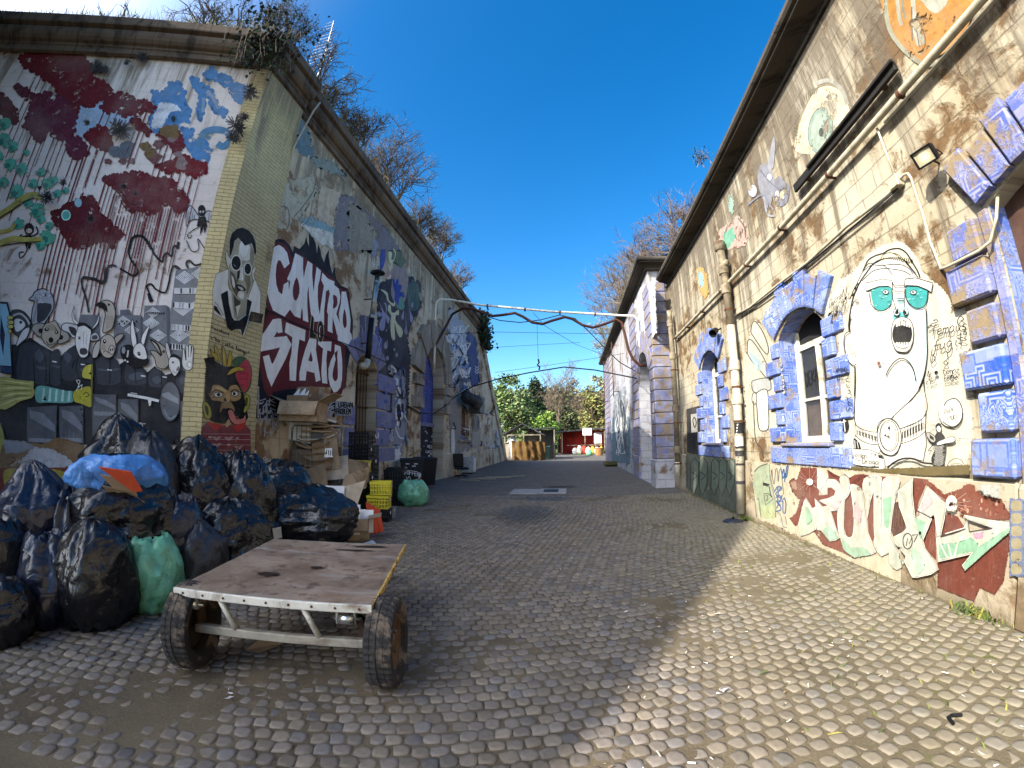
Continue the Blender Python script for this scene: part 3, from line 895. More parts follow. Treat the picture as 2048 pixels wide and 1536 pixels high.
GL = {  # stroke letters in a 0..1 box, y up
 'A': '0,0 .5,1 1,0|.2,.4 .8,.4', 'B': '0,0 0,1 .8,.85 .7,.55 0,.5|.7,.5 .95,.25 .6,0 0,0', 'C': '1,.85 .5,1 .05,.6 .1,.2 .5,0 1,.15', 'D': '0,0 0,1 .6,.95 1,.5 .6,.05 0,0',
 'E': '1,1 0,1 0,0 1,0|0,.5 .8,.5', 'F': '1,1 0,1 0,0|0,.5 .8,.5', 'G': '1,.85 .5,1 .05,.6 .1,.2 .5,0 1,.1 1,.45 .6,.45', 'H': '0,0 0,1|1,0 1,1|0,.5 1,.5', 'I': '.5,0 .5,1',
 'J': '.8,1 .8,.2 .4,0 .1,.2', 'K': '0,0 0,1|1,1 0,.45 1,0', 'L': '0,1 0,0 .9,0', 'M': '0,0 .1,1 .5,.4 .9,1 1,0', 'N': '0,0 0,1 1,0 1,1', 'O': '.5,1 .05,.7 .05,.3 .5,0 .95,.3 .95,.7 .5,1',
 'P': '0,0 0,1 .8,.95 .9,.65 .6,.45 0,.45', 'Q': '.5,1 .05,.7 .05,.3 .5,0 .95,.3 .95,.7 .5,1|.6,.3 1,0', 'R': '0,0 0,1 .8,.95 .9,.65 .6,.45 0,.45|.5,.45 1,0', 'S': '.95,.85 .5,1 .1,.75 .85,.35 .5,0 .05,.15',
 'T': '0,1 1,1|.5,1 .5,0', 'U': '0,1 .05,.2 .5,0 .95,.2 1,1', 'V': '0,1 .5,0 1,1', 'W': '0,1 .25,0 .5,.6 .75,0 1,1', 'X': '0,0 1,1|0,1 1,0', 'Y': '0,1 .5,.5 1,1|.5,.5 .5,0', 'Z': '0,1 1,1 0,0 1,0',
 '0': '.5,1 .1,.7 .1,.3 .5,0 .9,.3 .9,.7 .5,1', '1': '.2,.75 .5,1 .5,0', '8': '.5,1 .1,.78 .85,.28 .5,0 .12,.25 .88,.75 .5,1', '2': '.1,.8 .5,1 .85,.7 .1,0 .95,0', '5': '.9,1 .2,1 .15,.6 .7,.6 .85,.25 .5,0 .1,.1', '7': '0,1 1,1 .4,0',
 '-': '.1,.5 .9,.5', '.': '.4,0 .5,.06', '!': '.5,1 .5,.35|.5,.05 .5,.0', "'": '.5,1 .45,.75', '*': '.3,.4 .7,.7|.3,.7 .7,.4', 'Σ': '1,1 .1,1 .6,.5 .1,0 1,0',
 'a': '.9,.5 .5,.62 .1,.35 .4,0 .85,.3 .9,.5 .9,.1 1.1,0', 'c': '.9,.5 .5,.6 .1,.3 .5,0 1,.12', 'd': '.85,.5 .4,.6 .1,.3 .4,0 .85,.3 .9,1 .9,.1 1.1,0', 'e': '.1,.3 .85,.38 .6,.62 .2,.5 .15,.15 .5,0 1,.15', 'f': '-.1,-.3 .3,-.4 .5,0 .55,.8 .8,1 1,.85|.1,.45 .9,.5',
 'g': '.9,.5 .4,.6 .1,.3 .5,.05 .9,.4 .9,-.3 .5,-.5 .1,-.3', 'h': '.1,0 .1,1|.1,.35 .5,.6 .85,.4 .85,0', 'i': '.5,.55 .5,.05 .8,0|.5,.8 .55,.86', 'l': '.2,.1 .6,.8 .45,1 .3,.7 .4,.1 .8,.05', 'm': '.0,0 .0,.6|0,.4 .3,.6 .5,.4 .5,0|.5,.4 .8,.6 1,.4 1,0',
 'n': '.1,0 .1,.6|.1,.4 .5,.6 .85,.4 .9,0', 'o': '.5,.6 .1,.4 .15,.1 .5,0 .9,.2 .85,.5 .5,.6', 'p': '.1,.6 .1,-.5|.1,.45 .5,.65 .9,.4 .6,0 .1,.1', 'r': '.1,0 .2,.6|.2,.4 .6,.6 .9,.5', 's': '.9,.5 .5,.6 .2,.45 .8,.2 .5,0 .1,.1', 't': '.4,1 .4,.1 .8,0|.0,.65 .85,.65',
 'u': '.1,.55 .15,.1 .5,0 .85,.2|.85,.55 .85,.05 1,0', 'v': '0,.6 .4,0 .9,.6', 'x': '0,0 .9,.6|0,.6 .9,0', 'y': '.1,.6 .5,.1|.9,.6 .3,-.5', 'z': '.1,.6 .9,.6 .1,0 .9,0', ' ': '', ',': '.5,.1 .4,-.15'}

class Paint:
    STEP = .0002
    def __init__(s, plane, frame=(0, 0, 1), off=.004, gain=1.0):
        s.gain = gain
        s.pl, s.fr, s.off, s.mb = plane, frame, off, MB()
    def P(s, t):
        if not isinstance(t, str): return t
        return [tuple(float(a) for a in q.split(',')) for q in t.split()]
    def W(s, p, off=None):
        return s.pl(s.fr[0] + p[0] * s.fr[2], s.fr[1] + p[1] * s.fr[2], s.off if off is None else off)
    def C(s, c): return tuple(x * s.gain for x in lin(c)) if isinstance(c, str) else c
    def fill(s, pts, col, sm=0, lump=0.0, seed=0):
        pts = s.P(pts)
        if sm: pts = cat(pts, sm)
        if lump:                                                       # scalloped edge: round dabs along the outline
            rnd = random.Random(seed); vs, fs = [], []
            for i in range(len(pts)):
                a, b = pts[i], pts[(i + 1) % len(pts)]
                L = math.hypot(b[0] - a[0], b[1] - a[1]); n = max(1, int(L / (lump * 1.1)))
                for k in range(n):
                    f = (k + rnd.random()) / n; r = lump * rnd.uniform(.35, 1.15)
                    o = len(vs)
                    vs += [(a[0] + (b[0] - a[0]) * f + r * math.cos(q * .628), a[1] + (b[1] - a[1]) * f + r * math.sin(q * .628)) for q in range(10)]
                    fs.append(tuple(range(o, o + 10)))
            s.off += s.STEP
            s.mb.add([s.W(p) for p in vs], fs, s.C(col))
        tri = tessellate_polygon([[Vector((p[0], p[1], 0)) for p in pts]])
        s.off += s.STEP
        s.mb.add([s.W(p) for p in pts], [tuple(t) for t in tri], s.C(col))
        return s
    def line(s, pts, w, col, sm=5, closed=False, taper=False):
        pts = s.P(pts)
        if sm and len(pts) > 2: pts = cat(pts, sm, closed)
        if closed: pts = pts + [pts[0]]
        L, R, n = [], [], len(pts)
        for i, p in enumerate(pts):
            a, b = pts[max(i - 1, 0)], pts[min(i + 1, n - 1)]
            if closed and i in (0, n - 1): a, b = pts[-2], pts[1]
            dx, dy = b[0] - a[0], b[1] - a[1]
            d = math.hypot(dx, dy) + 1e-9
            ww = w * .5
            if taper: ww *= (1 - abs(2 * i / (n - 1) - 1) ** 2 * .85)
            L.append((p[0] - dy / d * ww, p[1] + dx / d * ww)); R.append((p[0] + dy / d * ww, p[1] - dx / d * ww))
        s.off += s.STEP
        vs = [s.W(p) for p in L + R]
        s.mb.add(vs, [(i, i + 1, n + i + 1, n + i) for i in range(n - 1)], s.C(col))
        return s
    def shape(s, pts, col, w, oc='#0b0b0e', sm=4):
        s.fill(pts, col, sm); return s.line(pts, w, oc, sm, True)
    def ell(s, x, y, rx, ry, col, n=20, a=0.0, ol=0, oc='#0b0b0e'):
        ca, sa = math.cos(a), math.sin(a)
        q = [(x + rx * math.cos(2 * math.pi * k / n) * ca - ry * math.sin(2 * math.pi * k / n) * sa, y + rx * math.cos(2 * math.pi * k / n) * sa + ry * math.sin(2 * math.pi * k / n) * ca) for k in range(n)]
        if col is not None: s.fill(q, col)
        if ol: s.line(q, ol, oc, 0, True)
        return s
    def splat(s, x, y, r, col, seed=0, n=26, spike=.9):
        rnd = random.Random(seed)
        q = []
        for k in range(n):
            a = 2 * math.pi * k / n
            rr = r * (.55 + spike * rnd.random() ** 2.2)
            q.append((x + rr * math.cos(a), y + rr * math.sin(a)))
        return s.fill(q, col)
    def fuzz(s, x, y, r, col, seed=0, n=60):
        rnd = random.Random(seed)
        for k in range(n):
            a = rnd.uniform(0, 6.28); r0 = r * rnd.uniform(0, .35); r1 = r * rnd.uniform(.3, 1.15)
            s.line([(x + r0 * math.cos(a), y + r0 * math.sin(a)), (x + r1 * math.cos(a + .2), y + r1 * math.sin(a + .2))], r * .10, col, 0, taper=False)
        return s
    def drip(s, x, y, length, w, col):
        p = s.W((x, y)); s.off += 0
        t = s.pl.n.cross(Vector((0, 0, 1))).normalized() * w * .5
        b = p - Vector((0, 0, length))
        s.mb.add([p - t, p + t, b + t * .8, b - t * .8, b - Vector((0, 0, w * 1.5))], [(0, 1, 2, 3), (3, 2, 4)], s.C(col))
        return s
    def text(s, txt, x, y, ax, up, w, col, gap=.35, sm=3):
        """ax: baseline vector of one letter's width, up: letter height vector (frame units)"""
        for ch in txt:
            for st in GL.get(ch, '').split('|'):
                if not st: continue
                q = [(x + a * ax[0] + b * up[0], y + a * ax[1] + b * up[1]) for a, b in s.P(st)]
                s.line(q, w, col, sm if len(q) > 3 else 0)
            k = 1 + gap if ch != ' ' else .8
            if ch in "Iil.!'": k *= .7
            x += ax[0] * k; y += ax[1] * k
        return s
    def done(s, name, mat, parent):
        return s.mb.build(name, mat, parent)
MP = colored("wall_paint", .85, .0, var=.10)
MPW = colored("weathered_wall_paint", .88, .34, 3.2, var=.2)
MPC = colored("sprayed_cloud_paint", .88, .42, 4.5, var=.25)
MPO = colored("old_flaking_paint", .9, .52, 2.6, var=.25)
rnd = random.Random(5)
BK, GY = '#0c0c10', '#8a8d96'

# --- slanted front: red and blue clouds with drips, green tree
p = Paint(PF, (0, 0, .3256))
for t in ("930,560 1000,570 1040,510 1100,510 1140,570 1130,640 1170,690 1160,750 1110,740 1060,800 960,820 920,770 930,690 970,650 940,600",
          "1180,480 1210,480 1250,540 1260,560 1245,700 1230,740 1215,640 1230,580 1200,540", "1250,530 1290,540 1330,620 1350,660 1400,690 1370,720 1320,680 1280,600",
          "1250,460 1300,420 1340,450 1400,470 1440,520 1480,510 1530,570 1530,660 1460,620 1420,560 1380,520 1320,490 1280,480",
          "1120,790 1180,800 1200,870 1250,860 1300,930 1260,1000 1210,1020 1190,960 1150,900"):
    p.fill(t, '#4d7fb4', 0, 18, 3)
p.fill("460,700 520,640 600,640 720,600 820,640 800,740 700,760 600,800 520,860 470,820", '#9db4cf', 0, 20, 6)
p.fill("980,640 1060,640 1110,680 1060,670 1020,720 980,780 940,780 950,720", '#c7cfdc', 0, 12, 2)
p.ell(1060, 725, 30, 35, '#3f6fa0').ell(1065, 730, 14, 20, '#20303c')
p.line("1210,900 1250,820 1320,795 1390,810 1415,860 1370,900 1335,880", 42, '#4d7fa8').line("1190,850 1240,830 1290,850", 26, '#5e7f94')
p.line("1270,560 1310,600 1345,665", 24, '#8d9cb4').line("1250,600 1245,690", 18, '#7c9cc0')
for i, t in enumerate(("115,350 180,320 300,310 420,315 500,340 540,380 575,420 560,470 640,500 685,560 660,600 600,620 560,660 500,640 470,700 420,640 380,600 330,520 290,500 240,460 190,430 140,410",
          "620,660 660,590 720,570 800,580 840,620 900,610 950,660 930,690 880,670 850,720 800,700 760,720 720,680 680,690 650,690", "0,570 60,620 100,680 120,740 80,760 40,720 0,690",
          "520,830 600,770 650,790 690,860 680,920 620,920 560,880", "960,830 1000,790 1070,785 1110,830 1130,900 1090,960 1050,900 1000,870", "800,730 860,740 930,810 910,830 850,790",
          "960,1020 1060,990 1120,950 1190,980 1270,1010 1260,1060 1200,1090 1140,1060 1080,1050 1020,1060",
          "640,1080 720,1070 800,1060 860,1050 930,1090 1010,1090 1060,1110 1110,1160 1160,1230 1130,1290 1080,1300 1040,1240 980,1280 920,1320 860,1290 800,1300 760,1230 700,1150 640,1120",
          "320,1310 400,1260 500,1220 560,1205 600,1260 600,1310 660,1350 700,1390 760,1440 720,1470 690,1520 640,1480 560,1500 480,1530 420,1510 390,1430 330,1370")):
    p.fill(t, ('#661722', '#5f1a28', '#581823')[i % 3], 0, 15, i)
for i, t in enumerate(("200,600 280,570 380,590 430,650 470,720 460,800 420,860 340,850 300,800 250,870 210,860 180,800 140,780 170,700", "410,860 480,840 530,880 540,940 500,980 440,960 400,910",
                       "90,520 170,540 210,590 160,610 110,560")):
    p.fill(t, '#5e2438', 0, 16, 20 + i)
for i in range(16):
    cx_, cy_, r_ = rnd.uniform(640, 1120), rnd.uniform(800, 1010), rnd.uniform(25, 60)
    p.fill([(cx_ + r_ * rnd.uniform(.6, 1.2) * math.cos(k * .52), cy_ + r_ * rnd.uniform(.5, 1.0) * math.sin(k * .52)) for k in range(12)], ('#6b4a4c', '#7d6a6c', '#5b6673', '#6e5a3c')[i % 4], 3)
drips = [(220, 470), (250, 480), (280, 500), (330, 520), (360, 560), (160, 760), (190, 830), (230, 860), (260, 860), (300, 800), (330, 850), (360, 850), (390, 860), (420, 870), (450, 960), (480, 975), (510, 970),
         (560, 880), (600, 920), (650, 920), (640, 680), (680, 690), (720, 690), (870, 690), (900, 690), (930, 690), (1000, 870), (1030, 890), (1060, 930), (1090, 960), (1110, 1060), (1150, 1070), (1180, 1090), (1230, 1080)]
drips += [(650 + 23 * i, 1110 + (i % 5) * 12) for i in range(6)] + [(700 + 18 * i, 1190 + 8 * i % 70) for i in range(9)] + [(850 + 17 * i, 1280) for i in range(18)] + [(330 + 24 * i, 1380 + 9 * i) for i in range(16)]
for x, y in drips:
    p.drip(x, y, rnd.uniform(.5, 2.3), rnd.uniform(.012, .03), '#6a2028')
for x, y, r in ((30, 760, 60), (20, 860, 70), (80, 900, 50), (60, 1010, 60), (130, 1040, 60), (200, 1130, 50), (290, 1130, 60), (100, 1180, 70), (350, 1190, 40), (230, 1290, 70), (330, 1110, 40), (290, 1460, 80), (110, 1380, 55), (160, 940, 30), (250, 1060, 45), (-20, 960, 60), (20, 1120, 50), (170, 1250, 45), (400, 1170, 30), (250, 1350, 40), (300, 1390, 40), (245, 1500, 50)):
    p.splat(x, y, r * .86, '#3c8f80', int(x), 30, .45).ell(x + 6, y - 5, r * .55, r * .55, '#57a994').ell(x - r * .2, y + r * .15, r * .28, r * .28, '#2f7b70')
p.line("-20,1330 60,1280 130,1225 200,1195 260,1215", 34, '#a8a053').line("-20,1350 60,1300 140,1245 210,1215", 8, BK)
p.line("-20,1500 80,1465 160,1475 260,1470", 34, '#b0a858').line("-20,1425 60,1410 90,1370", 22, '#a8a053').line("-10,1515 120,1492 250,1484", 7, BK)
for x, y, r in ((600, 420, 44), (640, 430, 30), (730, 790, 60), (870, 335, 38), (780, 380, 22), (295, 1210, 44), (535, 755, 22), (1455, 775, 58), (1440, 850, 44), (1500, 720, 34), (1535, 560, 50), (560, 1345, 26), (390, 1120, 24), (240, 1150, 16), (400, 1320, 24), (760, 1145, 22), (830, 1190, 16)):
    for k in range(3): p.fuzz(x + rnd.uniform(-.35, .35) * r, y + rnd.uniform(-.35, .35) * r, r * (1.1 - .2 * k), ('#4a4344', '#2c282a', '#171618')[k], int(x) + k, 46)
p.line("640,1090 690,1110 720,1150 760,1200 790,1250", 7, '#3d1218').line("800,1250 830,1260 850,1240", 8, '#2a0d12').line("740,1230 780,1290 820,1300 850,1270", 6, '#2a0d12')
p.ell(405, 1322, 26, 30, '#3c8f8f', ol=6, oc='#9fd0d0').ell(480, 1245, 22, 28, '#6a9ab0')
p.done("cloud_mural", MPC, LB)

# --- animals in riot gear before a grey town, monkey and angel
p = Paint(PF, (0, 400, .3516), .012)
def spiral(p, x, y, r, turns, w, col, ph=0):
    p.line([(x + r * (k / 24) * math.cos(ph + 2 * math.pi * turns * k / 24), y + r * (k / 24) * math.sin(ph + 2 * math.pi * turns * k / 24)) for k in range(25)], w, col, 2)
p.shape("1140,110 1110,60 1080,30 1060,70 1058,120 1062,150 1080,120 1110,110", '#a9abb4', 5).shape("1160,110 1170,70 1195,62 1225,90 1236,140 1234,165 1215,140 1180,120", '#a9abb4', 5)
for k in range(4): p.line([(1070 + k * 12, 60 + k * 8), (1068 + k * 12, 125 - k * 4)], 3, BK, 0).line([(1190 + k * 10, 75 + k * 12), (1186 + k * 10, 130 + k * 6)], 3, BK, 0)
p.ell(1147, 60, 22, 33, '#1b1a20').ell(1140, 66, 5, 6, '#b0b0b4').ell(1156, 66, 5, 6, '#b0b0b4').fill("1130,95 1170,95 1178,150 1162,190 1158,150 1148,180 1138,200 1140,150 1118,150", BK)
p.line("1135,150 1100,170 1075,190 1065,205 1080,215 1090,200", 5, BK)
p.ell(165, 165, 28, 34, BK).fill("150,150 150,130 165,138 180,132 185,150", BK).ell(165, 175, 18, 14, '#c9b7ae').fill("145,200 185,200 178,250 168,285 160,250 150,280 140,240", BK)
p.line("150,205 110,210 125,195", 8, BK).line("185,205 215,185 205,150", 8, BK).line("165,260 140,310 115,330 110,300 135,295", 6, BK)
p.line("505,640 490,560 465,480 475,440 540,455 590,460 600,400 640,370 700,400 760,430 785,400 740,330 735,270 760,210 810,205 850,250 880,310 920,350 930,320 950,300 975,320 985,270 1000,260 1010,275 1018,238", 11, '#141318')
p.line("735,280 755,215 805,205 840,240 860,280", 16, '#141318').line("470,440 540,450 590,470 610,390", 18, '#141318')
p.line("868,575 845,520 835,490 860,478 890,510 940,525 960,470 970,420 985,378 1010,380 1050,420 1085,440 1060,360 1080,345 1110,370 1160,355 1165,330 1185,318", 10, '#141318').line("845,530 860,580", 20, '#141318')
p.line("1085,345 1060,360 1080,420 1040,410 990,375", 12, '#2a282c').line("1060,230 1090,290 1130,280 1125,220 1160,270 1180,285", 6, '#55545c')
# town
p.fill("1000,400 1195,370 1190,640 1135,1070 1060,1070 960,850 975,600", '#74777f').fill("822,600 946,598 955,880 805,880", '#6f727a').fill("650,655 800,655 795,900 645,900", '#6c6f78').fill("455,650 565,655 565,790 455,770", '#686b75').fill("683,625 735,622 752,655 683,655", '#5d606a')
p.fill("946,598 965,612 970,880 955,880", '#565963').fill("800,655 815,670 815,900 795,900", '#545762')
def diam(p, x, y, r, n, col='#d3d6dc', asp=.7):
    for k in range(n):
        q = r * (1 - k / n)
        p.line([(x - q, y), (x, y - q * asp), (x + q, y), (x, y + q * asp)], 6, col, 0, True)
for x, y, r, n in ((1050, 440, 50, 4), (1140, 420, 50, 4), (1040, 620, 52, 5), (1130, 600, 55, 5), (1020, 770, 50, 4), (1110, 760, 52, 4), (860, 700, 45, 4), (900, 770, 45, 4), (700, 690, 40, 3), (750, 740, 40, 3), (870, 640, 40, 3)):
    diam(p, x, y, r, n)
for y, x0, x1, sl in ((500, 990, 1180, .0), (580, 985, 1175, .05), (705, 975, 1150, .08), (815, 970, 1140, .1)):
    p.fill([(x0, y), (x1, y + (x1 - x0) * sl), (x1, y + 34 + (x1 - x0) * sl), (x0, y + 34)], '#c9cbd0')
    for k in range(11):
        x = x0 + (x1 - x0) * k / 11 + rnd.uniform(-3, 3)
        if rnd.random() < .75: p.fill([(x, y + 2 + (x - x0) * sl), (x + 10, y + 2 + (x - x0) * sl), (x + 9, y + 31 + (x - x0) * sl), (x, y + 31 + (x - x0) * sl)], '#15151a' if rnd.random() < .55 else '#9a9ca3')
for k in range(9): p.ell(835 + 12 * k, 643, 4, 5, BK, 8).ell(665 + 14 * k, 690 + (k % 2) * 12, 4, 6, BK, 8)
p.done("town_mural", MPW, LB)

p = Paint(PF, (0, 560, .14323), .020)
D1, D2, D3 = '#1a1b22', '#33363f', '#4a4e59'
p.fill("160,900 300,900 420,800 560,900 850,1060 960,960 1060,900 1240,980 1300,1090 1400,1020 1540,1050 1640,1200 1780,1100 1900,1130 2060,1290 2160,1200 2300,1330 2540,1260 2700,1300 2740,1600 2700,2290 2200,2290 1700,2200 1300,2300 250,2280 60,2260 0,2200 0,1350 160,1350", D1)
for t in ("280,940 420,880 540,920 470,1100 470,1440 240,1380", "420,1080 520,930 640,960 700,1060 690,1440 480,1440 400,1380", "700,1060 800,960 850,1060 850,1440 700,1440", "870,1060 960,980 1050,940 1090,1060 1000,1200 1080,1380 870,1380", "1090,1080 1240,1000 1290,1100 1290,1160 1180,1180 1120,1380 1020,1240",
          "1330,1140 1440,1060 1640,1120 1680,1430 1340,1440", "1760,1180 1860,1140 1980,1180 2040,1440 1760,1440", "2080,1310 2180,1230 2320,1340 2300,1480 2090,1480", "2450,1300 2560,1270 2680,1340 2720,1560 2480,1560"):
    p.fill(t, D2, 3)
for t in ("500,1200 640,1220 660,1240 560,1250", "700,1190 830,1200 820,1230", "900,1000 1000,1060 960,1160 900,1100", "1380,1230 1500,1250 1650,1230 1640,1260 1400,1270", "1800,1330 1900,1290 2000,1300 1990,1380 1830,1400", "480,1040 560,960 620,1040 560,1160", "1120,1250 1240,1190 1200,1300", "2120,1380 2200,1340 2260,1400 2180,1450", "2500,1380 2600,1350 2650,1420 2540,1450"):
    p.fill(t, D3, 3)
for x, y in ((760, 1140), (1160, 1180), (1530, 1255), (2000, 1340), (2300, 1355), (2640, 1385)): p.fill([(x - 32, y - 12), (x + 30, y - 4), (x + 30, y + 14), (x - 32, y + 4)], '#d8d8da')
for q in ("470,1100 480,1440", "700,1060 690,1440", "850,1060 852,1440", "1090,1090 1060,1240 1120,1400", "1330,1150 1345,1440", "1690,1180 1690,1440", "2060,1290 2050,1480", "2450,1280 2440,1500", "560,960 620,1060 640,1200 640,1440", "1180,1180 1160,1400", "1540,1080 1530,1440", "1880,1220 1900,1440", "2260,1240 2250,1480", "2590,1300 2600,1560"):
    p.line(q, 9, BK, 3)
# eagle-like bird peering over the panel
p.shape("150,450 240,415 340,450 420,560 430,650 380,800 300,890 220,925 260,800 190,740 150,600", '#3a3b42', 14)
p.fill("200,560 260,540 330,580 350,640 290,700 230,720 200,650", '#c8cad0', 3).fill("230,920 300,860 370,800 410,670 330,700 270,800", '#c9c9cf', 3).ell(290, 590, 22, 22, '#2a2a30')
p.line("180,500 280,470 370,540 410,620", 26, '#a8aab0')
# turkey
p.shape("400,275 455,220 490,160 600,120 700,170 750,280 745,400 690,500 640,580 600,620 450,620 450,420 480,300", '#9ea2ac', 15)
p.fill("530,330 700,330 720,400 680,480 620,560 520,590 520,440", '#33363f', 3).ell(622, 205, 24, 26, BK).ell(618, 200, 8, 8, '#d0d0d0')
for k in range(18): p.ell(rnd.uniform(500, 690), rnd.uniform(150, 310), 22, 18, '#b9bcc6', 10, ol=4, oc='#6d7079')
p.line("490,230 510,300 500,420 470,540 455,600", 28, '#83868f').line("400,275 460,285", 7, BK)
# bear-dog
p.shape("445,680 480,620 560,600 620,620 590,700 575,800 500,760", '#9b948c', 12).shape("840,690 900,700 960,760 965,830 880,880 810,885 830,790", '#9b948c', 12)
p.ell(570, 710, 34, 34, BK).ell(850, 800, 34, 34, BK)
p.shape("775,565 850,700 840,790 800,880 710,950 620,880 575,800 600,660 640,605", '#a79c8c', 12, sm=0)
for k in range(7): p.line([(640 + 8 * k, 640 + 14 * k), (700, 610 + 14 * k), (760 + 4 * k, 640 + 12 * k), (800, 700 + 8 * k)], 4, '#5d554c')
p.ell(650, 690, 30, 26, BK).ell(790, 730, 28, 24, BK).ell(655, 684, 9, 9, '#ddd').ell(786, 726, 9, 9, '#ddd').ell(712, 838, 34, 40, BK).line("640,850 700,910 780,870 810,830", 9, BK).line("712,870 706,910", 7, BK)
# cow
p.shape("1040,360 1005,470 1020,570 1090,640 1100,600 1040,540 1030,450", '#d9d8d8', 8).shape("1385,460 1370,600 1290,690 1300,650 1350,580", '#d9d8d8', 8)
p.shape("860,640 920,600 1040,620 1090,650 1080,760 1020,810 960,740 870,700", '#c4c3c6', 12).fill("960,650 1060,680 1050,780 990,740", '#2b2a30', 3)
p.shape("1280,760 1340,730 1385,790 1370,840 1280,850 1260,820", '#b9b8bc', 11).fill("1290,780 1350,770 1360,820 1290,830", '#4c4b52', 3)
p.shape("1100,640 1180,615 1260,680 1270,760 1240,960 1220,1060 1140,1085 1090,1020 1050,880 1060,760 1080,690", '#d4d2d0', 9)
p.fill("1080,610 1180,595 1290,680 1280,710 1180,640 1090,655", BK, 3).ell(1108, 808, 17, 22, BK).ell(1105, 802, 5, 5, '#eee').fill("1120,960 1200,955 1225,1010 1180,1045 1120,1030", '#3a383d', 3).line("1170,720 1165,900", 8, '#8d8b8e').line("1215,760 1200,900", 14, '#b0aeb0')
# goose
p.shape("1340,350 1420,300 1500,280 1580,330 1610,440 1600,560 1560,680 1440,740 1450,600 1470,480 1440,400", '#a89f94', 13)
p.fill("1340,345 1430,310 1490,360 1500,450 1440,400", '#141418', 3).ell(1520, 345, 16, 18, BK)
for k in range(8): p.line([(1475, 520 + 22 * k), (1530, 505 + 22 * k), (1590, 520 + 18 * k)], 4, '#6a625a')
# pig
p.shape("1590,830 1640,770 1720,750 1710,800 1640,880 1610,900", '#a39890', 12).shape("1400,850 1330,890 1290,1000 1290,1080 1350,1080 1390,980", '#b1aba4', 12)
p.shape("1410,830 1480,765 1560,780 1610,860 1610,1000 1540,1085 1450,1070 1400,980", '#aca197', 12)
p.ell(1560, 975, 42, 62, '#b9aca4', ol=9).ell(1545, 975, 9, 22, BK).ell(1575, 970, 9, 22, BK).ell(1460, 858, 24, 30, BK).ell(1462, 850, 9, 9, '#eee').line("1440,1010 1480,990 1520,1020", 8, BK)
for k in range(5): p.line([(1420, 920 + 15 * k), (1450, 905 + 15 * k), (1475, 930 + 15 * k)], 4, '#6d645c')
# rabbit
p.shape("1850,550 1880,700 1910,880 1860,940 1830,820 1825,650", '#d3d1cf', 9, sm=3).shape("2095,625 2050,760 2010,900 1970,860 2000,740", '#d3d1cf', 9, sm=3)
p.fill("1690,940 1800,900 1860,940 1850,1080 2060,1090 2060,1180 1900,1220 1760,1160 1690,1060", '#121216', 3)
p.shape("1880,920 1960,880 2020,940 2050,1040 2055,1090 2010,1110 1920,1090 1860,1020", '#cfccca', 9).ell(1940, 1030, 22, 30, '#1a1a1e', a=-.4).ell(1938, 1026, 7, 9, '#aaa')
p.ell(1725, 980, 26, 50, '#8e8f98').line("1790,980 1780,1060 1770,1075", 22, '#b9b9c0').ell(1745, 1120, 14, 14, '#ccc').ell(1780, 1140, 14, 14, '#ccc')
# crow-headed figure, sheep and the open hand
p.shape("2090,820 2180,850 2300,940 2360,1040 2370,1160 2290,1240 2190,1210 2160,1100 2095,990 2180,1000 2250,1060", '#9b9388', 12)
p.line("2100,830 2200,900 2260,1050", 24, BK).ell(2285, 1000, 22, 22, '#3a3631')
p.shape("2310,880 2350,900 2390,1080 2370,1140 2320,1000", '#b4b2b2', 9)
p.shape("2370,1090 2450,1080 2510,1130 2510,1240 2450,1340 2400,1300 2355,1200", '#cac8c6', 10).fill("2370,1080 2420,1030 2500,1060 2530,1110 2450,1080", BK, 3).ell(2415, 1150, 13, 16, BK).fill("2470,1230 2500,1200 2500,1260 2460,1270", '#6a6868', 2).line("2410,1270 2450,1300 2470,1290", 6, BK)
p.shape("2550,980 2560,960 2575,980 2590,1090 2600,1120 2595,930 2610,915 2630,930 2630,1080 2635,920 2655,905 2670,930 2662,1080 2680,930 2700,940 2690,1150 2690,1210 2640,1265 2570,1240 2540,1170 2545,1080", '#c9c6c3', 9, sm=2)
p.ell(2645, 1180, 34, 38, '#dcd9d6', ol=6, oc='#55545a')
# pale blue panel with a gripping yellow hand
p.fill("0,300 110,310 150,500 160,1220 180,1320 0,1300", '#15161c').fill("0,330 90,335 130,500 155,1200 0,1190", '#7fb0c8').fill("10,480 70,760 45,1070 0,800", '#1d1f42').fill("0,1200 160,1215 165,1300 0,1290", '#25385a')
for y in (525, 590, 650, 715): p.ell(150 - abs(y - 600) * .1, y, 44 - (y > 700) * 18, 28, '#b9b060', ol=7)
p.done("police_animal_mural", MP, LB)

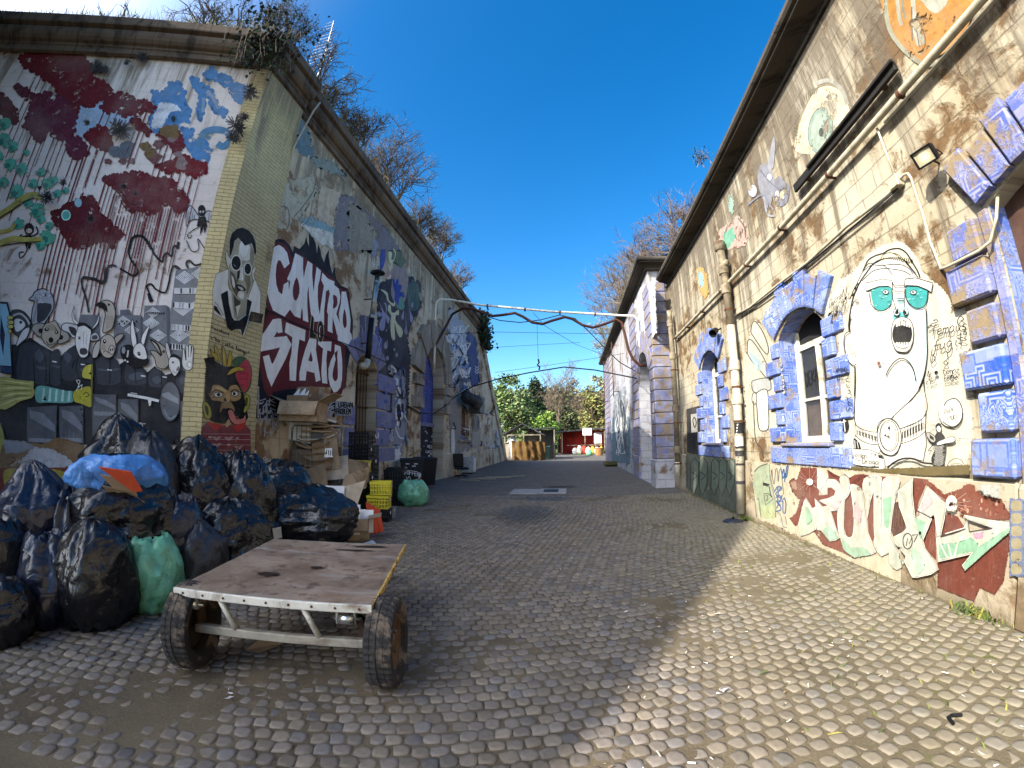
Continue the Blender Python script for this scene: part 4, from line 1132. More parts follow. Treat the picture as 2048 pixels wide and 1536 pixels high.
p = Paint(PF, (0, 720, .20508), .038)
SHC, SHL = '#4c5059', '#8d929c'
for q, rr in (("262,460 560,440 550,820 262,800", 0), ("575,450 815,440 815,815 575,800", 1), ("900,330 1135,335 1135,560 1120,700 900,760", 1), ("1150,380 1350,380 1350,700 1150,740", 1), ("1760,400 1915,400 1890,865 1755,860", 1)):
    pts = p.P(q); p.fill(q, SHC).line(q, 9, BK, 0, True)
    (x0, y0_), (x1, y1_) = pts[0], pts[2]
    p.fill([(x0 + 25, y0_ + 30), (x0 + (x1 - x0) * .55, y0_ + 60), (x1 - 12, y0_ + (y1_ - y0_) * .5), (x1 - 12, y0_ + (y1_ - y0_) * .68), (x0 + 35, y0_ + (y1_ - y0_) * .3)], '#6f747e')
    p.fill([(x0 + 15, y1_ - 60), (x1 - 20, y1_ - 50), (x1 - 25, y1_ - 15), (x0 + 20, y1_ - 20)], '#767b85')
    if rr:
        for k in range(5): p.line([(x0 + 25 + k * (x1 - x0 - 40) / 5, y1_ - 30), (x0 + 22 + k * (x1 - x0 - 40) / 5, y0_ + (y1_ - y0_) * (.45 + .08 * k))], 9, SHL, 0, taper=True)
p.ell(1658, 405, 98, 195, '#5a5e68', ol=8).fill("1580,330 1640,310 1740,380 1740,430 1590,360", '#8b909a').line("1600,480 1650,570 1720,540", 16, '#7a7f89')
p.line("1245,338 1340,355 1450,375 1550,400", 26, '#cfd0d2', 0).fill("1440,380 1480,380 1470,440 1455,450", '#d5d6d8').line("1275,320 1335,328 1330,360 1278,350", 7, '#cfd0d2', 0, True)
p.text("LOMO", 1165, 640, (48, 10), (10, -70), 7, '#b9bcc2', .2)
p.line("1420,620 1330,640 1330,730", 5, '#b9bcc2')
p.fill("1450,740 1540,730 1530,860 1490,865", D1).fill("1580,780 1690,770 1690,835 1590,830", D1).fill("1710,740 1760,750 1750,840 1710,830", D1)
# the kicking leg: green skirt, striped sock, yellow shoe
p.fill("0,165 150,190 280,205 330,210 325,270 340,310 310,370 200,400 120,450 0,475", '#9b9a58', 2)
for k in range(7): p.line([(0, 195 + 42 * k), (150, 215 + 28 * k), (310, 235 + 22 * k)], 12, ('#c7c585', '#6f6f3a')[k % 2], 3, taper=True)
p.fill("345,285 400,250 520,270 640,300 720,310 718,400 640,420 480,415 360,410", '#5f9a94', 3)
for k in range(5): p.fill([(420 + 62 * k, 268 + 8 * k), (440 + 62 * k, 270 + 8 * k), (432 + 62 * k, 404), (408 + 62 * k, 404)], '#a9c6c2')
p.shape("715,310 800,270 850,255 890,280 895,455 780,425 720,400", '#a39c33', 6).shape("805,170 800,110 830,60 880,40 905,50 905,180 860,185", '#b5ae42', 6).fill("890,40 908,50 900,458 886,455", '#6a651f')
p.line("810,340 840,315 870,345 830,360", 10, '#4b4718').line("740,300 770,250 745,200 780,205 760,270 800,240 790,290", 6, '#d8d8d4')
p.fill("0,610 30,680 50,800 50,880 0,960", '#8e9046', 2).line("0,610 30,680 50,800 50,880 10,950", 10, BK, 3)
# bare plaster and a red and yellow skirting
p.fill("60,780 250,810 420,830 560,760 800,830 860,900 740,1030 450,1060 100,1060 0,1040 0,930", '#6f5433', 0, 14, 4).fill("330,860 480,870 620,940 720,1010 600,1045 300,1050 200,1000", '#a3a4ab', 0, 16, 9).fill("40,790 240,800 330,850 160,900 60,900", '#7f8290', 0, 14, 2)
p.fill("860,900 1200,860 1500,880 1760,870 1920,900 1900,1060 860,1060", '#8c8f98', 0, 12, 12)
p.fill("-60,1052 900,1045 1300,1060 1300,1700 -60,1700", '#6e2a20').fill("40,1080 180,1060 300,1120 220,1220 60,1240", '#9b8a33', 3).fill("380,1080 560,1070 700,1150 480,1200", '#9b8a33', 3)
p.done("riot_shield_mural", MPW, LB)

# --- pier: portrait with round glasses, its caption, the ape with a slice of melon
p = Paint(PPI, (400, 440, .15625), .004)
p.shape("205,690 360,630 360,830 380,900 620,990 700,760 780,930 770,1200 740,1250 640,1250 560,1500 500,1420 330,1280 170,1200 160,900", '#d9d7cc', 5, sm=0)
p.fill("370,470 372,250 400,170 460,110 540,88 620,120 690,200 720,300 728,420 700,470 690,600 640,900 620,980 540,1040 470,1000 400,880 360,760 360,630", '#a8a28a', 3)
p.fill("500,330 540,290 575,335 630,320 660,400 640,500 560,520 500,480", '#d8d4c4', 3).fill("380,640 430,700 450,800 430,860 395,780", '#d8d4c4', 2).fill("600,760 640,740 640,830 610,900", '#cdc8b6', 2)
p.fill("470,930 520,910 560,940 550,1010 500,990", '#d4d0c0', 2)
p.fill("378,470 382,260 410,170 470,115 540,96 620,130 680,200 712,300 722,410 700,460 690,380 665,295 620,310 575,330 520,260 490,225 440,270 430,340 400,440", BK)
p.fill("440,270 490,230 520,260 500,330 470,400 440,450 410,440 430,340", '#a59e86').fill("650,330 690,400 690,520 660,600 640,520 640,420", '#8f8872').fill("530,270 575,330 630,320 600,420 560,480 520,420 510,340", '#ebe9df', 2)
p.shape("325,440 340,385 370,470 410,510 380,580 370,630 340,570", '#cfc9b3', 7, sm=0).shape("690,600 715,590 715,640 690,690 705,760 680,780 665,720 665,650", '#cfc9b3', 7, sm=0)
p.fill("380,640 440,690 470,780 500,900 470,980 420,900 390,780", '#5b5544').fill("400,700 430,740 450,830 440,880 415,830", '#d6d2c2').fill("580,690 640,720 650,820 620,930 590,960 600,860 570,760", '#78715c').fill("510,600 550,600 555,760 540,780 490,760 510,690", '#e3e0d4').fill("480,660 515,640 505,740 480,770 500,800 470,780", '#2b2820')
p.ell(463, 550, 66, 98, BK, ol=14, oc='#d9d6ca').ell(612, 625, 48, 76, BK, ol=12, oc='#d9d6ca').line("520,570 550,585 575,570", 14, '#d9d6ca').fill("425,560 460,590 470,600 440,590", '#8a867a').fill("590,640 620,660 600,650", '#8a867a')
for q in ("455,830 500,825 540,840 590,890 570,910 530,900 490,915 470,880",): p.fill(q, '#2b2822', 2)
p.fill("480,850 530,860 560,895 520,890", '#d0ccbc', 2).fill("400,900 420,1100 440,1250 480,1285 600,1200 600,1000 540,1040 470,1000", '#9d967f').fill("430,950 470,1010 520,1040 500,1180 470,1220 445,1150", '#4a4538').fill("455,1110 520,1080 480,1240", '#cfc9b0')
p.fill("268,950 355,900 370,1060 410,1240 440,1285 500,1285 590,1220 605,1010 665,1045 600,1330 545,1490 520,1400 460,1395 400,1420 350,1370 310,1180", BK)
p.fill("180,1090 215,1110 285,1240 180,1150", BK).line("190,1050 240,1110 300,1220", 6, BK, 0)
for x, y in ((400, 1400), (440, 1440), (470, 1480), (500, 1440), (540, 1490)): p.line([(x, y - 60), (x + 12, y + 30)], 12, BK, 0, taper=True)
p.done("portrait_mural", MP, LB)
p = Paint(PPI, (395, 640, .1953), .004)
p.text("Pocaluce...", 148, 92, (19, 7), (-4, -34), 5, BK, .25).text("c'ha visto lungo!", 138, 195, (21, 9), (-3, -44), 5.5, BK, .25)
for q in ("170,250 215,310 240,430 200,400 180,330", "255,260 290,340 300,480 270,520 255,400", "335,310 355,370 340,480 300,520 310,400", "130,285 160,330 200,350 210,420 150,370", "105,345 130,380 180,420 140,430", "300,560 360,490 440,475 490,515 400,520 330,560"):
    p.shape(q, '#b39b33', 5, sm=3)
p.fill("90,560 100,460 160,410 230,450 300,480 380,480 420,640 470,760 490,880 520,1000 440,1070 330,1060 180,1050 110,1000 80,850 80,700", '#15110e', 2)
for k in range(9): p.fill([(100 + 6 * k, 640 - 30 * k % 200), (78 - (k % 3) * 8, 600 - 26 * k), (112 + 8 * k, 600 - 28 * k)], '#15110e')
p.shape("365,440 380,395 440,372 500,395 545,470 555,560 540,680 500,740 460,745 420,650 385,570 400,500", '#3c5a3a', 5, sm=3).fill("395,560 420,470 500,400 540,480 545,600 520,690 480,740 440,680 410,620", '#b03a46', 3)
for k in range(18): p.ell(440 + (k % 5) * 18, 480 + (k // 5) * 60 + (k % 2) * 8, 4, 8, '#3b1016', 8)
p.fill("365,440 380,395 440,372 490,395 430,470 380,480", '#3c5a3a', 2).shape("300,560 350,500 430,478 480,515 400,525 330,560", '#b39b33', 5, sm=3)
p.fill("140,720 160,670 230,670 310,720 330,680 400,665 440,730 440,800 390,830 340,830 300,860 230,830 150,820 130,770", '#a78a5c', 3).fill("180,690 250,690 300,740 230,730", '#c7b077', 3).fill("250,850 300,800 350,850 380,920 340,960 270,900 230,950 240,880", '#8f7550', 3)
p.ell(212, 765, 46, 26, '#dcdcd2', ol=7).ell(216, 764, 18, 18, '#0c0c10').ell(382, 755, 36, 26, '#dcdcd2', ol=7).ell(376, 755, 15, 18, '#0c0c10').line("150,740 200,715 270,745", 10, BK).line("340,735 380,712 430,735", 10, BK)
p.ell(285, 815, 16, 18, '#2d2018').ell(330, 822, 13, 16, '#2d2018').fill("300,760 320,740 335,820 310,840 290,800", '#c09a66', 2)
p.fill("255,930 310,900 370,920 340,960 280,990 250,980", BK, 2).shape("310,940 350,920 400,1000 460,1010 490,970 495,1030 460,1080 400,1080 340,1030", '#c8776a', 5, sm=3).ell(405, 1000, 16, 20, '#7a3a2a')
p.shape("50,870 80,830 130,890 145,970 120,1015 80,1000 60,940", '#a39d3e', 6, sm=3).fill("75,870 110,900 110,980 85,950", '#3a3418', 2).shape("475,790 500,760 535,790 530,880 490,950 470,930 490,860", '#a39d3e', 6, sm=3).fill("490,800 515,800 510,870 490,880", '#4a4420', 2)
p.fill("40,1100 110,1040 280,1080 350,1070 480,1060 545,1130 550,1560 35,1560", '#7a3a3e').fill("100,1045 200,1060 290,1090 240,1090 190,1140 140,1100", '#b3362c').fill("345,1085 430,1070 500,1040 480,1100 410,1150 370,1100", '#b3362c').fill("280,1070 320,1010 345,1060 300,1100", '#b99a72')
for k in range(16):
    x, y = 120 + (k % 4) * 95 + rnd.uniform(-20, 20), 1200 + (k // 4) * 80 + rnd.uniform(-15, 15)
    for j in range(3): p.line([(x - 45 + j * 12, y), (x, y + 34 - j * 11), (x + 45 - j * 12, y - 4)], 4, '#d6b9b4' if k % 3 else '#a02a2c')
    if k % 3 == 0: p.ell(x, y, 16, 11, '#d8d2cc', 12).ell(x, y, 6, 9, BK, 8)
for k in range(5): p.line([(60, 1165 + 55 * k), (540, 1170 + 55 * k)], 3, '#cfc0a8', 0)
p.done("ape_mural", MPW, LB)

# --- slogan in white letters on dark red
p = Paint(PL, (500, 450, .14323), .004)
p.fill("190,720 215,520 250,330 310,235 400,190 480,205 560,290 600,380 615,290 690,335 760,260 785,165 800,230 825,300 820,130 850,60 870,140 920,260 935,400 950,270 980,330 1000,440 1035,520 1060,420 1105,340 1100,440 1120,560 1150,680 1170,600 1195,585 1190,680 1210,760 1260,840 1370,890 1390,960 1400,1100 1440,1340 1430,1650 1360,2000 1340,2250 1200,2420 1180,2700 1000,2700 0,2700 60,2000 120,1350 230,1150 190,950", '#15151d')
p.fill("225,800 240,560 270,380 330,270 400,235 480,260 550,350 590,470 640,370 740,430 1000,620 1180,760 1240,880 1370,910 1380,1120 1420,1500 1330,1700 1330,2200 1280,2360 1190,2400 980,2330 850,2290 560,2290 330,2330 270,2420 200,2300 130,1950 100,1750 110,1500 150,1340 250,1250 240,1100", '#5d1d22')
WH = '#e4e3df'
CT = ["553,540 480,607 430,500 395,490 370,560 358,700 368,830 400,930 450,962 470,830 535,790 520,750 575,620 610,480 632,392 742,455 740,600 750,740 770,640 805,500 872,545 868,700 880,850 890,935 905,780 930,585 992,640 975,760 950,850 945,1000 955,1140 975,1250 990,1120 1010,980 1032,850 995,770 1010,665 1090,750 1180,790 1175,835 1240,890 1262,1000 1250,1090 1205,1240 1253,1360 1240,1240 1270,1100 1280,930 1340,930 1365,1060 1390,1200 1405,1330 1395,1480 1410,1536 1215,1536 1190,1420 1155,1290 1150,1450 1155,1510 1085,1480 1090,1250 1075,1210 1085,1110 1105,1000 1115,960 1100,900 1060,930 1050,1060 1035,1200 1035,1400 980,1350 900,1350 880,1270 855,1260 840,1150 825,1000 818,850 800,950 800,1120 815,1360 740,1330 735,1190 720,1160 705,1305 620,1270 560,1180 520,1230 485,1280 410,1240 320,1190 270,1060 240,940 225,700 245,520 300,370 350,300 405,278 470,320 520,390"]
for t in CT: p.fill(t, WH)
p.fill("650,730 685,830 690,950 650,1050 615,1040 598,960 605,850", '#5d1d22', 2).fill("535,760 560,790 550,880 545,910", '#15151d').fill("1160,975 1210,1000 1222,1080 1205,1140 1160,1165 1165,1070", '#5d1d22', 2).fill("1320,1170 1345,1280 1350,1400 1320,1440 1295,1360 1300,1260", '#5d1d22', 2).fill("745,470 790,490 760,700 745,690", '#5d1d22').fill("880,560 925,580 895,850 885,840", '#5d1d22').fill("395,930 425,950 455,950 440,965", '#15151d')
p.fr = (500, 620, .14323)
ST = ["320,130 400,118 435,125 455,310 395,325 380,300 330,380 470,370 510,360 580,480 500,680 410,850 300,1070 240,930 180,650 265,625 300,740 320,750 380,620 420,520 350,540 150,580 125,400 200,310",
      "505,170 775,280 765,440 690,410 665,600 640,990 555,985 550,740 580,600 590,380 485,310", "830,395 930,410 920,560 955,780 985,980 920,1005 900,880 790,850 775,985 690,985 690,880 730,700 775,540",
      "950,440 1140,440 1130,580 1080,560 1065,700 1080,1030 1010,1020 995,880 1010,640 1020,540 950,480", "1185,480 1265,510 1285,680 1290,800 1285,960 1265,1080 1215,1140 1170,1150 1120,1060 1095,940 1095,820 1130,700 1180,600",
      "1225,300 1330,300 1415,330 1430,430 1390,510 1340,490 1225,430"]
for t in ST: p.fill(t, WH)
p.fill("850,575 875,690 865,725 815,705", '#5d1d22').fill("1215,640 1225,800 1225,950 1185,995 1155,940 1160,840", '#5d1d22', 2).fill("1180,600 1225,560 1215,700 1200,720", '#5d1d22')
p.line("860,90 890,110 880,290 890,320 925,350 915,400 830,385 840,270", 16, '#b9a98a', 0, True).ell(985, 300, 50, 153, '#b9a98a')
p.fill("860,90 890,110 880,290 890,320 925,350 915,400 830,385 840,270", '#14140f').ell(985, 300, 42, 145, '#14140f', a=.0).ell(985, 305, 16, 90, '#5d1d22').line("975,380 970,260 990,225", 9, WH)
p.fill("190,580 265,600 280,620 180,650", '#5d1d22')
# fence of white sticks, candle, signature, tag at the right
for cx, cy, n_, sx, sy in ((210, 1420, 34, 120, 160), (290, 1540, 26, 130, 130), (1060, 1360, 30, 70, 150), (1090, 1480, 20, 70, 120), (300, 1700, 20, 110, 110)):
    for k in range(n_):
        x, y = cx + rnd.uniform(-1, 1) * sx, cy + rnd.uniform(-1, 1) * sy
        a = rnd.choice((1.57, 1.45, 1.75, .3, -.4, .9)); L = rnd.uniform(40, 90)
        p.line([(x, y), (x + L * math.cos(a), y - L * math.sin(a))], 13, '#c4c6cc', 0).line([(x + 3, y - 3), (x + (L - 6) * math.cos(a), y - (L - 6) * math.sin(a))], 5, '#15151d', 0)
p.line("115,1500 115,1300 118,1070", 17, '#c4c6cc', 0).line("115,1480 117,1090", 7, '#15151d', 0)
p.line("75,1960 78,2240", 26, '#cfcfc8', 0).ell(75, 1925, 16, 34, '#a03a2a').text("guemix", 180, 2100, (48, 8), (6, -86), 9, '#d8d8d4', .3).line("200,2175 300,2170", 7, '#d8d8d4', 0).line("205,2195 280,2190", 7, '#d8d8d4', 0)
p.fill("1195,1270 1425,1290 1425,1480 1195,1470", '#8e9198').text("URBAN", 1235, 1360, (34, 0), (0, -70), 15, BK, .2).text("PROBLEM", 1205, 1450, (24, 0), (0, -70), 14, BK, .2)
p.done("slogan_graffiti", MP, LB)

# --- faded paintings above the slogan and the splash mural round the flue
p = Paint(PL, (380, 0, .3256), .003)
p.fill("630,760 690,740 740,860 760,940 700,960 640,880 610,900", '#5f7a86', 0, 16, 1).fill("740,960 880,1000 960,1080 880,1060 780,1020", '#7c8a86', 0, 12, 5).fill("560,1140 760,1080 770,1180 680,1330 560,1400 520,1300", '#b5b09a', 0, 14, 2)
p.fill("690,1350 760,1340 830,1370 890,1400 880,1500 800,1450 730,1420", '#7fa2ac', 0, 14, 3).fill("690,1380 880,1440 880,1520 800,1490", '#d8d6c9', 0, 10, 8)
p.fill("890,1536 890,1280 920,1200 1000,1210 1080,1300 1200,1400 1290,1536", '#77727a', 0, 8, 4).fill("980,1240 1060,1300 1110,1400 1130,1536 980,1536", '#8b8478', 0, 20, 5).fill("800,1150 920,1180 890,1300 880,1400 780,1330", '#bfae98', 0, 10, 2)
p.line("530,1300 560,1270 600,1280 610,1340 600,1400 575,1410", 6, '#6b675c').line("640,1330 700,1260 760,1170 770,1110", 6, '#6b675c').ell(575, 1315, 8, 12, '#3a352c').line("510,1400 530,1330 515,1290", 14, '#6f6a70')
p.line("660,1330 700,1380 740,1320", 5, '#7a7568')
p.done("faded_mural", MPO, LB)
p = Paint(PL, (720, 460, .15625), .004)
p.fill("270,680 370,640 430,600 640,600 760,660 770,1000 640,1200 600,1380 640,1640 600,2400 560,2600 420,2560 250,1900 240,1300 230,900", '#33313d', 0, 20, 3)
p.fill("400,520 540,400 600,560 620,640 580,900 480,960 400,830 410,640", '#8f8180', 3).fill("620,700 740,690 760,960 690,1040 620,960", '#47605b', 3).fill("380,160 500,240 580,420 520,480 420,380 380,260", '#5e6a58', 0, 20, 2).fill("470,940 540,860 570,980 540,1020 480,1000", '#5f8f80', 3)
LIL, CRM = '#8f90ad', '#c9c7a4'
for t, c in (("255,500 265,270 320,250 330,330 310,440 280,505", '#27408f'), ("415,620 440,630 450,690 470,630 495,640 490,700 520,700 535,730 515,790 560,800 570,870 520,850 500,900 495,970 470,940 440,900 445,800 425,720", '#27408f'),
             ("160,150 200,120 240,190 215,240 200,340 165,350 150,290 180,230", '#85879c'), ("150,410 185,405 195,430 230,430 232,350 245,360 250,460 200,445 180,480 155,470", '#b6b4ac'), ("365,290 390,275 410,310 400,370 430,380 450,300 425,250 440,245 460,300 440,380 410,420 410,470 370,500 395,440 370,400", CRM),
             ("320,370 345,420 355,480 385,540 380,580 350,600 290,590 340,560 350,500", '#a9827e'), ("105,840 130,760 160,700 200,680 205,740 170,730 190,790 150,760 140,830 155,870 120,860", '#b6b4ac'),
             ("225,1040 280,1060 270,990 235,900 300,1030 330,1060 325,960 300,940 330,935 350,1010 335,1070 380,1130 355,1200 330,1120 320,1240 295,1290 255,1270 250,1190 290,1100 240,1110", LIL),
             ("365,960 395,970 400,1040 440,1060 490,1020 495,1090 460,1090 460,1170 540,1270 540,1350 510,1375 470,1300 440,1180 450,1380 430,1410 400,1360 390,1170 400,1100 360,1030", CRM),
             ("540,1080 560,1020 560,1130 540,1145 530,1110", LIL), ("580,1040 600,1250 610,1310 590,1340 565,1290 585,1220", '#7d7f95'), ("640,1080 625,1000 660,1080 680,1130 660,1185 640,1150", LIL),
             ("265,760 350,800 370,900 430,940 440,900 450,960 420,975 350,900 330,830", CRM), ("600,560 640,540 660,480 690,520 640,600", '#9a9a86'), ("660,940 680,930 680,985 660,980", LIL), ("750,800 790,830 800,900 770,890", '#8c8a84'), ("700,610 715,600 715,660 700,650", '#9aa08e')):
    p.fill(t, c, 3)
for x, y, rx, ry in ((330, 1480, 24, 46), (440, 1530, 12, 20), (400, 1780, 45, 70), (470, 1600, 16, 30), (350, 1640, 20, 30), (560, 2500, 40, 60)): p.ell(x, y, rx, ry, '#8d8d99')
p.fill("0,1090 70,1090 75,1560 0,1560", '#5c5e78').fill("80,1100 150,1110 140,1560 80,1560", '#585a76').fill("200,1230 240,1240 225,1560 170,1540", '#5a6090').fill("230,1370 290,1390 280,1600 220,1570", '#4f5890')
for x in (20, 110, 200, 255): p.line([(x - 14, 1200 + x * .6), (x + 14, 1280 + x * .5), (x - 12, 1350 + x * .5), (x + 10, 1430 + x * .4)], 9, '#a4a8c4')
# drawings lower on the wall: white tangle, skeleton, dark band
p.fr = (700, 440, .33866)
p.fill("260,930 300,880 320,890 330,1250 300,1400 240,1420 250,1200", '#8d919e', 0, 8, 3).fill("270,940 290,940 300,1080 310,1150 285,1230 265,1180 280,1060", '#e0e0e2', 0, 7, 4).fill("275,1100 295,1090 300,1160 285,1190", '#2b2b34', 3).fill("250,1360 290,1350 300,1420 260,1440", '#e2e2e0', 0, 8, 2)
for k in range(12): p.line([(170 + rnd.uniform(0, 90), 1180 + rnd.uniform(0, 160)) for _ in range(5)], 6, '#d9d9dc' if k % 3 else BK)
p.line("165,1250 180,1190 220,1170 260,1210 290,1280 320,1290", 8, '#d9d9dc').line("170,1260 220,1330 300,1340", 7, '#d9d9dc')
p.fill("110,1320 150,1310 175,1420 100,1440", '#6a3026', 0, 8, 1).fill("120,1330 250,1310 260,1400 180,1430", '#9c978c', 0, 9, 6)
p.fill("590,520 680,640 700,900 640,1000 600,900 590,700", '#9aa0aa', 0, 14, 3).fill("690,660 740,700 760,960 720,980 700,800", '#3c4878', 0, 10, 2).fill("640,920 700,920 700,1030 650,1010", '#4c5166', 0, 8, 5)
for k in range(14): p.line([(rnd.uniform(590, 680), rnd.uniform(620, 900)) for _ in range(4)], 5, '#c9ccd2')
for k in range(3): p.line([(738, 860 + 16 * k), (750, 874 + 16 * k), (762, 858 + 16 * k)], 4, '#c9ccd2')
p.fill("730,1150 760,1160 770,1330 720,1340", '#a6a29a', 0, 8, 7)
for k in range(5): p.ell(742, 1200, 5 + 4 * k, 14 + 9 * k, None, ol=3, oc='#4b4742')
p.fill("590,1060 640,1020 660,1050 650,1270 700,1300 700,1420 600,1420", '#8f8c88', 0, 9, 7).fill("600,1240 615,1230 620,1360 600,1370", '#dcdcd8', 3)
for k in range(22):
    x, y = rnd.uniform(780, 900), rnd.uniform(1200, 1380); p.line([(x, y), (x + rnd.uniform(-4, 4), y + rnd.uniform(20, 60))], rnd.uniform(4, 10), ('#b8bcc4', '#6e7da4', '#c9c6be', '#56657f')[k % 4], 0)
for k in range(46):
    x, y = rnd.uniform(560, 690), rnd.uniform(640, 1000)
    p.line([(x + rnd.uniform(-28, 28), y + rnd.uniform(-40, 40)) for _ in range(4)], rnd.uniform(4, 9), ('#d6d8de', '#5a76b0', '#2a2c36', '#8fa0bc', '#d9d2c0')[k % 5])
for k in range(40):
    x, y = rnd.uniform(160, 330), rnd.uniform(880, 1330)
    p.line([(x + rnd.uniform(-18, 18), y + rnd.uniform(-34, 34)) for _ in range(4)], rnd.uniform(4, 8), ('#dcdde2', '#6f86bc', '#1f2028', '#3f55a0')[k % 4])
for k in range(26):
    x, y = rnd.uniform(590, 900), rnd.uniform(1040, 1400)
    p.line([(x + rnd.uniform(-16, 16), y + rnd.uniform(-22, 22)) for _ in range(4)], rnd.uniform(4, 7), ('#d6d8de', '#5a76b0', '#33343e')[k % 3])
p.done("splash_mural", MPW, LB)

# --- stickers and scrawl on the blue doors in the arch
pd = Paint(Plane((XL - .5, 0, 0), (1, 0, 0)), (780, 700, .19531), .004)
pd.fill("320,790 545,780 550,1250 320,1230", '#22242e', 0, 10, 3)
for k in range(60):
    x, y = rnd.uniform(335, 530), rnd.uniform(790, 1230); w_, h_ = rnd.uniform(10, 34), rnd.uniform(8, 22)
    pd.fill([(x, y), (x + w_, y + rnd.uniform(-3, 3)), (x + w_, y + h_), (x, y + h_)], rnd.choice(('#b8bac0', '#8e9098', '#d5d5d5', '#3a3f60', '#15151a', '#6b6e86')))
pd.text("RESION", 385, 1000, (13, 0), (0, -24), 5, '#d8d8da', .25).text("CURTION", 365, 1055, (13, 0), (0, -24), 5, '#d8d8da', .25).text("ISUN", 430, 1200, (18, 0), (0, -36), 7, '#d8d8da', .25)
pd.fill("360,790 400,785 470,880 450,890", BK).line("430,860 520,850", 10, '#c9c9cc', 0)
pd.done("sticker_collage", MP, la)
# --- sunlit building: the shouting face with a wrist watch, its captions
WHT, TEAL = '#e6e3d8', '#3fa8a6'
p = Paint(PR, (1640, 480, .19531), .004, .62)
p.fill("60,640 130,560 190,420 330,340 420,230 520,130 640,60 800,20 900,70 960,150 1050,330 1120,400 1250,500 1330,620 1340,760 1480,700 1530,900 1530,1120 1420,1160 1430,1300 1560,1800 1560,2100 1480,2330 1000,2400 300,2380 180,2250 140,1900 150,1350 200,1200 190,900 60,900", '#d9d4c2', 0, 14, 2)
p.fill("330,650 350,470 420,350 520,250 650,190 800,190 900,240 980,330 1020,390 1040,470 1110,520 1080,650 1090,900 1090,1250 1050,1420 980,1600 830,1740 700,1880 380,1900 355,1700 355,1290 300,1260 250,1130 245,980 300,930 300,800", WHT, 3)
p.fill("870,660 1010,680 1075,720 1090,1000 1090,1280 1040,1430 970,1560 960,1400 930,1280 880,1220 960,1100 970,900 930,800 870,740", '#d3eaec', 3).fill("770,560 860,560 865,690 890,760 900,800 760,800 745,770 780,700", '#c2e4e4', 2).fill("750,770 810,740 880,745 900,800 830,790 760,815", '#6cc5c2', 3)
p.fill("620,160 780,120 880,180 940,260 900,250 800,200 700,190 600,220", '#ece3bd', 3)
# skull cap, glasses
p.line("305,940 300,830 318,690 350,560 410,430 480,330 540,250 600,210 640,200", 16, BK).line("305,800 330,640 380,500 430,400", 9, BK).line("440,320 470,250 500,200 570,160 650,135 700,105 770,88 830,95 890,140 940,220 1000,320 1025,390", 15, BK)
for q in ("340,520 400,400 450,300 500,240 560,240 640,200 720,180 820,190 920,240", "430,330 520,260 620,260 740,250 840,255 920,300 950,350", "430,420 500,350 560,310 660,290 760,300 860,320 930,360", "620,200 650,150 720,130 790,160 850,230", "640,250 700,300 740,355", "700,130 800,150 900,250 980,340", "310,600 340,520 390,440", "330,680 350,620"):
    p.line(q, 7, BK)
for k in range(16): p.line([(640 + 20 * k, 200 - 6 * math.sin(k / 5) * 4), (655 + 20 * k, 180 + k * 4)], 9, BK, 0)
for k in range(14): p.line([(860 + 10 * k, 215 + 12 * k), (890 + 9 * k, 220 + 12 * k)], 8, BK, 0)
p.fill("520,510 560,480 700,470 735,500 740,600 710,680 640,720 580,710 540,650", TEAL, 3).fill("880,490 960,470 1060,480 1100,510 1100,600 1060,680 980,695 920,650 885,580", TEAL, 3)
for k in range(14): p.ell(rnd.uniform(545, 720), rnd.uniform(510, 670), 14, 8, ('#7fd0cc', '#38a3a2')[k % 2], 8).ell(rnd.uniform(900, 1080), rnd.uniform(510, 660), 14, 8, ('#7fd0cc', '#38a3a2')[k % 2], 8)
p.line("505,540 520,640 560,700 620,728 690,705 730,640", 6, BK).line("875,500 880,590 920,660 985,697 1060,685 1095,620 1105,520", 9, BK)
p.shape("465,440 640,400 735,415 745,500 700,470 600,475 510,510 470,520", WHT, 7, sm=0).shape("870,400 980,388 1155,440 1140,535 1100,510 1000,470 880,465 865,480", WHT, 9, sm=0).line("740,430 760,470 870,465", 7, BK, 0).line("745,520 800,528 870,520", 6, BK)
for x, y in ((672, 532), (955, 535)): p.ell(x, y, 30, 22, '#cfd6d6', ol=6).ell(x - 3, y - 2, 10, 10, BK)
for y in (598, 626): p.line([(790, y), (860, y)], 8, BK, 0)
p.line("735,510 745,600 770,690 750,740", 6, BK).line("865,500 862,690", 5, BK).ell(785, 740, 32, 34, '#d9eeec', ol=6).fill("765,750 790,705 808,745 790,760", BK, 2).ell(878, 735, 26, 32, '#d9eeec', ol=6).fill("850,745 865,715 890,750 870,760", BK, 2)
p.fill("735,900 760,820 830,785 900,800 945,860 955,960 945,1060 900,1140 840,1150 780,1130 745,1060 730,980", WHT, 3).line("735,900 760,820 830,788 900,803 945,860 958,960 945,1060 900,1140 840,1150 780,1130 745,1060 730,980", 8, BK, 4, True)
p.fill("740,960 770,860 850,820 920,860 945,960 930,1030 900,1080 820,1070 760,1050", BK, 3)
for k in range(6): p.fill([(775 + 26 * k, 825 + abs(k - 2.4) * 7), (795 + 26 * k, 822 + abs(k - 2) * 7), (796 + 26 * k, 872 + abs(k - 2) * 7), (778 + 26 * k, 874 + abs(k - 2) * 7)], WHT)
for k in range(6): p.fill([(775 + 26 * k, 1095), (797 + 26 * k, 1097), (795 + 26 * k, 1048), (778 + 26 * k, 1046)], WHT)
p.fill("770,1080 840,1105 920,1080 915,1120 850,1145 790,1125", WHT, 3).line("775,1085 840,1110 920,1090", 6, BK).line("800,1115 850,1120 890,1105", 4, BK)
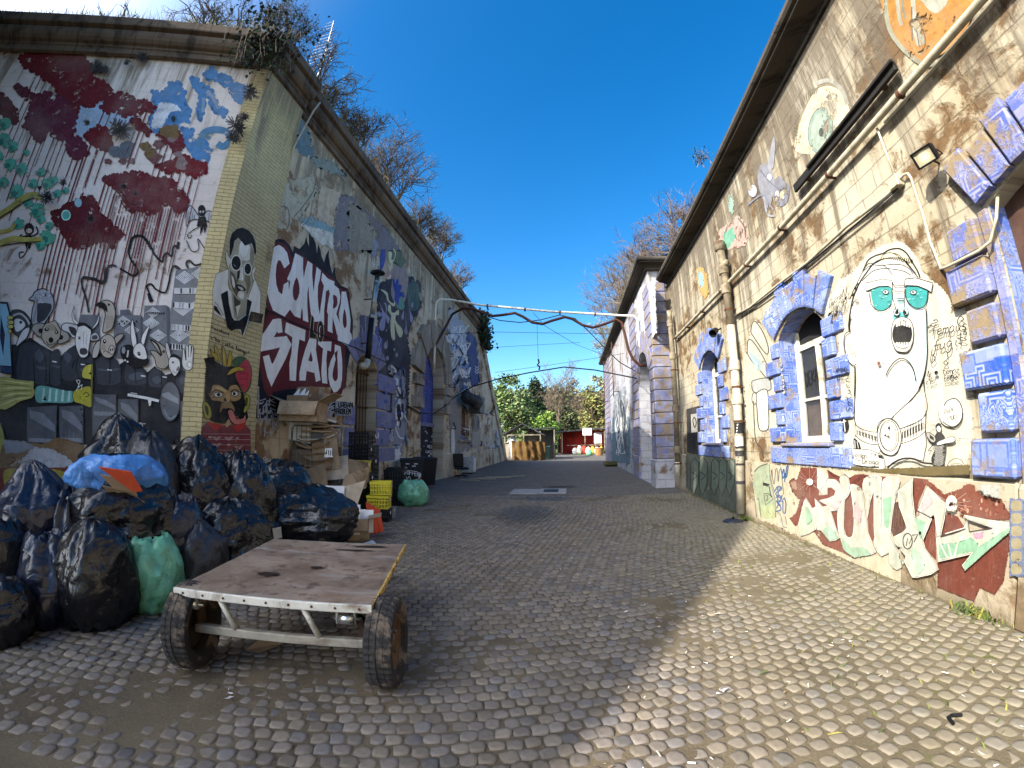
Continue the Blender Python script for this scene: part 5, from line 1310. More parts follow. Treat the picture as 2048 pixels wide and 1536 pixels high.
p.line("305,935 260,960 245,1030 250,1120 280,1220 330,1280 370,1275", 9, BK).line("325,1030 290,1070 310,1140 330,1170 345,1130 365,1200", 4, '#7d7a72').line("300,930 295,860 310,780", 15, BK)
p.line("1085,700 1092,850 1095,1000 1098,1150 1085,1280 1060,1400 1010,1530", 11, BK).line("355,1290 358,1420 352,1600", 11, BK).line("675,1390 700,1330 760,1250 830,1210 900,1240 950,1310 975,1400 978,1440", 11, BK).line("1060,1400 1068,1530", 8, BK)
for k in range(60): p.ell(*rnd.choice(((rnd.uniform(720, 950), rnd.uniform(1250, 1420)), (rnd.uniform(325, 420), rnd.uniform(560, 900)), (rnd.uniform(960, 1050), rnd.uniform(1120, 1400)))), 3, 4, '#555550', 6)
for k in range(6): p.line([(360 + 8 * k, 590 + 4 * k), (355 + 8 * k, 640 + 4 * k)], 3, BK, 0)
p.fill("585,1250 610,1240 622,1272 590,1285", '#8a5a40').fill("645,1260 660,1262 655,1280", '#8a5a40')
# captions
p.text("Tempus", 1130, 985, (52, -10), (14, -100), 9, BK, .22).line("1150,870 1110,905 1115,880 1135,875 1140,860 1200,840 1190,815 1165,830 1170,810", 8, BK).line("1470,960 1490,900 1420,870 1410,820 1440,780 1470,810 1440,830", 9, BK)
p.text("fugit", 1150, 1140, (58, -14), (14, -110), 9, BK, .2).line("1160,1180 1180,1220 1140,1260 1135,1200 1150,1120", 8, BK).line("1300,1150 1310,1210 1270,1250 1280,1275 1310,1260 1290,1240", 8, BK).line("1400,1000 1460,1030 1500,1020 1470,1005", 8, BK)
p.text("le", 1095, 1400, (24, -3), (6, -60), 6, BK).ell(1190, 1360, 22, 24, BK, 6).text("tempz", 1250, 1380, (32, -4), (8, -62), 6.5, BK, .1).text("c'est", 1085, 1480, (20, -3), (6, -52), 6, BK, .1).text("coloe", 1265, 1450, (28, -4), (6, -60), 6.5, BK, .1)
p.text("Ducralit", 92, 700, (22, -18), (14, -84), 5, BK, .15).text("filPolit", 110, 820, (21, -17), (14, -84), 5, BK, .15).line("110,840 130,850 115,800", 5, BK)
p.text("XPONOΣ", 160, 1362, (17, -3), (0, -44), 5, BK, .35).text("180-", 168, 1440, (19, -4), (0, -50), 6, BK, .35).text("Saturno", 330, 1760, (-4, -46), (-62, -4), 6, BK, .32)
p.done("face_mural", MP, wall_r)
p = Paint(PR, (1640, 740, .14648), .013, .62)
p.fill("475,640 490,780 560,820 780,850 800,1020 830,1090 780,1160 880,1180 890,1380 400,1300 400,1000 470,960", WHT).fill("1000,600 1430,300 1430,900 1420,1240 1250,1200 1150,1230 880,1320 880,1170 1010,1165 1090,1010", WHT)
p.line("475,0 480,200 472,480 468,640 485,740", 12, BK).line("975,660 1100,540 1230,420 1330,300 1400,170 1440,20", 12, BK).line("1412,170 1430,300 1462,450 1455,560 1400,660 1250,750 1100,800", 9, BK)
p.line("480,740 560,800 680,840 780,850", 8, BK).line("480,890 560,960 680,1010 800,1020", 10, BK).line("1095,800 1250,745 1380,680 1440,600", 9, BK).line("1100,1010 1250,960 1380,890 1450,820", 9, BK).line("480,700 478,1000", 7, BK).line("1450,560 1440,840 1455,1000 1425,1150 1412,1240", 9, BK)
for k in range(7):
    x = 500 + 42 * k; y = 835 + 14 * k
    p.line([(x, y - 40), (x + 4, y + 78)], 6, BK, 0).line([(x + 10, y - 8), (x + 34, y), (x + 36, y + 50), (x + 12, y + 44), (x + 10, y - 8)], 7, BK, 0)
for k in range(8):
    x = 1125 + 38 * k; y = 880 - 18 * k
    p.line([(x - 8, y - 90), (x, y + 110)], 6, BK, 0).line([(x + 2, y - 30), (x + 26, y - 42), (x + 28, y + 40), (x + 4, y + 56), (x + 2, y - 30)], 8, BK, 0)
p.ell(945, 915, 165, 255, WHT, 30, -.06, 11).ell(945, 900, 130, 210, WHT, 30, -.06, 9).ell(935, 905, 112, 190, '#eceadf', 30, -.06, 6)
for k in range(12): p.ell(935 + 92 * math.cos(k * math.pi / 6), 905 + 165 * math.sin(k * math.pi / 6), 5, 5, BK, 6)
p.line("940,920 945,790", 9, BK, 0).fill("920,805 945,755 962,805", BK).line("945,920 880,890", 9, BK, 0).fill("900,870 870,895 905,910", BK).ell(935, 920, 14, 16, None, ol=6)
p.line("780,850 790,760 830,700 900,665 970,670 1040,720 1085,800", 11, BK).line("800,1040 840,1110 900,1150 980,1168 1050,1130 1090,1030", 11, BK)
for q in ("1340,530 1385,640", "1385,450 1405,600", "1425,460 1420,620", "1345,930 1335,1080", "1400,900 1390,1060", "505,650 500,740", "540,690 515,760"): p.line(q, 8, BK, 0, taper=True)
p.fill("285,740 300,650 330,628 370,660 390,740 385,800 350,850 315,835", BK, 3).fill("318,655 332,655 334,690 355,690 355,705 335,708 350,840 335,845 322,712 302,722 302,708 318,700", WHT)
p.shape("405,1040 420,1010 460,1080 560,1080 680,1090 800,1140 865,1180 885,1260 885,1370 820,1390 800,1320 640,1320 500,1300 410,1270", WHT, 8, sm=0).fill("460,930 500,950 540,1000 560,1080 470,1080 455,1000", BK).line("475,960 480,1070", 10, WHT, 0).line("505,970 525,1070", 8, WHT, 0).fill("790,1155 850,1170 870,1215 800,1200", BK).line("805,1210 805,1310", 8, BK, 0)
p.text("giovanni", 430, 1180, (26, 3), (0, -70), 6, BK, .2).text("Drogo", 580, 1275, (38, 3), (0, -72), 7, BK, .15).line("690,1160 720,1130 740,1160 765,1145 750,1180", 5, BK).line("480,1230 500,1200 520,1240 545,1225", 5, BK).line("435,1200 460,1190 445,1220", 5, BK)
# speech bubble and the caterpillar-tailed figure
p.ell(1785, 580, 165, 195, '#f0eee4', 30, .1).line("1690,490 1740,420 1840,390 1910,450 1945,560 1930,680 1870,760 1800,775 1720,740 1675,700", 14, BK).line("1650,520 1620,580 1630,650 1660,700 1650,750", 6, BK)
p.text("SPARK !", 1670, 620, (26, -9), (0, -62), 6, BK, .3).text("*YUKI", 1735, 700, (24, -7), (0, -62), 6, BK, .2)
p.fill("1575,770 1600,730 1640,730 1660,790 1650,850 1600,850", BK, 3).fill("1590,800 1620,760 1650,800 1630,860", '#e9e7e0', 2).fill("1600,850 1640,850 1700,900 1720,1000 1720,1100 1700,1250 1690,1330 1540,1280 1520,1200 1560,1100 1570,1000 1560,920", BK, 2)
for k in range(30): p.line([(1545 + rnd.uniform(0, 30), 1030 + k * 9), (1620, 1045 + k * 9), (1690 + rnd.uniform(-20, 20), 1025 + k * 9)], 3, '#d9d7cf')
p.shape("1450,865 1490,850 1560,900 1580,960 1540,990 1480,940", '#b5b3aa', 8).fill("1500,880 1550,920 1560,970 1500,930", BK).line("1570,980 1520,1050 1480,1100 1520,1100", 10, BK)
p.shape("1600,990 1680,950 1790,910 1850,930 1820,985 1720,1000 1610,1030", '#efede6', 6, sm=2)
for k in range(9): p.line([(1865 + 25 * math.cos(k * .7), 935 + 25 * math.sin(k * .7)), (1865 + 62 * math.cos(k * .7), 935 + 62 * math.sin(k * .7))], 5, BK, 0)
for k in range(7): p.line([(1900 + 34 * k, 938), (1920 + 34 * k, 938)], 6, BK, 0)
p.line("920,1340 1000,1270 1100,1220 1200,1205 1300,1220 1400,1265 1540,1280", 26, BK)
for k in range(44): x = 1000 + 15 * k; p.line([(x, 1240 - 40 * math.sin((x - 920) / 620 * 3.1)), (x + rnd.uniform(-5, 5), 1300 + rnd.uniform(-30, 50))], rnd.uniform(3, 10), BK, 0, taper=True)
p.line("1720,1340 1770,1250 1850,1210 1930,1230 1960,1290", 9, '#3a3a38').line("1770,1360 1850,1330", 8, BK, 0)
for q in ("1540,690 1580,720", "1600,650 1605,700", "1520,750 1570,750", "1560,800 1500,850"): p.line(q, 5, BK, 0)
p.fill("380,1320 800,1360 1500,1330 2040,1300 2030,1420 1500,1440 900,1400 380,1345", '#6e6038', 0, 13, 7)
p.done("watch_mural", MP, wall_r)

p = Paint(Plane((XR + .325, 0, 0), (-1, 0, 0)), (1480, 560, .39933), .002, .5)
p.text("DEKA", 332, 535, (13, -8), (-6, -62), 6, '#0c0c10', .15)
p.done("scrawl", MP, w1o)
# --- eye, machine and ochre portrait high on the wall; long hands between the windows
p = Paint(PR, (1440, 100, .42017), .003, .55)
p.fill("360,480 370,380 410,270 450,200 500,170 560,185 600,240 620,330 560,420 470,490", '#e8dfc2', 3).line("360,470 372,370 410,260 450,190 500,165 560,180", 5, '#a79a78')
p.line("455,160 520,145 580,190 605,260", 20, '#b9b9ae').ell(478, 382, 58, 110, '#9fb8ac', 28, .12, 3, '#6d8078').ell(478, 385, 44, 88, '#b5c8ba', 24, .12).ell(482, 392, 12, 22, '#4a5450', 14)
for k in range(20):
    a = 2.7 + 1.9 * k / 19; p.line([(470 + 100 * math.cos(a), 370 + 165 * math.sin(a)), (470 + 118 * math.cos(a + .06), 370 + 195 * math.sin(a + .06))], 3, '#77705c', 0)
p.fill("185,560 215,540 240,560 260,620 250,700 230,760 200,700 180,630", '#9a9dab', 3).fill("250,640 280,600 300,620 330,650 320,720 290,745 260,720", '#8d90a2', 3).fill("225,560 240,470 262,400 255,560", '#a9acb8', 2)
for x, y, r in ((235, 605, 14), (272, 685, 13), (300, 700, 9), (155, 670, 22)): p.ell(x, y, r, r * 1.4, '#d3d5dc', 14, 0, 3, '#5d6072')
p.line("130,740 200,690 240,740 270,790", 7, '#8f93a6').line("210,700 225,780 260,790", 9, '#b4b7c4').line("190,570 250,640 330,690", 4, '#5d6072')
p.fill("85,800 110,820 125,890 110,930 40,940 0,920 0,860 40,840", '#dcb9ae', 0, 12, 3).fill("25,870 60,850 70,890 40,940 15,950", '#6fbfa2', 0, 8, 1).fill("45,690 62,720 58,780 45,760", '#a9cfc0', 0, 6, 2).line("85,800 115,840 122,895", 7, '#77746c')
p.fr = (1500, 0, .33848)
p.fill("800,-60 1300,-60 1290,150 1210,260 1100,340 1000,370 920,310 850,230 810,120", '#c98f42', 3).line("795,-40 815,140 870,250 960,340 1040,385 1090,370", 26, '#a9ab96')
p.fill("860,-40 1100,-50 1170,0 1110,75 1060,60 1000,-10 960,0 940,-30", '#c3c3b2', 3).line("870,0 880,90 895,150", 22, '#b8b8a6').line("900,0 905,60 920,110", 14, '#8f9186').line("960,-20 970,90 975,180 1000,270", 26, '#c9c8b8').line("975,120 1000,190 1030,260", 24, '#bdbcab').line("955,40 958,240", 7, '#5d625e').line("985,180 1000,275", 5, '#5d625e').line("1000,130 1030,200 1035,260", 5, '#5d625e')
p.done("eye_mural", MPO, wall_r)
p = Paint(PR, (1340, 500, .35153), .004, .62)
for q in ("460,470 475,415 510,430 560,500 620,640 640,800 600,1000 480,1060 440,1000 420,700", "900,380 1000,300 1010,200 1060,230"): p.fill(q, '#d9d2bd', 0, 14, 2)
p.shape("440,540 450,510 480,530 550,650 560,760 540,720 450,610", '#c9c8bd', 6, '#4a4a46').shape("460,460 480,405 530,470 560,560 545,590 480,500", '#d6d2c4', 6, '#4a4a46').shape("465,760 480,740 560,730 575,780 560,800 480,810", '#c0c6c6', 6, '#4a4a46').shape("490,820 550,795 560,900 560,1010 530,1030 505,1010 495,900", '#eceade', 6, '#3a3a38').ell(480, 845, 14, 34, '#d9d5c8', 14, 0, 5, '#3a3a38')
p.line("475,860 480,1000 490,1090 520,1130 530,1180", 6, '#4a4a46').fill("455,580 520,640 510,690 460,620", '#a9c2cc', 2)
p.fill("95,905 170,885 175,1170 95,1150", '#26252a').fill("118,935 152,930 158,1035 122,1040", '#d9d7cf').line("138,950 150,980 140,1010 130,970 138,950", 5, BK)
p.fill("340,900 380,880 400,1000 395,1090 350,1090", '#b5aa93', 0, 7, 4)
for k in range(40): p.ell(rnd.uniform(335, 420), rnd.uniform(880, 1150), 8, 12, None, 8, ol=3, oc='#8f8878')
p.fill("150,110 180,100 205,150 215,250 195,270 160,200", '#d6a862', 0, 9, 4).fill("160,120 185,140 190,200 170,210", '#9fc4c8', 0, 7, 2)
p.done("hand_mural", MPW, wall_r)

# --- tag along the plinth: reddish ground, pale green letters
p = Paint(PP, (1500, 920, .14648), .004, .64)
BR, BR2, LG, PK = '#7d4234', '#54291e', '#cfcfc6', '#d2bcbe'
p.fill("25,40 260,60 900,110 2040,200 2040,330 2040,2100 1300,1350 900,1150 560,990 350,880 130,800 60,500", '#c9c0a8', 0, 20, 3)
p.fill("70,140 180,70 265,60 270,300 340,560 345,780 150,780 95,530 40,300", '#a8b598', 2).fill("150,620 340,620 345,790 155,790", '#b3bd92', 0, 10, 1)
p.line("60,160 130,90 240,50", 18, '#5f6a5c').line("30,300 60,520 90,780", 8, '#6d7468').line("265,60 280,300 345,560 345,780", 7, '#5c6258').line("100,540 120,540 150,790", 8, '#5c6258')
p.line("185,330 220,350 265,370 280,480 300,500", 11, BK, 0).line("185,460 250,460 320,530 210,620 190,470", 8, BK, 0).line("215,490 240,490 240,550 215,545", 7, BK).fill("175,305 270,330 260,350 180,350", BK)
for q in ("290,160 300,140 310,250 330,330 350,140 370,130 385,300 400,140 430,160 440,300", "300,150 285,230 300,330 330,420", "440,300 450,380 460,470"): p.line(q, 8, '#3c4750')
for q in ("420,100 440,200 460,120 480,260 500,100 520,90 500,240", "330,440 380,360 430,400 350,460 420,520", "350,520 400,480 440,560 360,560 420,640", "360,660 400,600 420,680 350,700", "455,540 470,520 490,600 480,720 450,700 450,560", "370,420 390,360 430,380 390,420 380,600 440,480", "430,140 450,250 480,180 470,300"): p.line(q, 14, '#2d5d92')
p.line("360,700 420,760 450,900 500,920", 8, '#4c6a88').line("480,760 500,880", 7, '#4c6a88')
p.fill("700,110 910,115 930,330 930,480 1000,520 1060,500 1160,470 1200,720 1230,1000 1330,1260 1420,1340 1250,1250 1000,1150 900,1000 800,900 700,560 620,330", BR, 0, 12, 2).fill("1050,130 1230,230 1350,250 1430,200 1560,190 1560,420 1370,340 1240,330 1080,250", BR).fill("1270,430 1400,420 1420,800 1400,1040 1320,1060 1280,900", BR).fill("1640,500 1700,420 1700,1180 1620,1000 1600,800", BR).fill("1790,220 1860,230 1780,480 1690,420 1560,350 1560,200", BR)
p.fill("540,290 600,260 680,330 760,360 740,480 660,520 590,440", '#7d4a38', 0, 16, 5).fill("560,310 620,290 640,400 580,380", '#a88a78', 0, 10, 2).fill("550,800 640,720 690,540 720,500 660,860 620,900", BR, 0, 10, 8)
for k in range(70):
    x, y = rnd.choice(((rnd.uniform(1285, 1400), rnd.uniform(450, 980)), (rnd.uniform(1620, 1690), rnd.uniform(550, 1000)), (rnd.uniform(720, 900), rnd.uniform(130, 500)), (rnd.uniform(1120, 1190), rnd.uniform(720, 900))))
    p.line([(x, y), (x + rnd.uniform(-4, 4), y + rnd.uniform(40, 150))], rnd.uniform(3, 8), ('#3d1a12', '#8f5a3a', '#a87a4c', '#5a281c')[k % 4], 0, taper=True)
def letter(t, c=LG, sm=2, edge='#efece2', dark='#403a36'):
    pts = p.P(t); q = [(x + 9, y + 7) for x, y in pts]
    p.fill([(x - 4, y - 4) for x, y in q], dark, sm); p.fill(pts, c, sm)
    p.line(pts, 9, edge, sm, True); p.line([(x - 5, y - 4) for x, y in pts], 4, dark, sm, True)
letter("660,880 740,560 760,520 960,840 870,960 800,1000 690,1040", '#bcc8b4', 0)
letter("1060,255 1170,270 1260,360 1290,470 1280,570 1230,650 1170,690 1100,700 1170,920 1220,1060 1180,1090 1090,1110 970,960 890,950 880,880 950,830 830,720 750,580 760,540 850,660 900,640 880,520 990,640 1060,620 950,560 960,540 1070,520 1150,470 1160,420 1110,380 1060,380 1060,470 1000,480 920,380 920,110 1060,220", LG, 0)
p.fill("1060,380 1120,380 1165,420 1150,480 1070,520 960,545 930,480 1000,480 1060,470", BR, 0)
letter("1240,230 1330,230 1365,400 1330,500 1290,560 1280,800 1280,960 1330,1050 1400,1030 1420,800 1390,500 1370,350 1450,340 1530,430 1560,700 1590,900 1620,1040 1720,1230 1640,1290 1500,1310 1380,1290 1280,1180 1210,980 1200,700 1280,500 1230,300", '#c9cabf', 3)
letter("1560,260 1680,200 1790,230 1800,420 1800,860 1770,960 1700,1060 1690,700 1690,450 1640,560 1600,800 1590,560 1540,400", '#c5c8be', 2)
letter("1830,260 1960,220 2046,280 1990,480 1940,760 1920,960 1930,1080 2030,1260 2100,1400 2000,1500 1900,1400 1900,1260 1790,1310 1700,1180 1700,1060 1800,900 1800,420", '#c4cabd', 2)
p.fill("1820,540 1930,500 1910,760 1880,930 1840,900", '#8fc0a0', 0, 9, 2).fill("1240,1060 1380,1200 1560,1200 1640,1290 1420,1330 1280,1220", '#9dbfa6', 0, 10, 4).fill("760,640 830,740 840,830 780,880", '#9fc4a8', 0, 9, 2).fill("990,960 1080,900 1170,1000 1190,1070 1090,1100", '#a9c9b4', 0, 10, 2).fill("1100,620 1230,540 1230,620 1160,680", PK, 0, 10, 3).fill("1440,560 1520,700 1500,860 1420,780", PK, 0, 16, 3)
p.ell(815, 300, 46, 46, '#f0eee4', 16)
for k in range(12): p.line([(815, 300), (815 + rnd.uniform(90, 230) * math.cos(k * .52), 300 + rnd.uniform(90, 230) * math.sin(k * .52))], 9, '#ece9dc', 0, taper=True)
p.line("960,120 1060,230 1000,340 950,400", 14, '#efece2', 0).line("1070,140 1130,210 1230,230", 9, BK, 0).line("1270,160 1370,235", 12, '#efece2', 0).line("1380,320 1500,230 1560,200 1640,240", 8, '#3a322e', 0)
p.done("plinth_tag", MPW, RB)
p = Paint(PP, (1740, 920, .19531), .006, .64)
p.fill("250,440 300,420 360,640 360,700 300,760 240,790 210,700", BR2).fill("440,180 600,200 560,280 500,420 480,520 455,590 430,350", BR).fill("620,580 660,580 680,1030 560,900 520,840 600,700", BR).fill("700,480 780,560 790,690 730,760 750,600", BR).fill("790,540 900,580 970,690 800,740 740,770", BR)
p.fill("560,220 620,230 760,360 820,340 930,300 990,250 1060,260 1110,330 1160,380 1260,380 1340,400 1380,480 1430,560 1425,610 1200,600 980,560 900,510 760,440", '#80432f', 0, 10, 3)
for k in range(30): p.ell(rnd.uniform(920, 1380), rnd.uniform(400, 560), rnd.uniform(6, 16), rnd.uniform(12, 40), ('#a8705a', '#8c4430', '#c9a08c', '#5a2416')[k % 4], 10)
p.fill("700,1040 960,960 1420,730 1420,900 1360,1250 1270,1370 1120,1300 1060,1440 700,1300 700,1150", '#733a2b', 0, 10, 4)
for k in range(190):
    x, y = rnd.choice(((rnd.uniform(730, 1340), rnd.uniform(1050, 1250)), (rnd.uniform(235, 340), rnd.uniform(480, 720)), (rnd.uniform(570, 660), rnd.uniform(640, 950)), (rnd.uniform(1000, 1400), rnd.uniform(850, 1200))))
    p.line([(x, y), (x + rnd.uniform(-4, 4), y + rnd.uniform(30, 110))], rnd.uniform(3, 7), ('#4d2a20', '#a0705a', '#c09a78', '#5a2f22')[k % 4], 0, taper=True)
letter("285,320 440,185 430,350 460,600 520,560 630,600 540,820 560,900 700,1120 620,1170 480,1200 430,1200 350,1040 370,990 260,860 240,790 340,740 380,700 300,480", '#c3c9bd', 0)
letter("500,500 590,270 780,450 760,600 720,780 690,780 660,560 620,580 490,520", '#c4cabf', 0)
letter("680,800 960,700 990,620 1020,740 1270,700 990,600 960,560 1200,610 1425,640 1425,720 1180,940 970,1130 945,1080 1040,960 700,1040", '#c6cdc0', 0)
p.fill("710,870 900,850 1040,800 1100,860 1080,920 900,960 720,1000", '#8fbfa0', 0, 12, 5).fill("1100,900 1420,700 1420,740 1180,940 980,1120 960,1080", '#96c2a6', 0, 8, 6).fill("1060,760 1160,740 1150,800 1080,800", '#c99ab4', 0, 10, 2).fill("470,600 560,640 520,800 500,720", '#9cc4aa', 0, 10, 2).fill("420,900 520,960 560,1100 480,1180 440,1050", '#b4d0bc', 0, 10, 2).fill("500,560 640,440 600,320 560,400", PK, 0, 10, 4)
for q in ("720,860 790,1000", "860,1000 900,840", "800,860 830,980"): p.line(q, 14, '#e8e6da', 0)
p.ell(385, 830, 48, 80, None, ol=9, oc='#4a2018').line("370,880 385,800 400,860 430,790", 8, '#4a2018', 0).line("430,770 490,760 450,840", 9, '#3a1812', 0).ell(512, 748, 14, 20, BK, 10)
p.line("720,785 880,740 975,700", 20, '#3a2420', 0).line("770,755 970,695", 11, '#ebe8de', 0).line("1000,610 1020,735 1250,700", 13, '#3a2028', 0).line("480,520 620,590", 9, BK, 0).line("510,545 610,600", 8, '#efece2', 0)
p.ell(835, 450, 60, 90, '#f3f1e8', 20)
for k in range(14): p.line([(835, 450), (835 + rnd.uniform(110, 260) * math.cos(k * .45 + .2), 450 + rnd.uniform(110, 240) * math.sin(k * .45 + .2))], 12, '#f0ede2', 0, taper=True)
p.fill("1110,260 1320,250 1330,390 1240,370 1180,360", '#b9bcb6', 0, 8, 4)
p.done("plinth_tag", MPW, RB)
p = Paint(Plane((XP - .03, 0, 0), (-1, 0, 0)), (1740, 920, .19531), .004, .5)
for k in range(6): p.fill([(1440, 400 + 130 * k), (1570, 410 + 130 * k), (1570, 535 + 130 * k), (1440, 530 + 130 * k)], '#7f8db4', 0, 14, k).fill([(1452, 425 + 130 * k), (1540, 420 + 130 * k), (1550, 510 + 130 * k), (1455, 515 + 130 * k)], '#b3a987', 3)
p.done("threshold_tag", MPW, dro)
# green shadowed tag on the far plinth, dark band
p = Paint(PP, (1290, 850, .19531), .004, .7)
p.fill("425,320 980,370 1000,900 900,880 700,790 520,710 430,640", '#5d665a', 0, 10, 2).fill("430,300 700,330 720,420 480,400", '#6f7668', 0, 10, 3)
for x in (470, 560, 680, 760, 840):
    p.shape([(x, 380), (x + 40, 335), (x + 80, 390), (x + 75, 600), (x + 30, 720), (x - 5, 640)], '#6d7b6e', 8, sm=0).line([(x + 10, 480), (x + 60, 520), (x + 20, 560)], 9, BK, 0)
p.line("880,560 860,400 900,350 1000,400", 9, '#4a5048').line("930,400 960,380 970,520", 9, BK, 0)
p.done("plinth_tag", MPW, RB)
p = Paint(PW, (1180, 480, .33862), .004)
p.fill("150,920 205,870 210,1000 215,1310 160,1310 140,1100", '#8a929c', 0, 7, 2).fill("140,1050 230,1050 235,1320 130,1300", '#5f7684', 0, 8, 3)
for k in range(26): p.line([(rnd.uniform(150, 225), rnd.uniform(900, 1280)) for _ in range(4)], 4, ('#c9ccd0', '#4a5058', '#e0e0de')[k % 3])
p.fill("280,290 380,240 390,540 330,620 300,560", '#b0b2ba', 0, 8, 4)
for k in range(16): p.line([(rnd.uniform(260, 380), rnd.uniform(300, 600)) for _ in range(4)], 4, ('#e6e6e6', '#8a8fa8')[k % 2])
p.done("wing_mural", MPW, RB)
p = Paint(Plane((XW + .8, 0, 0), (-1, 0, 0)), (1180, 480, .33862), .004)
p.fill("280,960 380,940 385,1240 280,1230", '#aaa69c', 0, 10, 3).fill("285,830 370,850 370,930 290,930", '#8f8672', 0, 6, 2)
for k in range(30): p.line([(rnd.uniform(285, 380), rnd.uniform(960, 1230)) for _ in range(3)], rnd.uniform(4, 10), ('#2a2a2c', '#dcdad4', '#5a5a5e')[k % 3])
p.done("wing_door_tag", MPW, RB)
# ------------------------------------------------------------------ pipes, conduits, lamps and cables
M_paintpipe = plain("cream_painted_pipe", (.42, .38, .29), .55, .35, 5, 0, .4, .2, dirt='#6b5238')
M_rustpipe = plain("weathered_grey_pipe", '#857a66', .75, .45, 6, .2, .3, .3, dirt='#4a3626')
M_conduit = plain("pale_conduit", '#a8a18c', .45, .2, 8, 0, .5, .1, dirt='#7a6c50')
M_black = plain("black_metal", '#17181a', .5, .4, 8, .4, .4, .1)
M_cable = plain("black_cable", '#121214', .6, .2, 8, 0, .3, 0)
M_steel = plain("dull_galvanised_steel", '#9a9c9c', .38, .3, 7, .8, .5, .1, dirt='#5c5044')
M_hose = plain("rust_red_hose", '#42241b', .6, .3, 6, 0, .3, .1)
M_whitepipe = plain("white_overhead_pipe", '#d8d6cc', .5, .15, 5, 0, .4, .05, dirt='#8a7a60')

def drainpipe(label, y, X, r, ztop, zbot, couplings, painted_to, broken):
    t = thing("drainpipe", label, "drainpipe", (X, y, zbot))
    m = MB(); m.tube([(0, 0, 0), (0, 0, painted_to - zbot)], r * 1.03, 14); m.build("lower_pipe", M_paintpipe, t, True)
    m = MB(); m.tube([(0, 0, painted_to - zbot), (.005, -.01, ztop - .28 - zbot), (.0, .015, ztop - zbot)], r, 14); m.build("upper_pipe", M_rustpipe, t, True)
    for z in couplings:
        m = MB(); m.lathe([(r, -.1), (r * 1.3, -.1), (r * 1.32, -.08), (r * 1.32, .08), (r * 1.22, .1), (r, .1)], (0, 0, z - zbot), n=16); m.build("coupling", M_paintpipe if z < painted_to else M_rustpipe, t)
    for z in couplings[1:]:
        m = MB(); m.lathe([(r * 1.06, -.02), (r * 1.16, -.02), (r * 1.16, .02), (r * 1.06, .02)], (0, 0, z - .45 - zbot), n=14); m.box((0, -.02, z - .47 - zbot), (XR - X, .02, z - .43 - zbot)); m.build("bracket", M_rust, t)
    if broken:
        m = MB(); m.lathe([(r, 0), (r * 1.45, .02), (r * 1.5, .2), (r * 1.4, .22), (r * 1.2, .02)], (0, .012, ztop - .1 - zbot), n=16)
        m.tube([(0, .0, ztop - .45 - zbot), (.06, -.14, ztop - .42 - zbot)], r * .8, 10); m.build("broken_socket", M_rustpipe, t, True)
    return t
d1 = drainpipe("cream drainpipe with stickers and broken top between the two sunlit windows", 8.43, 3.49, .085, 5.75, .08, [5.2, 4.75, 3.1, 2.4], 3.95, True)
m = MB()
for i, (z, h, c) in enumerate(((1.62, .22, '#1a1a1e'), (1.36, .2, '#c9c7c0'), (1.32, .05, '#1a1a1e'), (1.16, .12, '#1a1a1e'), (.98, .04, '#1a1a1e'), (.6, .07, '#2a2a30'))):
    n = 14
    vs = [(.0895 * math.cos(2 * math.pi * k / n), .0895 * math.sin(2 * math.pi * k / n), z + a) for a in (0, h) for k in range(n)]
    m.add(vs, [(k, (k + 1) % n, n + (k + 1) % n, n + k) for k in range(n)], lin(c))
for k in range(14):
    a = 3.6 + .12 * (k % 5); z = 1.0 + .06 * k
    m.add([(.0905 * math.cos(a + b), .0905 * math.sin(a + b), z + c) for b, c in ((0, 0), (.3, .01), (.28, .035), (.02, .03))], [(0, 1, 2, 3)], lin('#d8d6d0' if z > 1.3 else '#3a3a40'))
m.build("sticker", MP, d1)
drainpipe("grey drainpipe in the corner beside the blue rusticated pier", 13.45, 3.46, .085, 5.85, .45, [5.4, 4.3, 2.6, 1.3], .9, False)

# the two conduits on the sunlit wall
t = thing("wall_conduit", "long pale double pipe running high along the sunlit wall above the windows", "pipe", (3.55, 8, 4.89))
m = MB(); m.tube([(0, -14, 0)] + [(0, y, .008 * math.sin(y)) for y in range(-9, 6)] + [(0, 5.4, 0)], .042, 12); m.build("main_pipe", M_conduit, t, True)
m = MB(); m.tube([(.02, -14, -.085), (.02, -4.75, -.085)], .017, 8); m.build("small_pipe", M_conduit, t, True)
for y in (-7, -5.1, -3.6, -2.1, -.6, .9, 2.4, 3.9, 5.2):
    m = MB(); m.lathe([(.042, -.025), (.05, -.025), (.05, .025), (.042, .025)], (0, y, 0), (0, 1, 0), 12); m.box((0, y - .012, -.06), (.1, y + .012, -.03)); m.build("clip", M_rust, t)
t = thing("cable_run", "thin pale conduit with black cable sagging just above the blue window arches", "cable", (3.6, 6, 4.1))
m = MB(); m.tube([(0, 2.4, .05), (0, 1.6, -.01), (0, .4, -.0), (0, -.6, -.02), (0, -1.6, .03), (0, -2.4, .0), (0, -2.62, .02)], .022, 8); m.build("pipe", M_conduit, t, True)
m = MB(); m.tube([(-.01, 2.3, .0), (-.01, 1.2, -.06), (-.02, -.1, -.07), (-.01, -1.3, -.05), (-.01, -2.6, -.03)], .012, 6); m.build("cable", M_cable, t, True)
t = thing("drop_conduit", "thin cream conduit dropping past the lit floodlight and bending under the brown quoin", "pipe", (3.60, 3.2, 4.1))
pts = [PR(*q) for q in ((1761, 258), (1763, 262), (1777, 300), (1800, 358))]
m = MB(); m.tube([Vector((3.6, q.y, q.z)) - Vector((3.6, 3.2, 4.1)) for q in pts], .014, 8)
m.build("upper_tube", M_conduit, t, True)
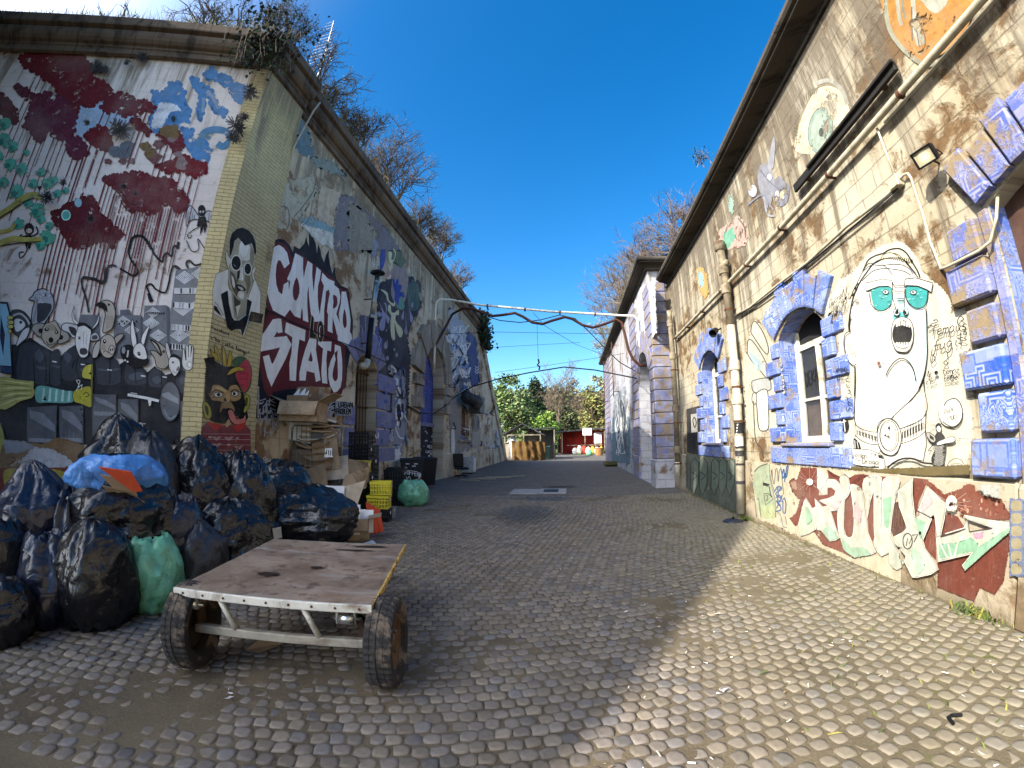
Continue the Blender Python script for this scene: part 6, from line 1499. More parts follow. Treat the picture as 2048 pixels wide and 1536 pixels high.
pts = [PR(*q) for q in ((1806, 362), (1815, 350), (1823, 348), (1829, 356), (1840, 390), (1855, 435), (1868, 485), (1882, 538))] + [Vector((3.5, 2.98, 3.02)), Vector((3.5, 2.62, 3.02)), Vector((3.54, 2.52, 3.06)), Vector((3.62, 2.46, 3.25)), Vector((3.7, 2.42, 3.5))]
m = MB(); m.tube([Vector((3.6 if i < 7 else q.x, q.y, q.z)) - Vector((3.6, 3.2, 4.1)) for i, q in enumerate(pts)], .015, 8); m.build("lower_tube", M_conduit, t, True)
q = PR(1800, 366)
t = thing("junction_box", "small white junction box on the sunlit wall below left of the floodlight", "junction box", (3.6, q.y, q.z))
m = MB(); m.box((-.05, -.07, -.07), (.05, .07, .07), bev=.01); m.build("box", M_conduit, t); m = MB(); m.box((-.056, -.06, -.06), (-.0502, .06, .06)); m.build("lid", M_conduit, t)
# floodlights
def floodlight(label, loc, rz, lit, tilt=-.35):
    t = thing("floodlight", label, "floodlight", loc, rz)
    R = Matrix.Rotation(tilt, 4, 'X')
    m = MB(); m.box((-.17, -.05, -.13), (.17, .06, .13), M=R, bev=.02)
    for k in range(5): m.box((-.15, .06, -.1 + k * .045), (.15, .085, -.085 + k * .045), M=R)
    m.build("housing", M_black, t)
    m = MB(); m.box((-.175, -.075, -.135), (.175, -.05, -.105), M=R); m.box((-.175, -.075, .105), (.175, -.05, .135), M=R); m.box((-.175, -.075, -.105), (-.145, -.05, .105), M=R); m.box((.145, -.075, -.105), (.175, -.05, .105), M=R); m.build("rim", M_black, t)
    m = MB(); m.quad(*[R @ Vector(v) for v in ((-.145, -.058, -.105), (.145, -.058, -.105), (.145, -.058, .105), (-.145, -.058, .105))])
    if lit:
        e = NT("lit_floodlight_glass"); e.out((.42, .38, .25), .15, .5)
        gp = e.n('TexCoord'); 
        sp = e.n('VectorMath', {'operation': 'LENGTH'}, i0=gp.outputs['Object']).outputs['Value']
        e.set(e.b.inputs['Emission Color'], (1, .9, .6)); e.set(e.b.inputs['Emission Strength'], e.math('MULTIPLY', e.ramp(sp, .12, .02), .5))
        m.build("glass", e.m, t)
    else:
        m.build("glass", M_glass, t)
    t.scale = (.62, .62, .62)
    m = MB(); m.tube([(-.19, 0, 0), (-.19, .16, -.02), (.19, .16, -.02), (.19, 0, 0)], .012, 6); m.tube([(0, .16, -.02), (0, .42, -.02)], .018, 6); m.build("bracket", M_black, t)
    return t
q = Plane((3.35, 0, 0), (-1, 0, 0))(1838, 310)
floodlight("black floodlight with its yellowish lamp lit beside the arch of the brown door", (3.43, q.y, q.z), math.radians(-75), True, .5)
floodlight("black unlit floodlight on the yellow pier beside the white slogan letters", (-5.2, 5.62, 3.70), math.radians(65), False, .3)
q = PR(1428, 685)
t = thing("wall_spotlight", "small black spotlight above the smaller sunlit window", "spotlight", (3.45, 9.35, 4.05)); m = MB(); m.lathe([(.02, -.12), (.07, -.1), (.1, .1), (.085, .1), (.05, -.06)], (0, 0, 0), (-.6, -.5, -.5), 12); m.build("shade", M_black, t); m = MB(); m.tube([(0, 0, 0), (.2, .05, .1)], .018, 6); m.build("arm", M_black, t)
# black timber rail on two pegs
a_, b_ = Plane((3.52, 0, 0), (-1, 0, 0))(1585, 374), Plane((3.52, 0, 0), (-1, 0, 0))(1783, 125)
t = thing("wall_rail", "black wooden sign rail fixed across the painted eye high on the sunlit wall", "rail", (3.58, (a_.y + b_.y) / 2, 5.2))
m = MB(); L = abs(a_.y - b_.y); m.box((-.05, -L / 2, -.06), (.0, L / 2, .07), bev=.008); m.box((-.09, -L / 2 - .02, .03), (-.052, L / 2 - .5, .06)); m.build("board", plain("charred_black_wood", '#15110e', .8, .6, 7), t)
for y in (-L / 2 + .3, L / 2 - .3):
    m = MB(); m.box((-.001, y - .03, -.03), (.068, y + .03, .03)); m.build("peg", M_rust, t)

# stove flue on the left wall
t = thing("stove_flue", "stove flue pipe with black lower half and round cap on the fort wall", "flue", (-5.3, 10.3, 3.6))
m = MB(); m.tube([(0, -.42, .02), (.0, -.3, .0), (.0, -.17, .06), (0, -.12, .22)], .085, 14); m.build("elbow", M_conduit, t, True)
m = MB(); m.tube([(0, -.12, .2), (0, -.02, 1.48)], .08, 14); m.build("black_pipe", M_black, t, True)
m = MB(); m.tube([(0, -.02, 1.46), (0, .12, 2.75)], .072, 14); m.lathe([(.075, -.06), (.088, -.05), (.088, .05), (.075, .06)], (0, -.02, 1.47), n=14); m.lathe([(.074, -.03), (.082, 0), (.074, .03)], (0, .1, 2.55), n=14); m.build("steel_pipe", M_steel, t, True)
m = MB(); m.lathe([(.02, .12), (.2, .03), (.22, .0), (.2, .012), (.02, .05)], (0, .13, 2.83), n=20); m.tube([(.05, .13, 2.74), (.08, .13, 2.86)], .008, 5); m.tube([(-.05, .13, 2.74), (-.08, .13, 2.86)], .008, 5); m.build("cap", M_black, t)
for z in (.7, 2.0):
    m = MB(); m.box((-.32, -.08 + z * .05, z), (.0, -.05 + z * .05, z + .03)); m.build("bracket", M_rust, t)
# gutter spout at the pier
t = thing("gutter_spout", "thin white spout pipe hanging from the fort cornice beside the pier", "pipe", (-5.3, 6.25, 8.7)); m = MB(); m.tube([(.12, .05, .35), (.02, .02, .1), (-.1, -.15, -.9), (-.18, -.2, -1.4)], .022, 8); m.build("tube", M_conduit, t, True); m = MB(); m.box((-.28, -.12, -.7), (-.1, -.09, -.67)); m.build("clip", M_rust, t)
# cable across the slogan
def on(pl, lst, off): return [pl(x, y, off) for x, y in lst]
m = MB(); m.tube(on(PL, ((527, 609), (535, 620), (600, 650), (660, 676), (708, 694), (752, 715), (803, 738), (804, 800)), .05), .012, 6); o = m.build("slogan_cable", M_cable, None, True); tag(o, "thin black cable strung across the slogan between its two lines of letters", "cable")
# extractor box and duct
t = thing("extractor_unit", "grey extractor box with a fat round duct above the boarded fort window", "extractor", (-5.3, 22.6, 3.75))
m = MB(); m.box((-.3, .6, -.45), (.35, 1.9, .55), bev=.02); m.build("casing", plain("grey_sheet_metal", '#5f6264', .6, .3, 4, .3), t)
m = MB(); m.tube([(.2, -2.1, .15), (.22, -1.8, .16), (.25, -.6, .1), (.2, .62, .05)], .3, 16)
for k in range(12): m.lathe([(.3, -.02), (.325, 0), (.3, .02)], (.24, -1.9 + k * .2, .12), (0, 1, 0), 16)
m.build("duct", plain("dark_flexible_duct", '#2f3238', .55, .3, 6, .2), t, True)

# overhead white pipe, red hose, wires between the buildings
Yc = 16.8
def across(px, py, y=Yc):
    d = ray(px, py); return CAM + d * (y / d.y)
t = thing("overhead_pipe", "white pipe crossing the alley overhead from the fort to the sunlit building", "pipe", (-1.2, Yc, 7.3))
A = [PL(868, 745, .12), PL(869, 700, .12), PL(870, 640, .12), PL(872, 606, .14), PL(880, 598, .3), across(905, 600, 16.75), across(960, 610), across(1100, 623), across(1240, 631), across(1268, 632), across(1275, 640), across(1279, 690), across(1286, 702)]
o_ = Vector((-1.2, Yc, 7.3))
m = MB(); m.tube([v - o_ for v in A], .047, 10); m.build("tube", M_whitepipe, t, True)
for px, py in ((905, 600), (975, 612), (1050, 619), (1120, 625), (1190, 629)):
    c = across(px, py) - o_
    m = MB(); m.lathe([(.06, -.03), (.085, -.03), (.085, .03), (.06, .03)], c, (1, 0, -.1), 10); m.build("clamp", M_rust, t)
hp = [PL(868, 694, .1), PL(885, 666, .2), PL(905, 628, .4), across(925, 617), across(945, 617), across(965, 625), across(985, 632), across(1005, 630), across(1030, 626), across(1045, 633), across(1065, 645), across(1085, 648), across(1105, 641), across(1130, 634), across(1145, 638), across(1165, 650), across(1185, 655), across(1210, 648), across(1232, 639), across(1243, 645), across(1250, 670), across(1257, 700), across(1266, 718), across(1280, 731), across(1293, 731)]
m = MB(); m.tube(hp, .058, 10); o = m.build("red_hose", M_hose, None, True); tag(o, "thick rust red hose waving across the alley below the white pipe", "hose")
def wire(label, pts, r=.012, name="overhead_cable", mat=None):
    m = MB(); m.tube(pts, r, 5); o = m.build(name, mat or M_cable, None, True); tag(o, label, "cable", "cables strung over the alley"); return o
wire("black cable hanging in a curve from the fort door up across the tree tops", [PL(815, 812, .06), PL(840, 826, .1), PL(870, 826, .12), PL(898, 806, .1), PL(905, 797, .15), across(945, 773, 18), across(1000, 757, 18), across(1060, 745, 18), across(1128, 734, 18), across(1190, 740, 18), across(1250, 752, 18), across(1300, 762, 18)], .028)
wire("black cable looping below the red hose and dropping to the right", [across(946, 612), across(965, 630), across(1000, 641), across(1040, 645), across(1080, 640), across(1120, 630), across(1150, 637), across(1180, 665), across(1215, 702), across(1240, 725), across(1270, 742)], .02)
wire("thin double wire strung level across the sky below the red hose", [across(890, 668), across(985, 664), across(1100, 666), across(1230, 668)], .009)
wire("thin wire crossing the sky low above the bare trees", [across(985, 695, 22), across(1070, 690, 22), across(1160, 685, 22)], .009)
wire("thin wire rising to the right just above the long black cable", [across(990, 745, 22), across(1100, 730, 22), across(1200, 715, 22), across(1290, 700, 22)], .010)
wire("thin wire running slantwise from the white pipe down to the far roof", [across(1066, 625), across(1090, 652), across(1150, 688, 20), across(1220, 715, 26)], .010)
t = thing("hanging_hook", "thin line with a dark hook hanging from the red hose in mid sky", "hook", across(1074, 648))
c = across(1077, 734) - across(1074, 648)
m = MB(); m.tube([(0, 0, 0), c * .7, c * .85], .008, 5); m.build("line", M_cable, t)
m = MB(); m.tube([c * .82, c * .9 + Vector((.03, 0, 0)), c * .95 + Vector((-.04, 0, 0)), c + Vector((.05, 0, 0)), c + Vector((0.02, 0, -.12))], .035, 6); m.build("hook", M_black, t)
# antenna on the bank
t = thing("tv_antenna", "thin television antenna tilting above the bushes on the fort", "antenna", (-8.1, 8.9, 9.9))
e0_ = at(668, 42, 12) - Vector((-8.1, 8.9, 9.9)); e1_ = at(645, 130, 12) - Vector((-8.1, 8.9, 9.9))
m = MB(); m.tube([(-.1, 0, 0), e1_], .03, 6); m.build("mast", M_steel, t)
m = MB(); m.tube([e1_, e0_], .02, 6)
for k in range(14):
    c = e1_.lerp(e0_, k / 14); w_ = .55 - .03 * k
    m.tube([c - Vector((w_, .2, .18)), c + Vector((w_, -.2, -.18))], .006, 4)
m.build("boom", M_steel, t)
# ------------------------------------------------------------------ cart
M_deck = NT("rusty_sheet_deck")
_p = M_deck.obj(); _n1 = M_deck.noise(M_deck.obj(1, .8, 1), 2.2, 7, .62, .6); _n2 = M_deck.noise(_p, 9, 6, .65); _n3 = M_deck.noise(M_deck.obj(.6, 2.6, 1), 1.7, 5, .6, .3)
_c = M_deck.mix(M_deck.ramp(_n1, .36, .64), (.14, .095, .066), (.29, .22, .16))
_c = M_deck.mix(M_deck.ramp(_n3, .55, .72), _c, (.29, .25, .22))
_c = M_deck.mix(M_deck.math('MULTIPLY', M_deck.ramp(_n2, .52, .64), .8), _c, (.07, .042, .028))
_n4 = M_deck.noise(M_deck.obj(1, 2.2, 1), 3.3, 8, .7, 1.0)
_c = M_deck.mix(M_deck.math('MULTIPLY', M_deck.ramp(_n4, .52, .6), .6), _c, (.19, .115, .07))
_c = M_deck.mix(M_deck.math('MULTIPLY', M_deck.ramp(_n4, .36, .3), .8), _c, (.035, .026, .022))
M_deck.bump(_n2, .25, .004)
M_deck = M_deck.out(_c, M_deck.n('MapRange', None, i0=_n1, i3=.35, i4=.75).outputs[0], .45, .0)
M_whitesteel = plain("chipped_white_steel", '#c9c6bc', .5, .2, 8, .2, .4, .1, dirt='#6e5a48')
M_chrome = plain("worn_chrome", '#b9bcbc', .25, .2, 9, .9, .5, 0)
M_beam = plain("grey_painted_steel", '#8f8a7e', .6, .3, 6, .2, .3, .2, dirt='#5a4030')
M_yellowwood = plain("split_plywood_edge", '#b39556', .8, .5, 14, 0, .2, .4, dirt='#6a4a28')
def tyre_mat():
    t = NT("muddy_tyre_rubber")
    p = t.obj()
    n = t.noise(p, 7, 6, .65, .4)
    c = t.mix(t.ramp(n, .52, .62), (.022, .021, .021), (.13, .10, .075))
    c = t.mix(t.math('MULTIPLY', t.ramp(t.noise(p, 40, 4), .5, .7), .4), c, (.06, .05, .042))
    t.bump(t.noise(p, 30, 5), .3, .006)
    return t.out(c, .85, .25)
M_tyre = tyre_mat()
CARTC = Vector((-2.09, 3.0, 0)); CRZ = math.radians(14.5)
ct = thing("handcart", "low flat four wheeled cart with rusty sheet deck standing on the cobbles", "cart", CARTC, CRZ)
m = MB(); 
n_ = 18
top = [[Vector((-.69 + 1.38 * i / n_, -.82 + 1.64 * j / n_, .612 + .006 * mnoise.noise(Vector((i * .5, j * .5, 2))))) for i in range(n_ + 1)] for j in range(n_ + 1)]
vs = [v for r in top for v in r]; w = n_ + 1
m.add(vs, [(j * w + i, j * w + i + 1, (j + 1) * w + i + 1, (j + 1) * w + i) for j in range(n_) for i in range(n_)])
m.box((-.69, -.82, .585), (.69, .82, .604)); m.build("deck", M_deck, ct, True)
rr = random.Random(12)
for (x, y, lx, ly) in ((.25, .50, .24, .022), (.38, .66, .2, .03), (-.2, -.35, .1, .05), (.1, -.1, .06, .03)):
    m = MB(); m.poly([(x + lx * math.cos(k * .393) * rr.uniform(.75, 1.1), y + ly * math.sin(k * .393) * rr.uniform(.6, 1.3), .6225) for k in range(16)]); m.build("oil_stain", plain("oil_stain", '#2b201b', .45, .4, 12), ct)
m = MB()
for k in range(9): m.lathe([(.009, 0), (.008, .006), (0, .007)], (-.62 + .155 * k, -.845, .59), (0, -1, 0), 8)
m.build("bolt_row", M_rust, ct)
m = MB(); m.box((-.70, -.845, .562), (.70, -.822, .618), bev=.004); m.box((-.70, -.845, .50), (-.66, -.8, .562)); m.build("front_strip", M_whitesteel, ct)
m = MB()
rr = random.Random(4)
for k in range(14):
    y = -.82 + k * 1.64 / 14
    m.box((.692, y, .575 + rr.uniform(-.006, .006)), (.702 + rr.uniform(0, .012), y + 1.64 / 14 - .002, .614 + rr.uniform(-.004, .004)))
m.build("plywood_edge", M_yellowwood, ct)
m = MB(); m.box((-.6, -.775, .285), (.62, -.725, .345), bev=.006); m.build("axle_beam", M_beam, ct)
for x in (-.33, .27):
    m = MB(); m.tube([(x - .045, -.80, .585), (x + .05, -.755, .33)], .02, 8); m.build("strut", M_whitesteel, ct, True)
for x in (-.6, .52):
    m = MB(); m.box((x - .065, -.81, .47), (x - .05, -.74, .60)); m.box((x + .05, -.81, .47), (x + .065, -.74, .60)); m.build("shackle", M_beam, ct)
    m = MB(); m.tube([(x - .055, -.79, .50), (x + .055, -.79, .50)], .038, 14); m.tube([(x - .08, -.79, .50), (x + .1, -.79, .50)], .013, 8); m.build("roller", M_chrome, ct, True)
for s, x0, x1 in ((-1, -.60, -.5), (1, .62, .45)):
    m = MB(); m.tube([(x0, -.70, .31), (x0 - .02 * s, -.70, .45), (x1, -.74, .56)], [.04, .035, .03], 8); m.tube([(x0 - .12 * s, -.70, .31), (x0 + .05 * s, -.70, .31)], .03, 8); m.build("stub_axle", plain("rusty_axle_steel", '#4a3327', .8, .5, 8, .2), ct, True)
for x in (-.5, .5):
    m = MB(); m.box((x - .03, -.8, .53), (x + .03, .8, .583)); m.build("chassis_rail", M_rust, ct)
m = MB(); m.box((-.55, .5, .50), (.55, .56, .53)); m.build("cross_member", M_rust, ct)
M_rimdark = plain("dark_rim", '#2c241d', .8, .4, 9, .1)  # darker rim colour used on the left wheel
def wheel(x, flip, tilt=0.0, y=-.70, R=.31, W=.175):
    e = bpy.data.objects.new("wheel", None); COL.objects.link(e); e.parent = ct; e.location = (x, y, R); e.rotation_euler = (0, 0, tilt)
    hw = W / 2
    m = MB(); n = 84
    prof = [(.62, -hw * .55), (.70, -hw * .92), (.84, -hw * 1.05), (.94, -hw * .98), (.985, -hw * .8), (1.0, -hw * .55), (.985, -hw * .5), (1.0, -hw * .45), (1.0, -hw * .06), (.98, -hw * .03), (.98, hw * .03), (1.0, hw * .06), (1.0, hw * .45), (.985, hw * .5), (1.0, hw * .55), (.985, hw * .8), (.94, hw * .98), (.84, hw * 1.05), (.70, hw * .92), (.62, hw * .55)]
    vs, fs = [], []
    for i, (r, h) in enumerate(prof):
        for k in range(n):
            rr_ = R * r
            if r > .97 and k % 2 == 0 and abs(h) > hw * .3: rr_ -= .012
            a = 2 * math.pi * (k + (.6 * abs(h) / hw)) / n
            vs.append((h, rr_ * math.cos(a), rr_ * math.sin(a)))
    for i in range(len(prof) - 1):
        for k in range(n): fs.append((i * n + k, i * n + (k + 1) % n, (i + 1) * n + (k + 1) % n, (i + 1) * n + k))
    m.add(vs, fs); m.build("tyre", M_tyre, e, False)
    m = MB(); s = 1 if not flip else -1
    m.lathe([(R * .66, -s * hw * .6), (R * .60, -s * hw * .3), (R * .58, s * hw * .3), (R * .64, s * hw * .62), (R * .66, s * hw * .68), (R * .60, s * hw * .5), (R * .55, s * hw * .05), (R * .42, s * hw * .18), (R * .26, s * hw * .35), (R * .2, s * hw * .25), (R * .17, s * hw * .55), (.0, s * hw * .6)], (0, 0, 0), (1, 0, 0), 28)
    m.build("rim", M_rimdark if flip else plain("ochre_rusty_rim", '#5e4530', .75, .4, 9, .1, dirt='#33261b'), e, True)
    m = MB()
    for k in range(4): m.lathe([(.016, 0), (.016, .02), (0, .022)], (s * hw * .33, R * .3 * math.cos(k * 1.57 + .4), R * .3 * math.sin(k * 1.57 + .4)), (s, 0, 0), 6)
    m.build("wheel_nuts", M_chrome, e)
wheel(.76, False, -.06); wheel(-.66, True, .10)
for x in (-.42, .38):                                             # small castors under the back
    e = bpy.data.objects.new("castor", None); COL.objects.link(e); e.parent = ct; e.location = (x, .6, .14)
    m = MB(); m.lathe([(.0, -.03), (.12, -.03), (.14, -.02), (.14, .02), (.12, .03), (0, .03)], (0, 0, 0), (1, 0, 0), 20); m.build("castor_wheel", M_tyre, e, True)
    m = MB(); m.box((-.05, -.03, 0), (-.04, .03, .30)); m.box((.04, -.03, 0), (.05, .03, .30)); m.box((-.05, -.06, .30), (.05, .06, .42)); m.build("fork", M_rust, e)

# ------------------------------------------------------------------ rubbish bags
def bag_mat(name, col, rough=.3, wr=1.0, trans=0.0, tint=None):
    t = NT(name)
    p = t.obj()
    n1 = t.noise(p, 4.5, 3, .5, 1.0)
    dis = t.n('VectorMath', {'operation': 'MULTIPLY_ADD'}, i0=t.n('TexNoise', None, Vector=p, Scale=3.5, Detail=2.0).outputs[1], i1=(.16, .16, .16), i2=t.obj(1, 1, .7)).outputs[0]
    hh = None
    for sc, k_ in ((3.6, 1.0), (8.5, .5)):                        # crumpled film: flat tilted facets
        vo = t.n('TexVoronoi', {'feature': 'F1'}, Vector=dis, Scale=sc)
        df = t.n('VectorMath', {'operation': 'SUBTRACT'}, i0=dis, i1=vo.outputs['Position']).outputs[0]
        cc_ = t.n('VectorMath', {'operation': 'SUBTRACT'}, i0=vo.outputs['Color'], i1=(.5, .5, .5)).outputs[0]
        d_ = t.math('MULTIPLY', t.n('VectorMath', {'operation': 'DOT_PRODUCT'}, i0=df, i1=cc_).outputs['Value'], k_)
        hh = d_ if hh is None else t.math('ADD', hh, d_)
    b_ = t.n('Bump', None, Strength=1.0 * wr, Distance=.55, Height=t.math('ADD', hh, t.math('MULTIPLY', n1, .06)))
    t.set(t.b.inputs['Normal'], b_.outputs[0])
    c = t.mix(t.ramp(n1, .35, .65), tuple(x * .8 for x in col), tuple(min(1, x * 1.3) for x in col))
    if trans:
        t.set(t.b.inputs['Subsurface Weight'], trans); t.b.inputs['Subsurface Radius'].default_value = (.05, .08, .05); t.b.inputs['Subsurface Scale'].default_value = .5
    return t.out(c, rough, .5)
M_bagk = bag_mat("black_bin_liner", (.006, .006, .008), .25)
M_bagn = bag_mat("navy_bin_liner", (.008, .011, .026), .28)
M_bagg = bag_mat("grey_bin_liner", (.02, .02, .024), .42)
M_baggr = bag_mat("green_translucent_bag", (.13, .36, .22), .34, 1.3, .2)
M_bagblue = bag_mat("blue_shopper_bag", (.06, .19, .46), .36, 1.3, .15)

def sac(seed, w, d, h, sq=1.0, neck=.0, lean=(0, 0), crum=.06, nu=60, nv=40, cut=0.0, peak=0):
    """crumpled sack resting on z=0; neck = height share drawn into a tied tuft; cut > 0 leaves an open mouth"""
    rnd = random.Random(seed); o = Vector((rnd.uniform(-50, 50), rnd.uniform(-50, 50), rnd.uniform(-50, 50)))
    cells = [Vector((rnd.gauss(0, 1), rnd.gauss(0, 1), rnd.gauss(0, .8))).normalized() for _ in range(26)]
    amp = [rnd.uniform(.90, 1.08) for _ in cells]
    vs, fs = [], []
    vmax = nv if not cut else int(nv * (1 - cut))
    for j in range(vmax + 1):
        t = j / nv
        ph = -math.pi / 2 + math.pi * t
        for i in range(nu):
            a = 2 * math.pi * i / nu
            dv = Vector((math.cos(ph) * math.cos(a), math.cos(ph) * math.sin(a), math.sin(ph)))
            f = max(dv.dot(c) * .45 + am * .55 for c, am in zip(cells, amp))        # flattened facets with creases between
            r = .80 + .21 * f
            n1 = mnoise.noise(dv * 1.7 + o)
            g1 = abs(mnoise.noise(Vector((math.cos(a) * 3.2, math.sin(a) * 3.2, dv.z * 1.1)) + o)); g2 = abs(mnoise.noise(Vector((math.cos(a) * 6.5, math.sin(a) * 6.5, dv.z * 2.6 + 2 * n1)) - o))
            g3 = abs(mnoise.noise(dv * 4.2 - o))
            n2 = 1 - 3 * g1
            r *= 1 + .11 * n1 + crum * (.9 * n2 * (.5 + abs(dv.z)) + .55 * (1 - 3 * g2) + .8 * (1 - 3 * g3)) * .8
            z = dv.z
            if peak and t > .6:                                                       # cloth drawn up to a point
                q = (t - .6) / .4
                hr = .80 * max(0, 1 - q) ** .62 + .2 * max(0, 1 - q)
                x = math.cos(a) * hr * .95 * r - .22 * q * q; y = math.sin(a) * hr * .95 * r * (1 - .45 * q)
                z = .31 + (q ** 1.25) * .62 + .03 * n2
                pl = 1 + .16 * math.sin(a * 7 + seed) * (.3 + q)
                x *= pl; y *= pl
            else:
                x = dv.x * r; y = dv.y * r; z = z * r
                if neck and t > .84:
                    q = (t - .84) / .16
                    rad = .50 * max(0, 1 - q) ** .8 + .05 + .12 * max(0, q - .55)
                    rad *= 1 + .3 * math.sin(a * 9 + seed) * q
                    x, y = math.cos(a) * rad, math.sin(a) * rad
                    z = .74 + neck * q + .04 * n2
            zz = (z + .80) / 1.7
            b = 1.0 + .10 * sq * (1 - zz)
            zz = max(0.0, zz) if zz > .02 else 0.002 * n1
            lx, ly = lean[0] * zz * zz, lean[1] * zz * zz
            vs.append((x * w * .5 * b + lx, y * d * .5 * b + ly, zz * h))
    for j in range(vmax):
        for i in range(nu):
            i2 = (i + 1) % nu
            fs.append((j * nu + i, j * nu + i2, (j + 1) * nu + i2, (j + 1) * nu + i))
    m = MB(); m.add(vs, fs)
    return m
def tie(w, h, seed, mat):
    m = MB(); m.lathe([(.03, -.02), (.045, 0), (.03, .02)], (0, 0, h * .90), n=10)
    return m
def put_bag(label, box, D, mat, seed, group="black rubbish bags heaped before the fort", zb=None, name="rubbish_bag", depth=.95, rz=0.0, kn=True, **kw):
    x0, y0, x1, y1 = box
    cx, cy = (x0 + x1) / 2, (y0 + y1) / 2
    a, b = at(x0, cy, D), at(x1, cy, D)
    w = (a - b).length
    lo, hi = at(cx, y1, D), at(cx, y0, D)
    z0 = max(0, lo.z) if zb is None else zb
    if z0 < .12: z0 = 0.0
    h = hi.z - z0
    c = (a + b) / 2
    view = Vector((c.x, c.y, 0)).normalized()
    base = Vector((c.x, c.y, z0)) + view * (w * depth * .25)
    o = sac(seed, w * 1.14, w * depth * 1.08, h, **kw).build(name, mat, None, True)
    o.location = base; o.rotation_euler = (0, 0, math.atan2(view.y, view.x) - math.pi / 2 + rz)
    tag(o, label, "rubbish bag", group)
    return o
put_bag("small shiny black bag at the left end of the front row", (-70, 1165, 64, 1295), 4.25, M_bagk, 1, neck=.12)
put_bag("slim black bag standing between the small bag and the big upright one", (46, 1068, 150, 1258), 4.45, M_bagn, 2, neck=.1, crum=.05)
put_bag("big upright black bag at the front left of the light green bag", (124, 1060, 264, 1264), 4.28, M_bagk, 3, crum=.05, sq=1.5)
put_bag("dark blue black bag with a pointed top behind the front row at left", (0, 928, 160, 1100), 5.0, M_bagn, 4, zb=.25, peak=1)
put_bag("black bag with torn paper showing at the left picture edge", (-70, 1040, 60, 1190), 4.75, M_bagk, 5, zb=.1, neck=.1)
put_bag("large glossy black bag lying under the blue shopper", (125, 950, 345, 1130), 4.95, M_bagk, 6, zb=.3, crum=.08)
put_bag("black bag drawn up to a tall point against the riot shields", (160, 834, 345, 1000), 5.7, M_bagk, 7, zb=.35, peak=1, crum=.05)
put_bag("grey black bag slumped right of the pointed bag", (245, 880, 350, 1030), 5.45, M_bagg, 8, zb=.3, crum=.05)
put_bag("large wrinkled black bag below the painted ape", (325, 903, 462, 1100), 5.65, M_bagk, 9, zb=.15, crum=.07)
put_bag("wrinkled black bag leaning right of the large wrinkled one", (420, 928, 540, 1080), 5.85, M_bagk, 10, zb=.1, crum=.1)
put_bag("low black bag at the foot of the slogan wall", (505, 934, 622, 1040), 6.9, M_bagk, 11, zb=.2, crum=.07)
put_bag("tall navy bag standing right behind the light green bag", (300, 1000, 415, 1175), 4.95, M_bagn, 13, crum=.04, neck=.1)
put_bag("black bag half hidden behind the back edge of the cart", (385, 1015, 530, 1145), 5.25, M_bagk, 14, crum=.09)
put_bag("black bag filling the gap between navy bag and cart", (345, 1060, 450, 1190), 4.8, M_bagg, 15, crum=.06)
put_bag("buried black bag at the bottom of the heap", (180, 1040, 330, 1190), 5.3, M_bagk, 16, crum=.06)
put_bag("buried black bag propping the pointed one", (150, 960, 330, 1130), 5.9, M_bagk, 17, zb=0, crum=.06)
put_bag("buried bag under the wrinkled ones", (430, 1000, 560, 1110), 6.3, M_bagk, 18, zb=0, crum=.06)
put_bag("light green translucent bag left of the cart", (254, 1072, 360, 1236), 4.5, M_baggr, 21, "green rubbish bags", crum=.035, neck=.06, sq=1.3)
put_bag("round green bag sitting in front of the scrawled wheelie bin", (799, 960, 854, 1014), 10.9, M_baggr, 22, "green rubbish bags", crum=.03, neck=.04, sq=.2)
for k, (bx_, D_, mt_, lb_) in enumerate((((268, 1020, 350, 1100), 5.15, M_bagk, "black bag sagging over the navy one below the grey slumped bag"), ((455, 1040, 560, 1110), 5.75, M_bagk, "flattened black bag at the far edge of the cart deck"), ((90, 1000, 190, 1100), 4.85, M_bagn, "dark bag squeezed between the pointed bag and the glossy one"), ((560, 1000, 640, 1075), 6.5, M_bagk, "small black bag tucked before the cage castors"))):
    put_bag(lb_, bx_, D_, mt_, 40 + k, zb=.02, crum=.08)
o = put_bag("low torn black bag spilling white paper beside the cardboard box", (500, 985, 700, 1092), 6.35, M_bagk, 12, crum=.08)
# blue shopper lying open with orange card in it
bs = put_bag("bright blue plastic shopper lying open on top of the heap", (148, 908, 322, 1000), 4.95, M_bagblue, 31, '', name="plastic_shopper", crum=.04, depth=.5, cut=.16)
bs['category'] = "shopping bag"
def sheet(label, name, cat_, corners, col, thick=.006, group=None, mat=None, rough=.8):
    """a flat piece of board given by its four corners"""
    c = [Vector(q) for q in corners]
    n = (c[1] - c[0]).cross(c[3] - c[0]).normalized() * thick
    m = MB(); o_ = c[0].copy()
    c = [q - o_ for q in c]
    m.quad(*c); m.quad(*[q + n for q in c])
    for i in range(4): m.quad(c[i], c[(i + 1) % 4], c[(i + 1) % 4] + n, c[i] + n)
    o = m.build(name, mat or plain(name + "_stuff", col, rough, .25, 5, 0, .2, .1), None); o.location = o_
    tag(o, label, cat_, group); return o
M_card = plain("brown_cardboard", (.34, .245, .155), .85, .3, 4, 0, .15, .15, dirt='#6b4f33')
M_card2 = plain("dark_cardboard", (.24, .165, .10), .85, .3, 4, 0, .15, .15, dirt='#4a3826')
M_paper = plain("white_paper", '#d9d8d6', .8, .1, 5, 0, .2, .05)
M_orange = plain("orange_card", '#c9502f', .7, .25, 5, 0, .3, .05)
def P4(D, *px): return [at(x, y, D + (.05 if i > 1 else 0)) for i, (x, y) in enumerate(px)]
sheet("orange folded card sticking out of the blue shopper", "card_sheet", "cardboard", P4(4.6, (197, 934), (262, 944), (285, 982), (268, 985)), '#c9502f', .02, mat=M_orange)
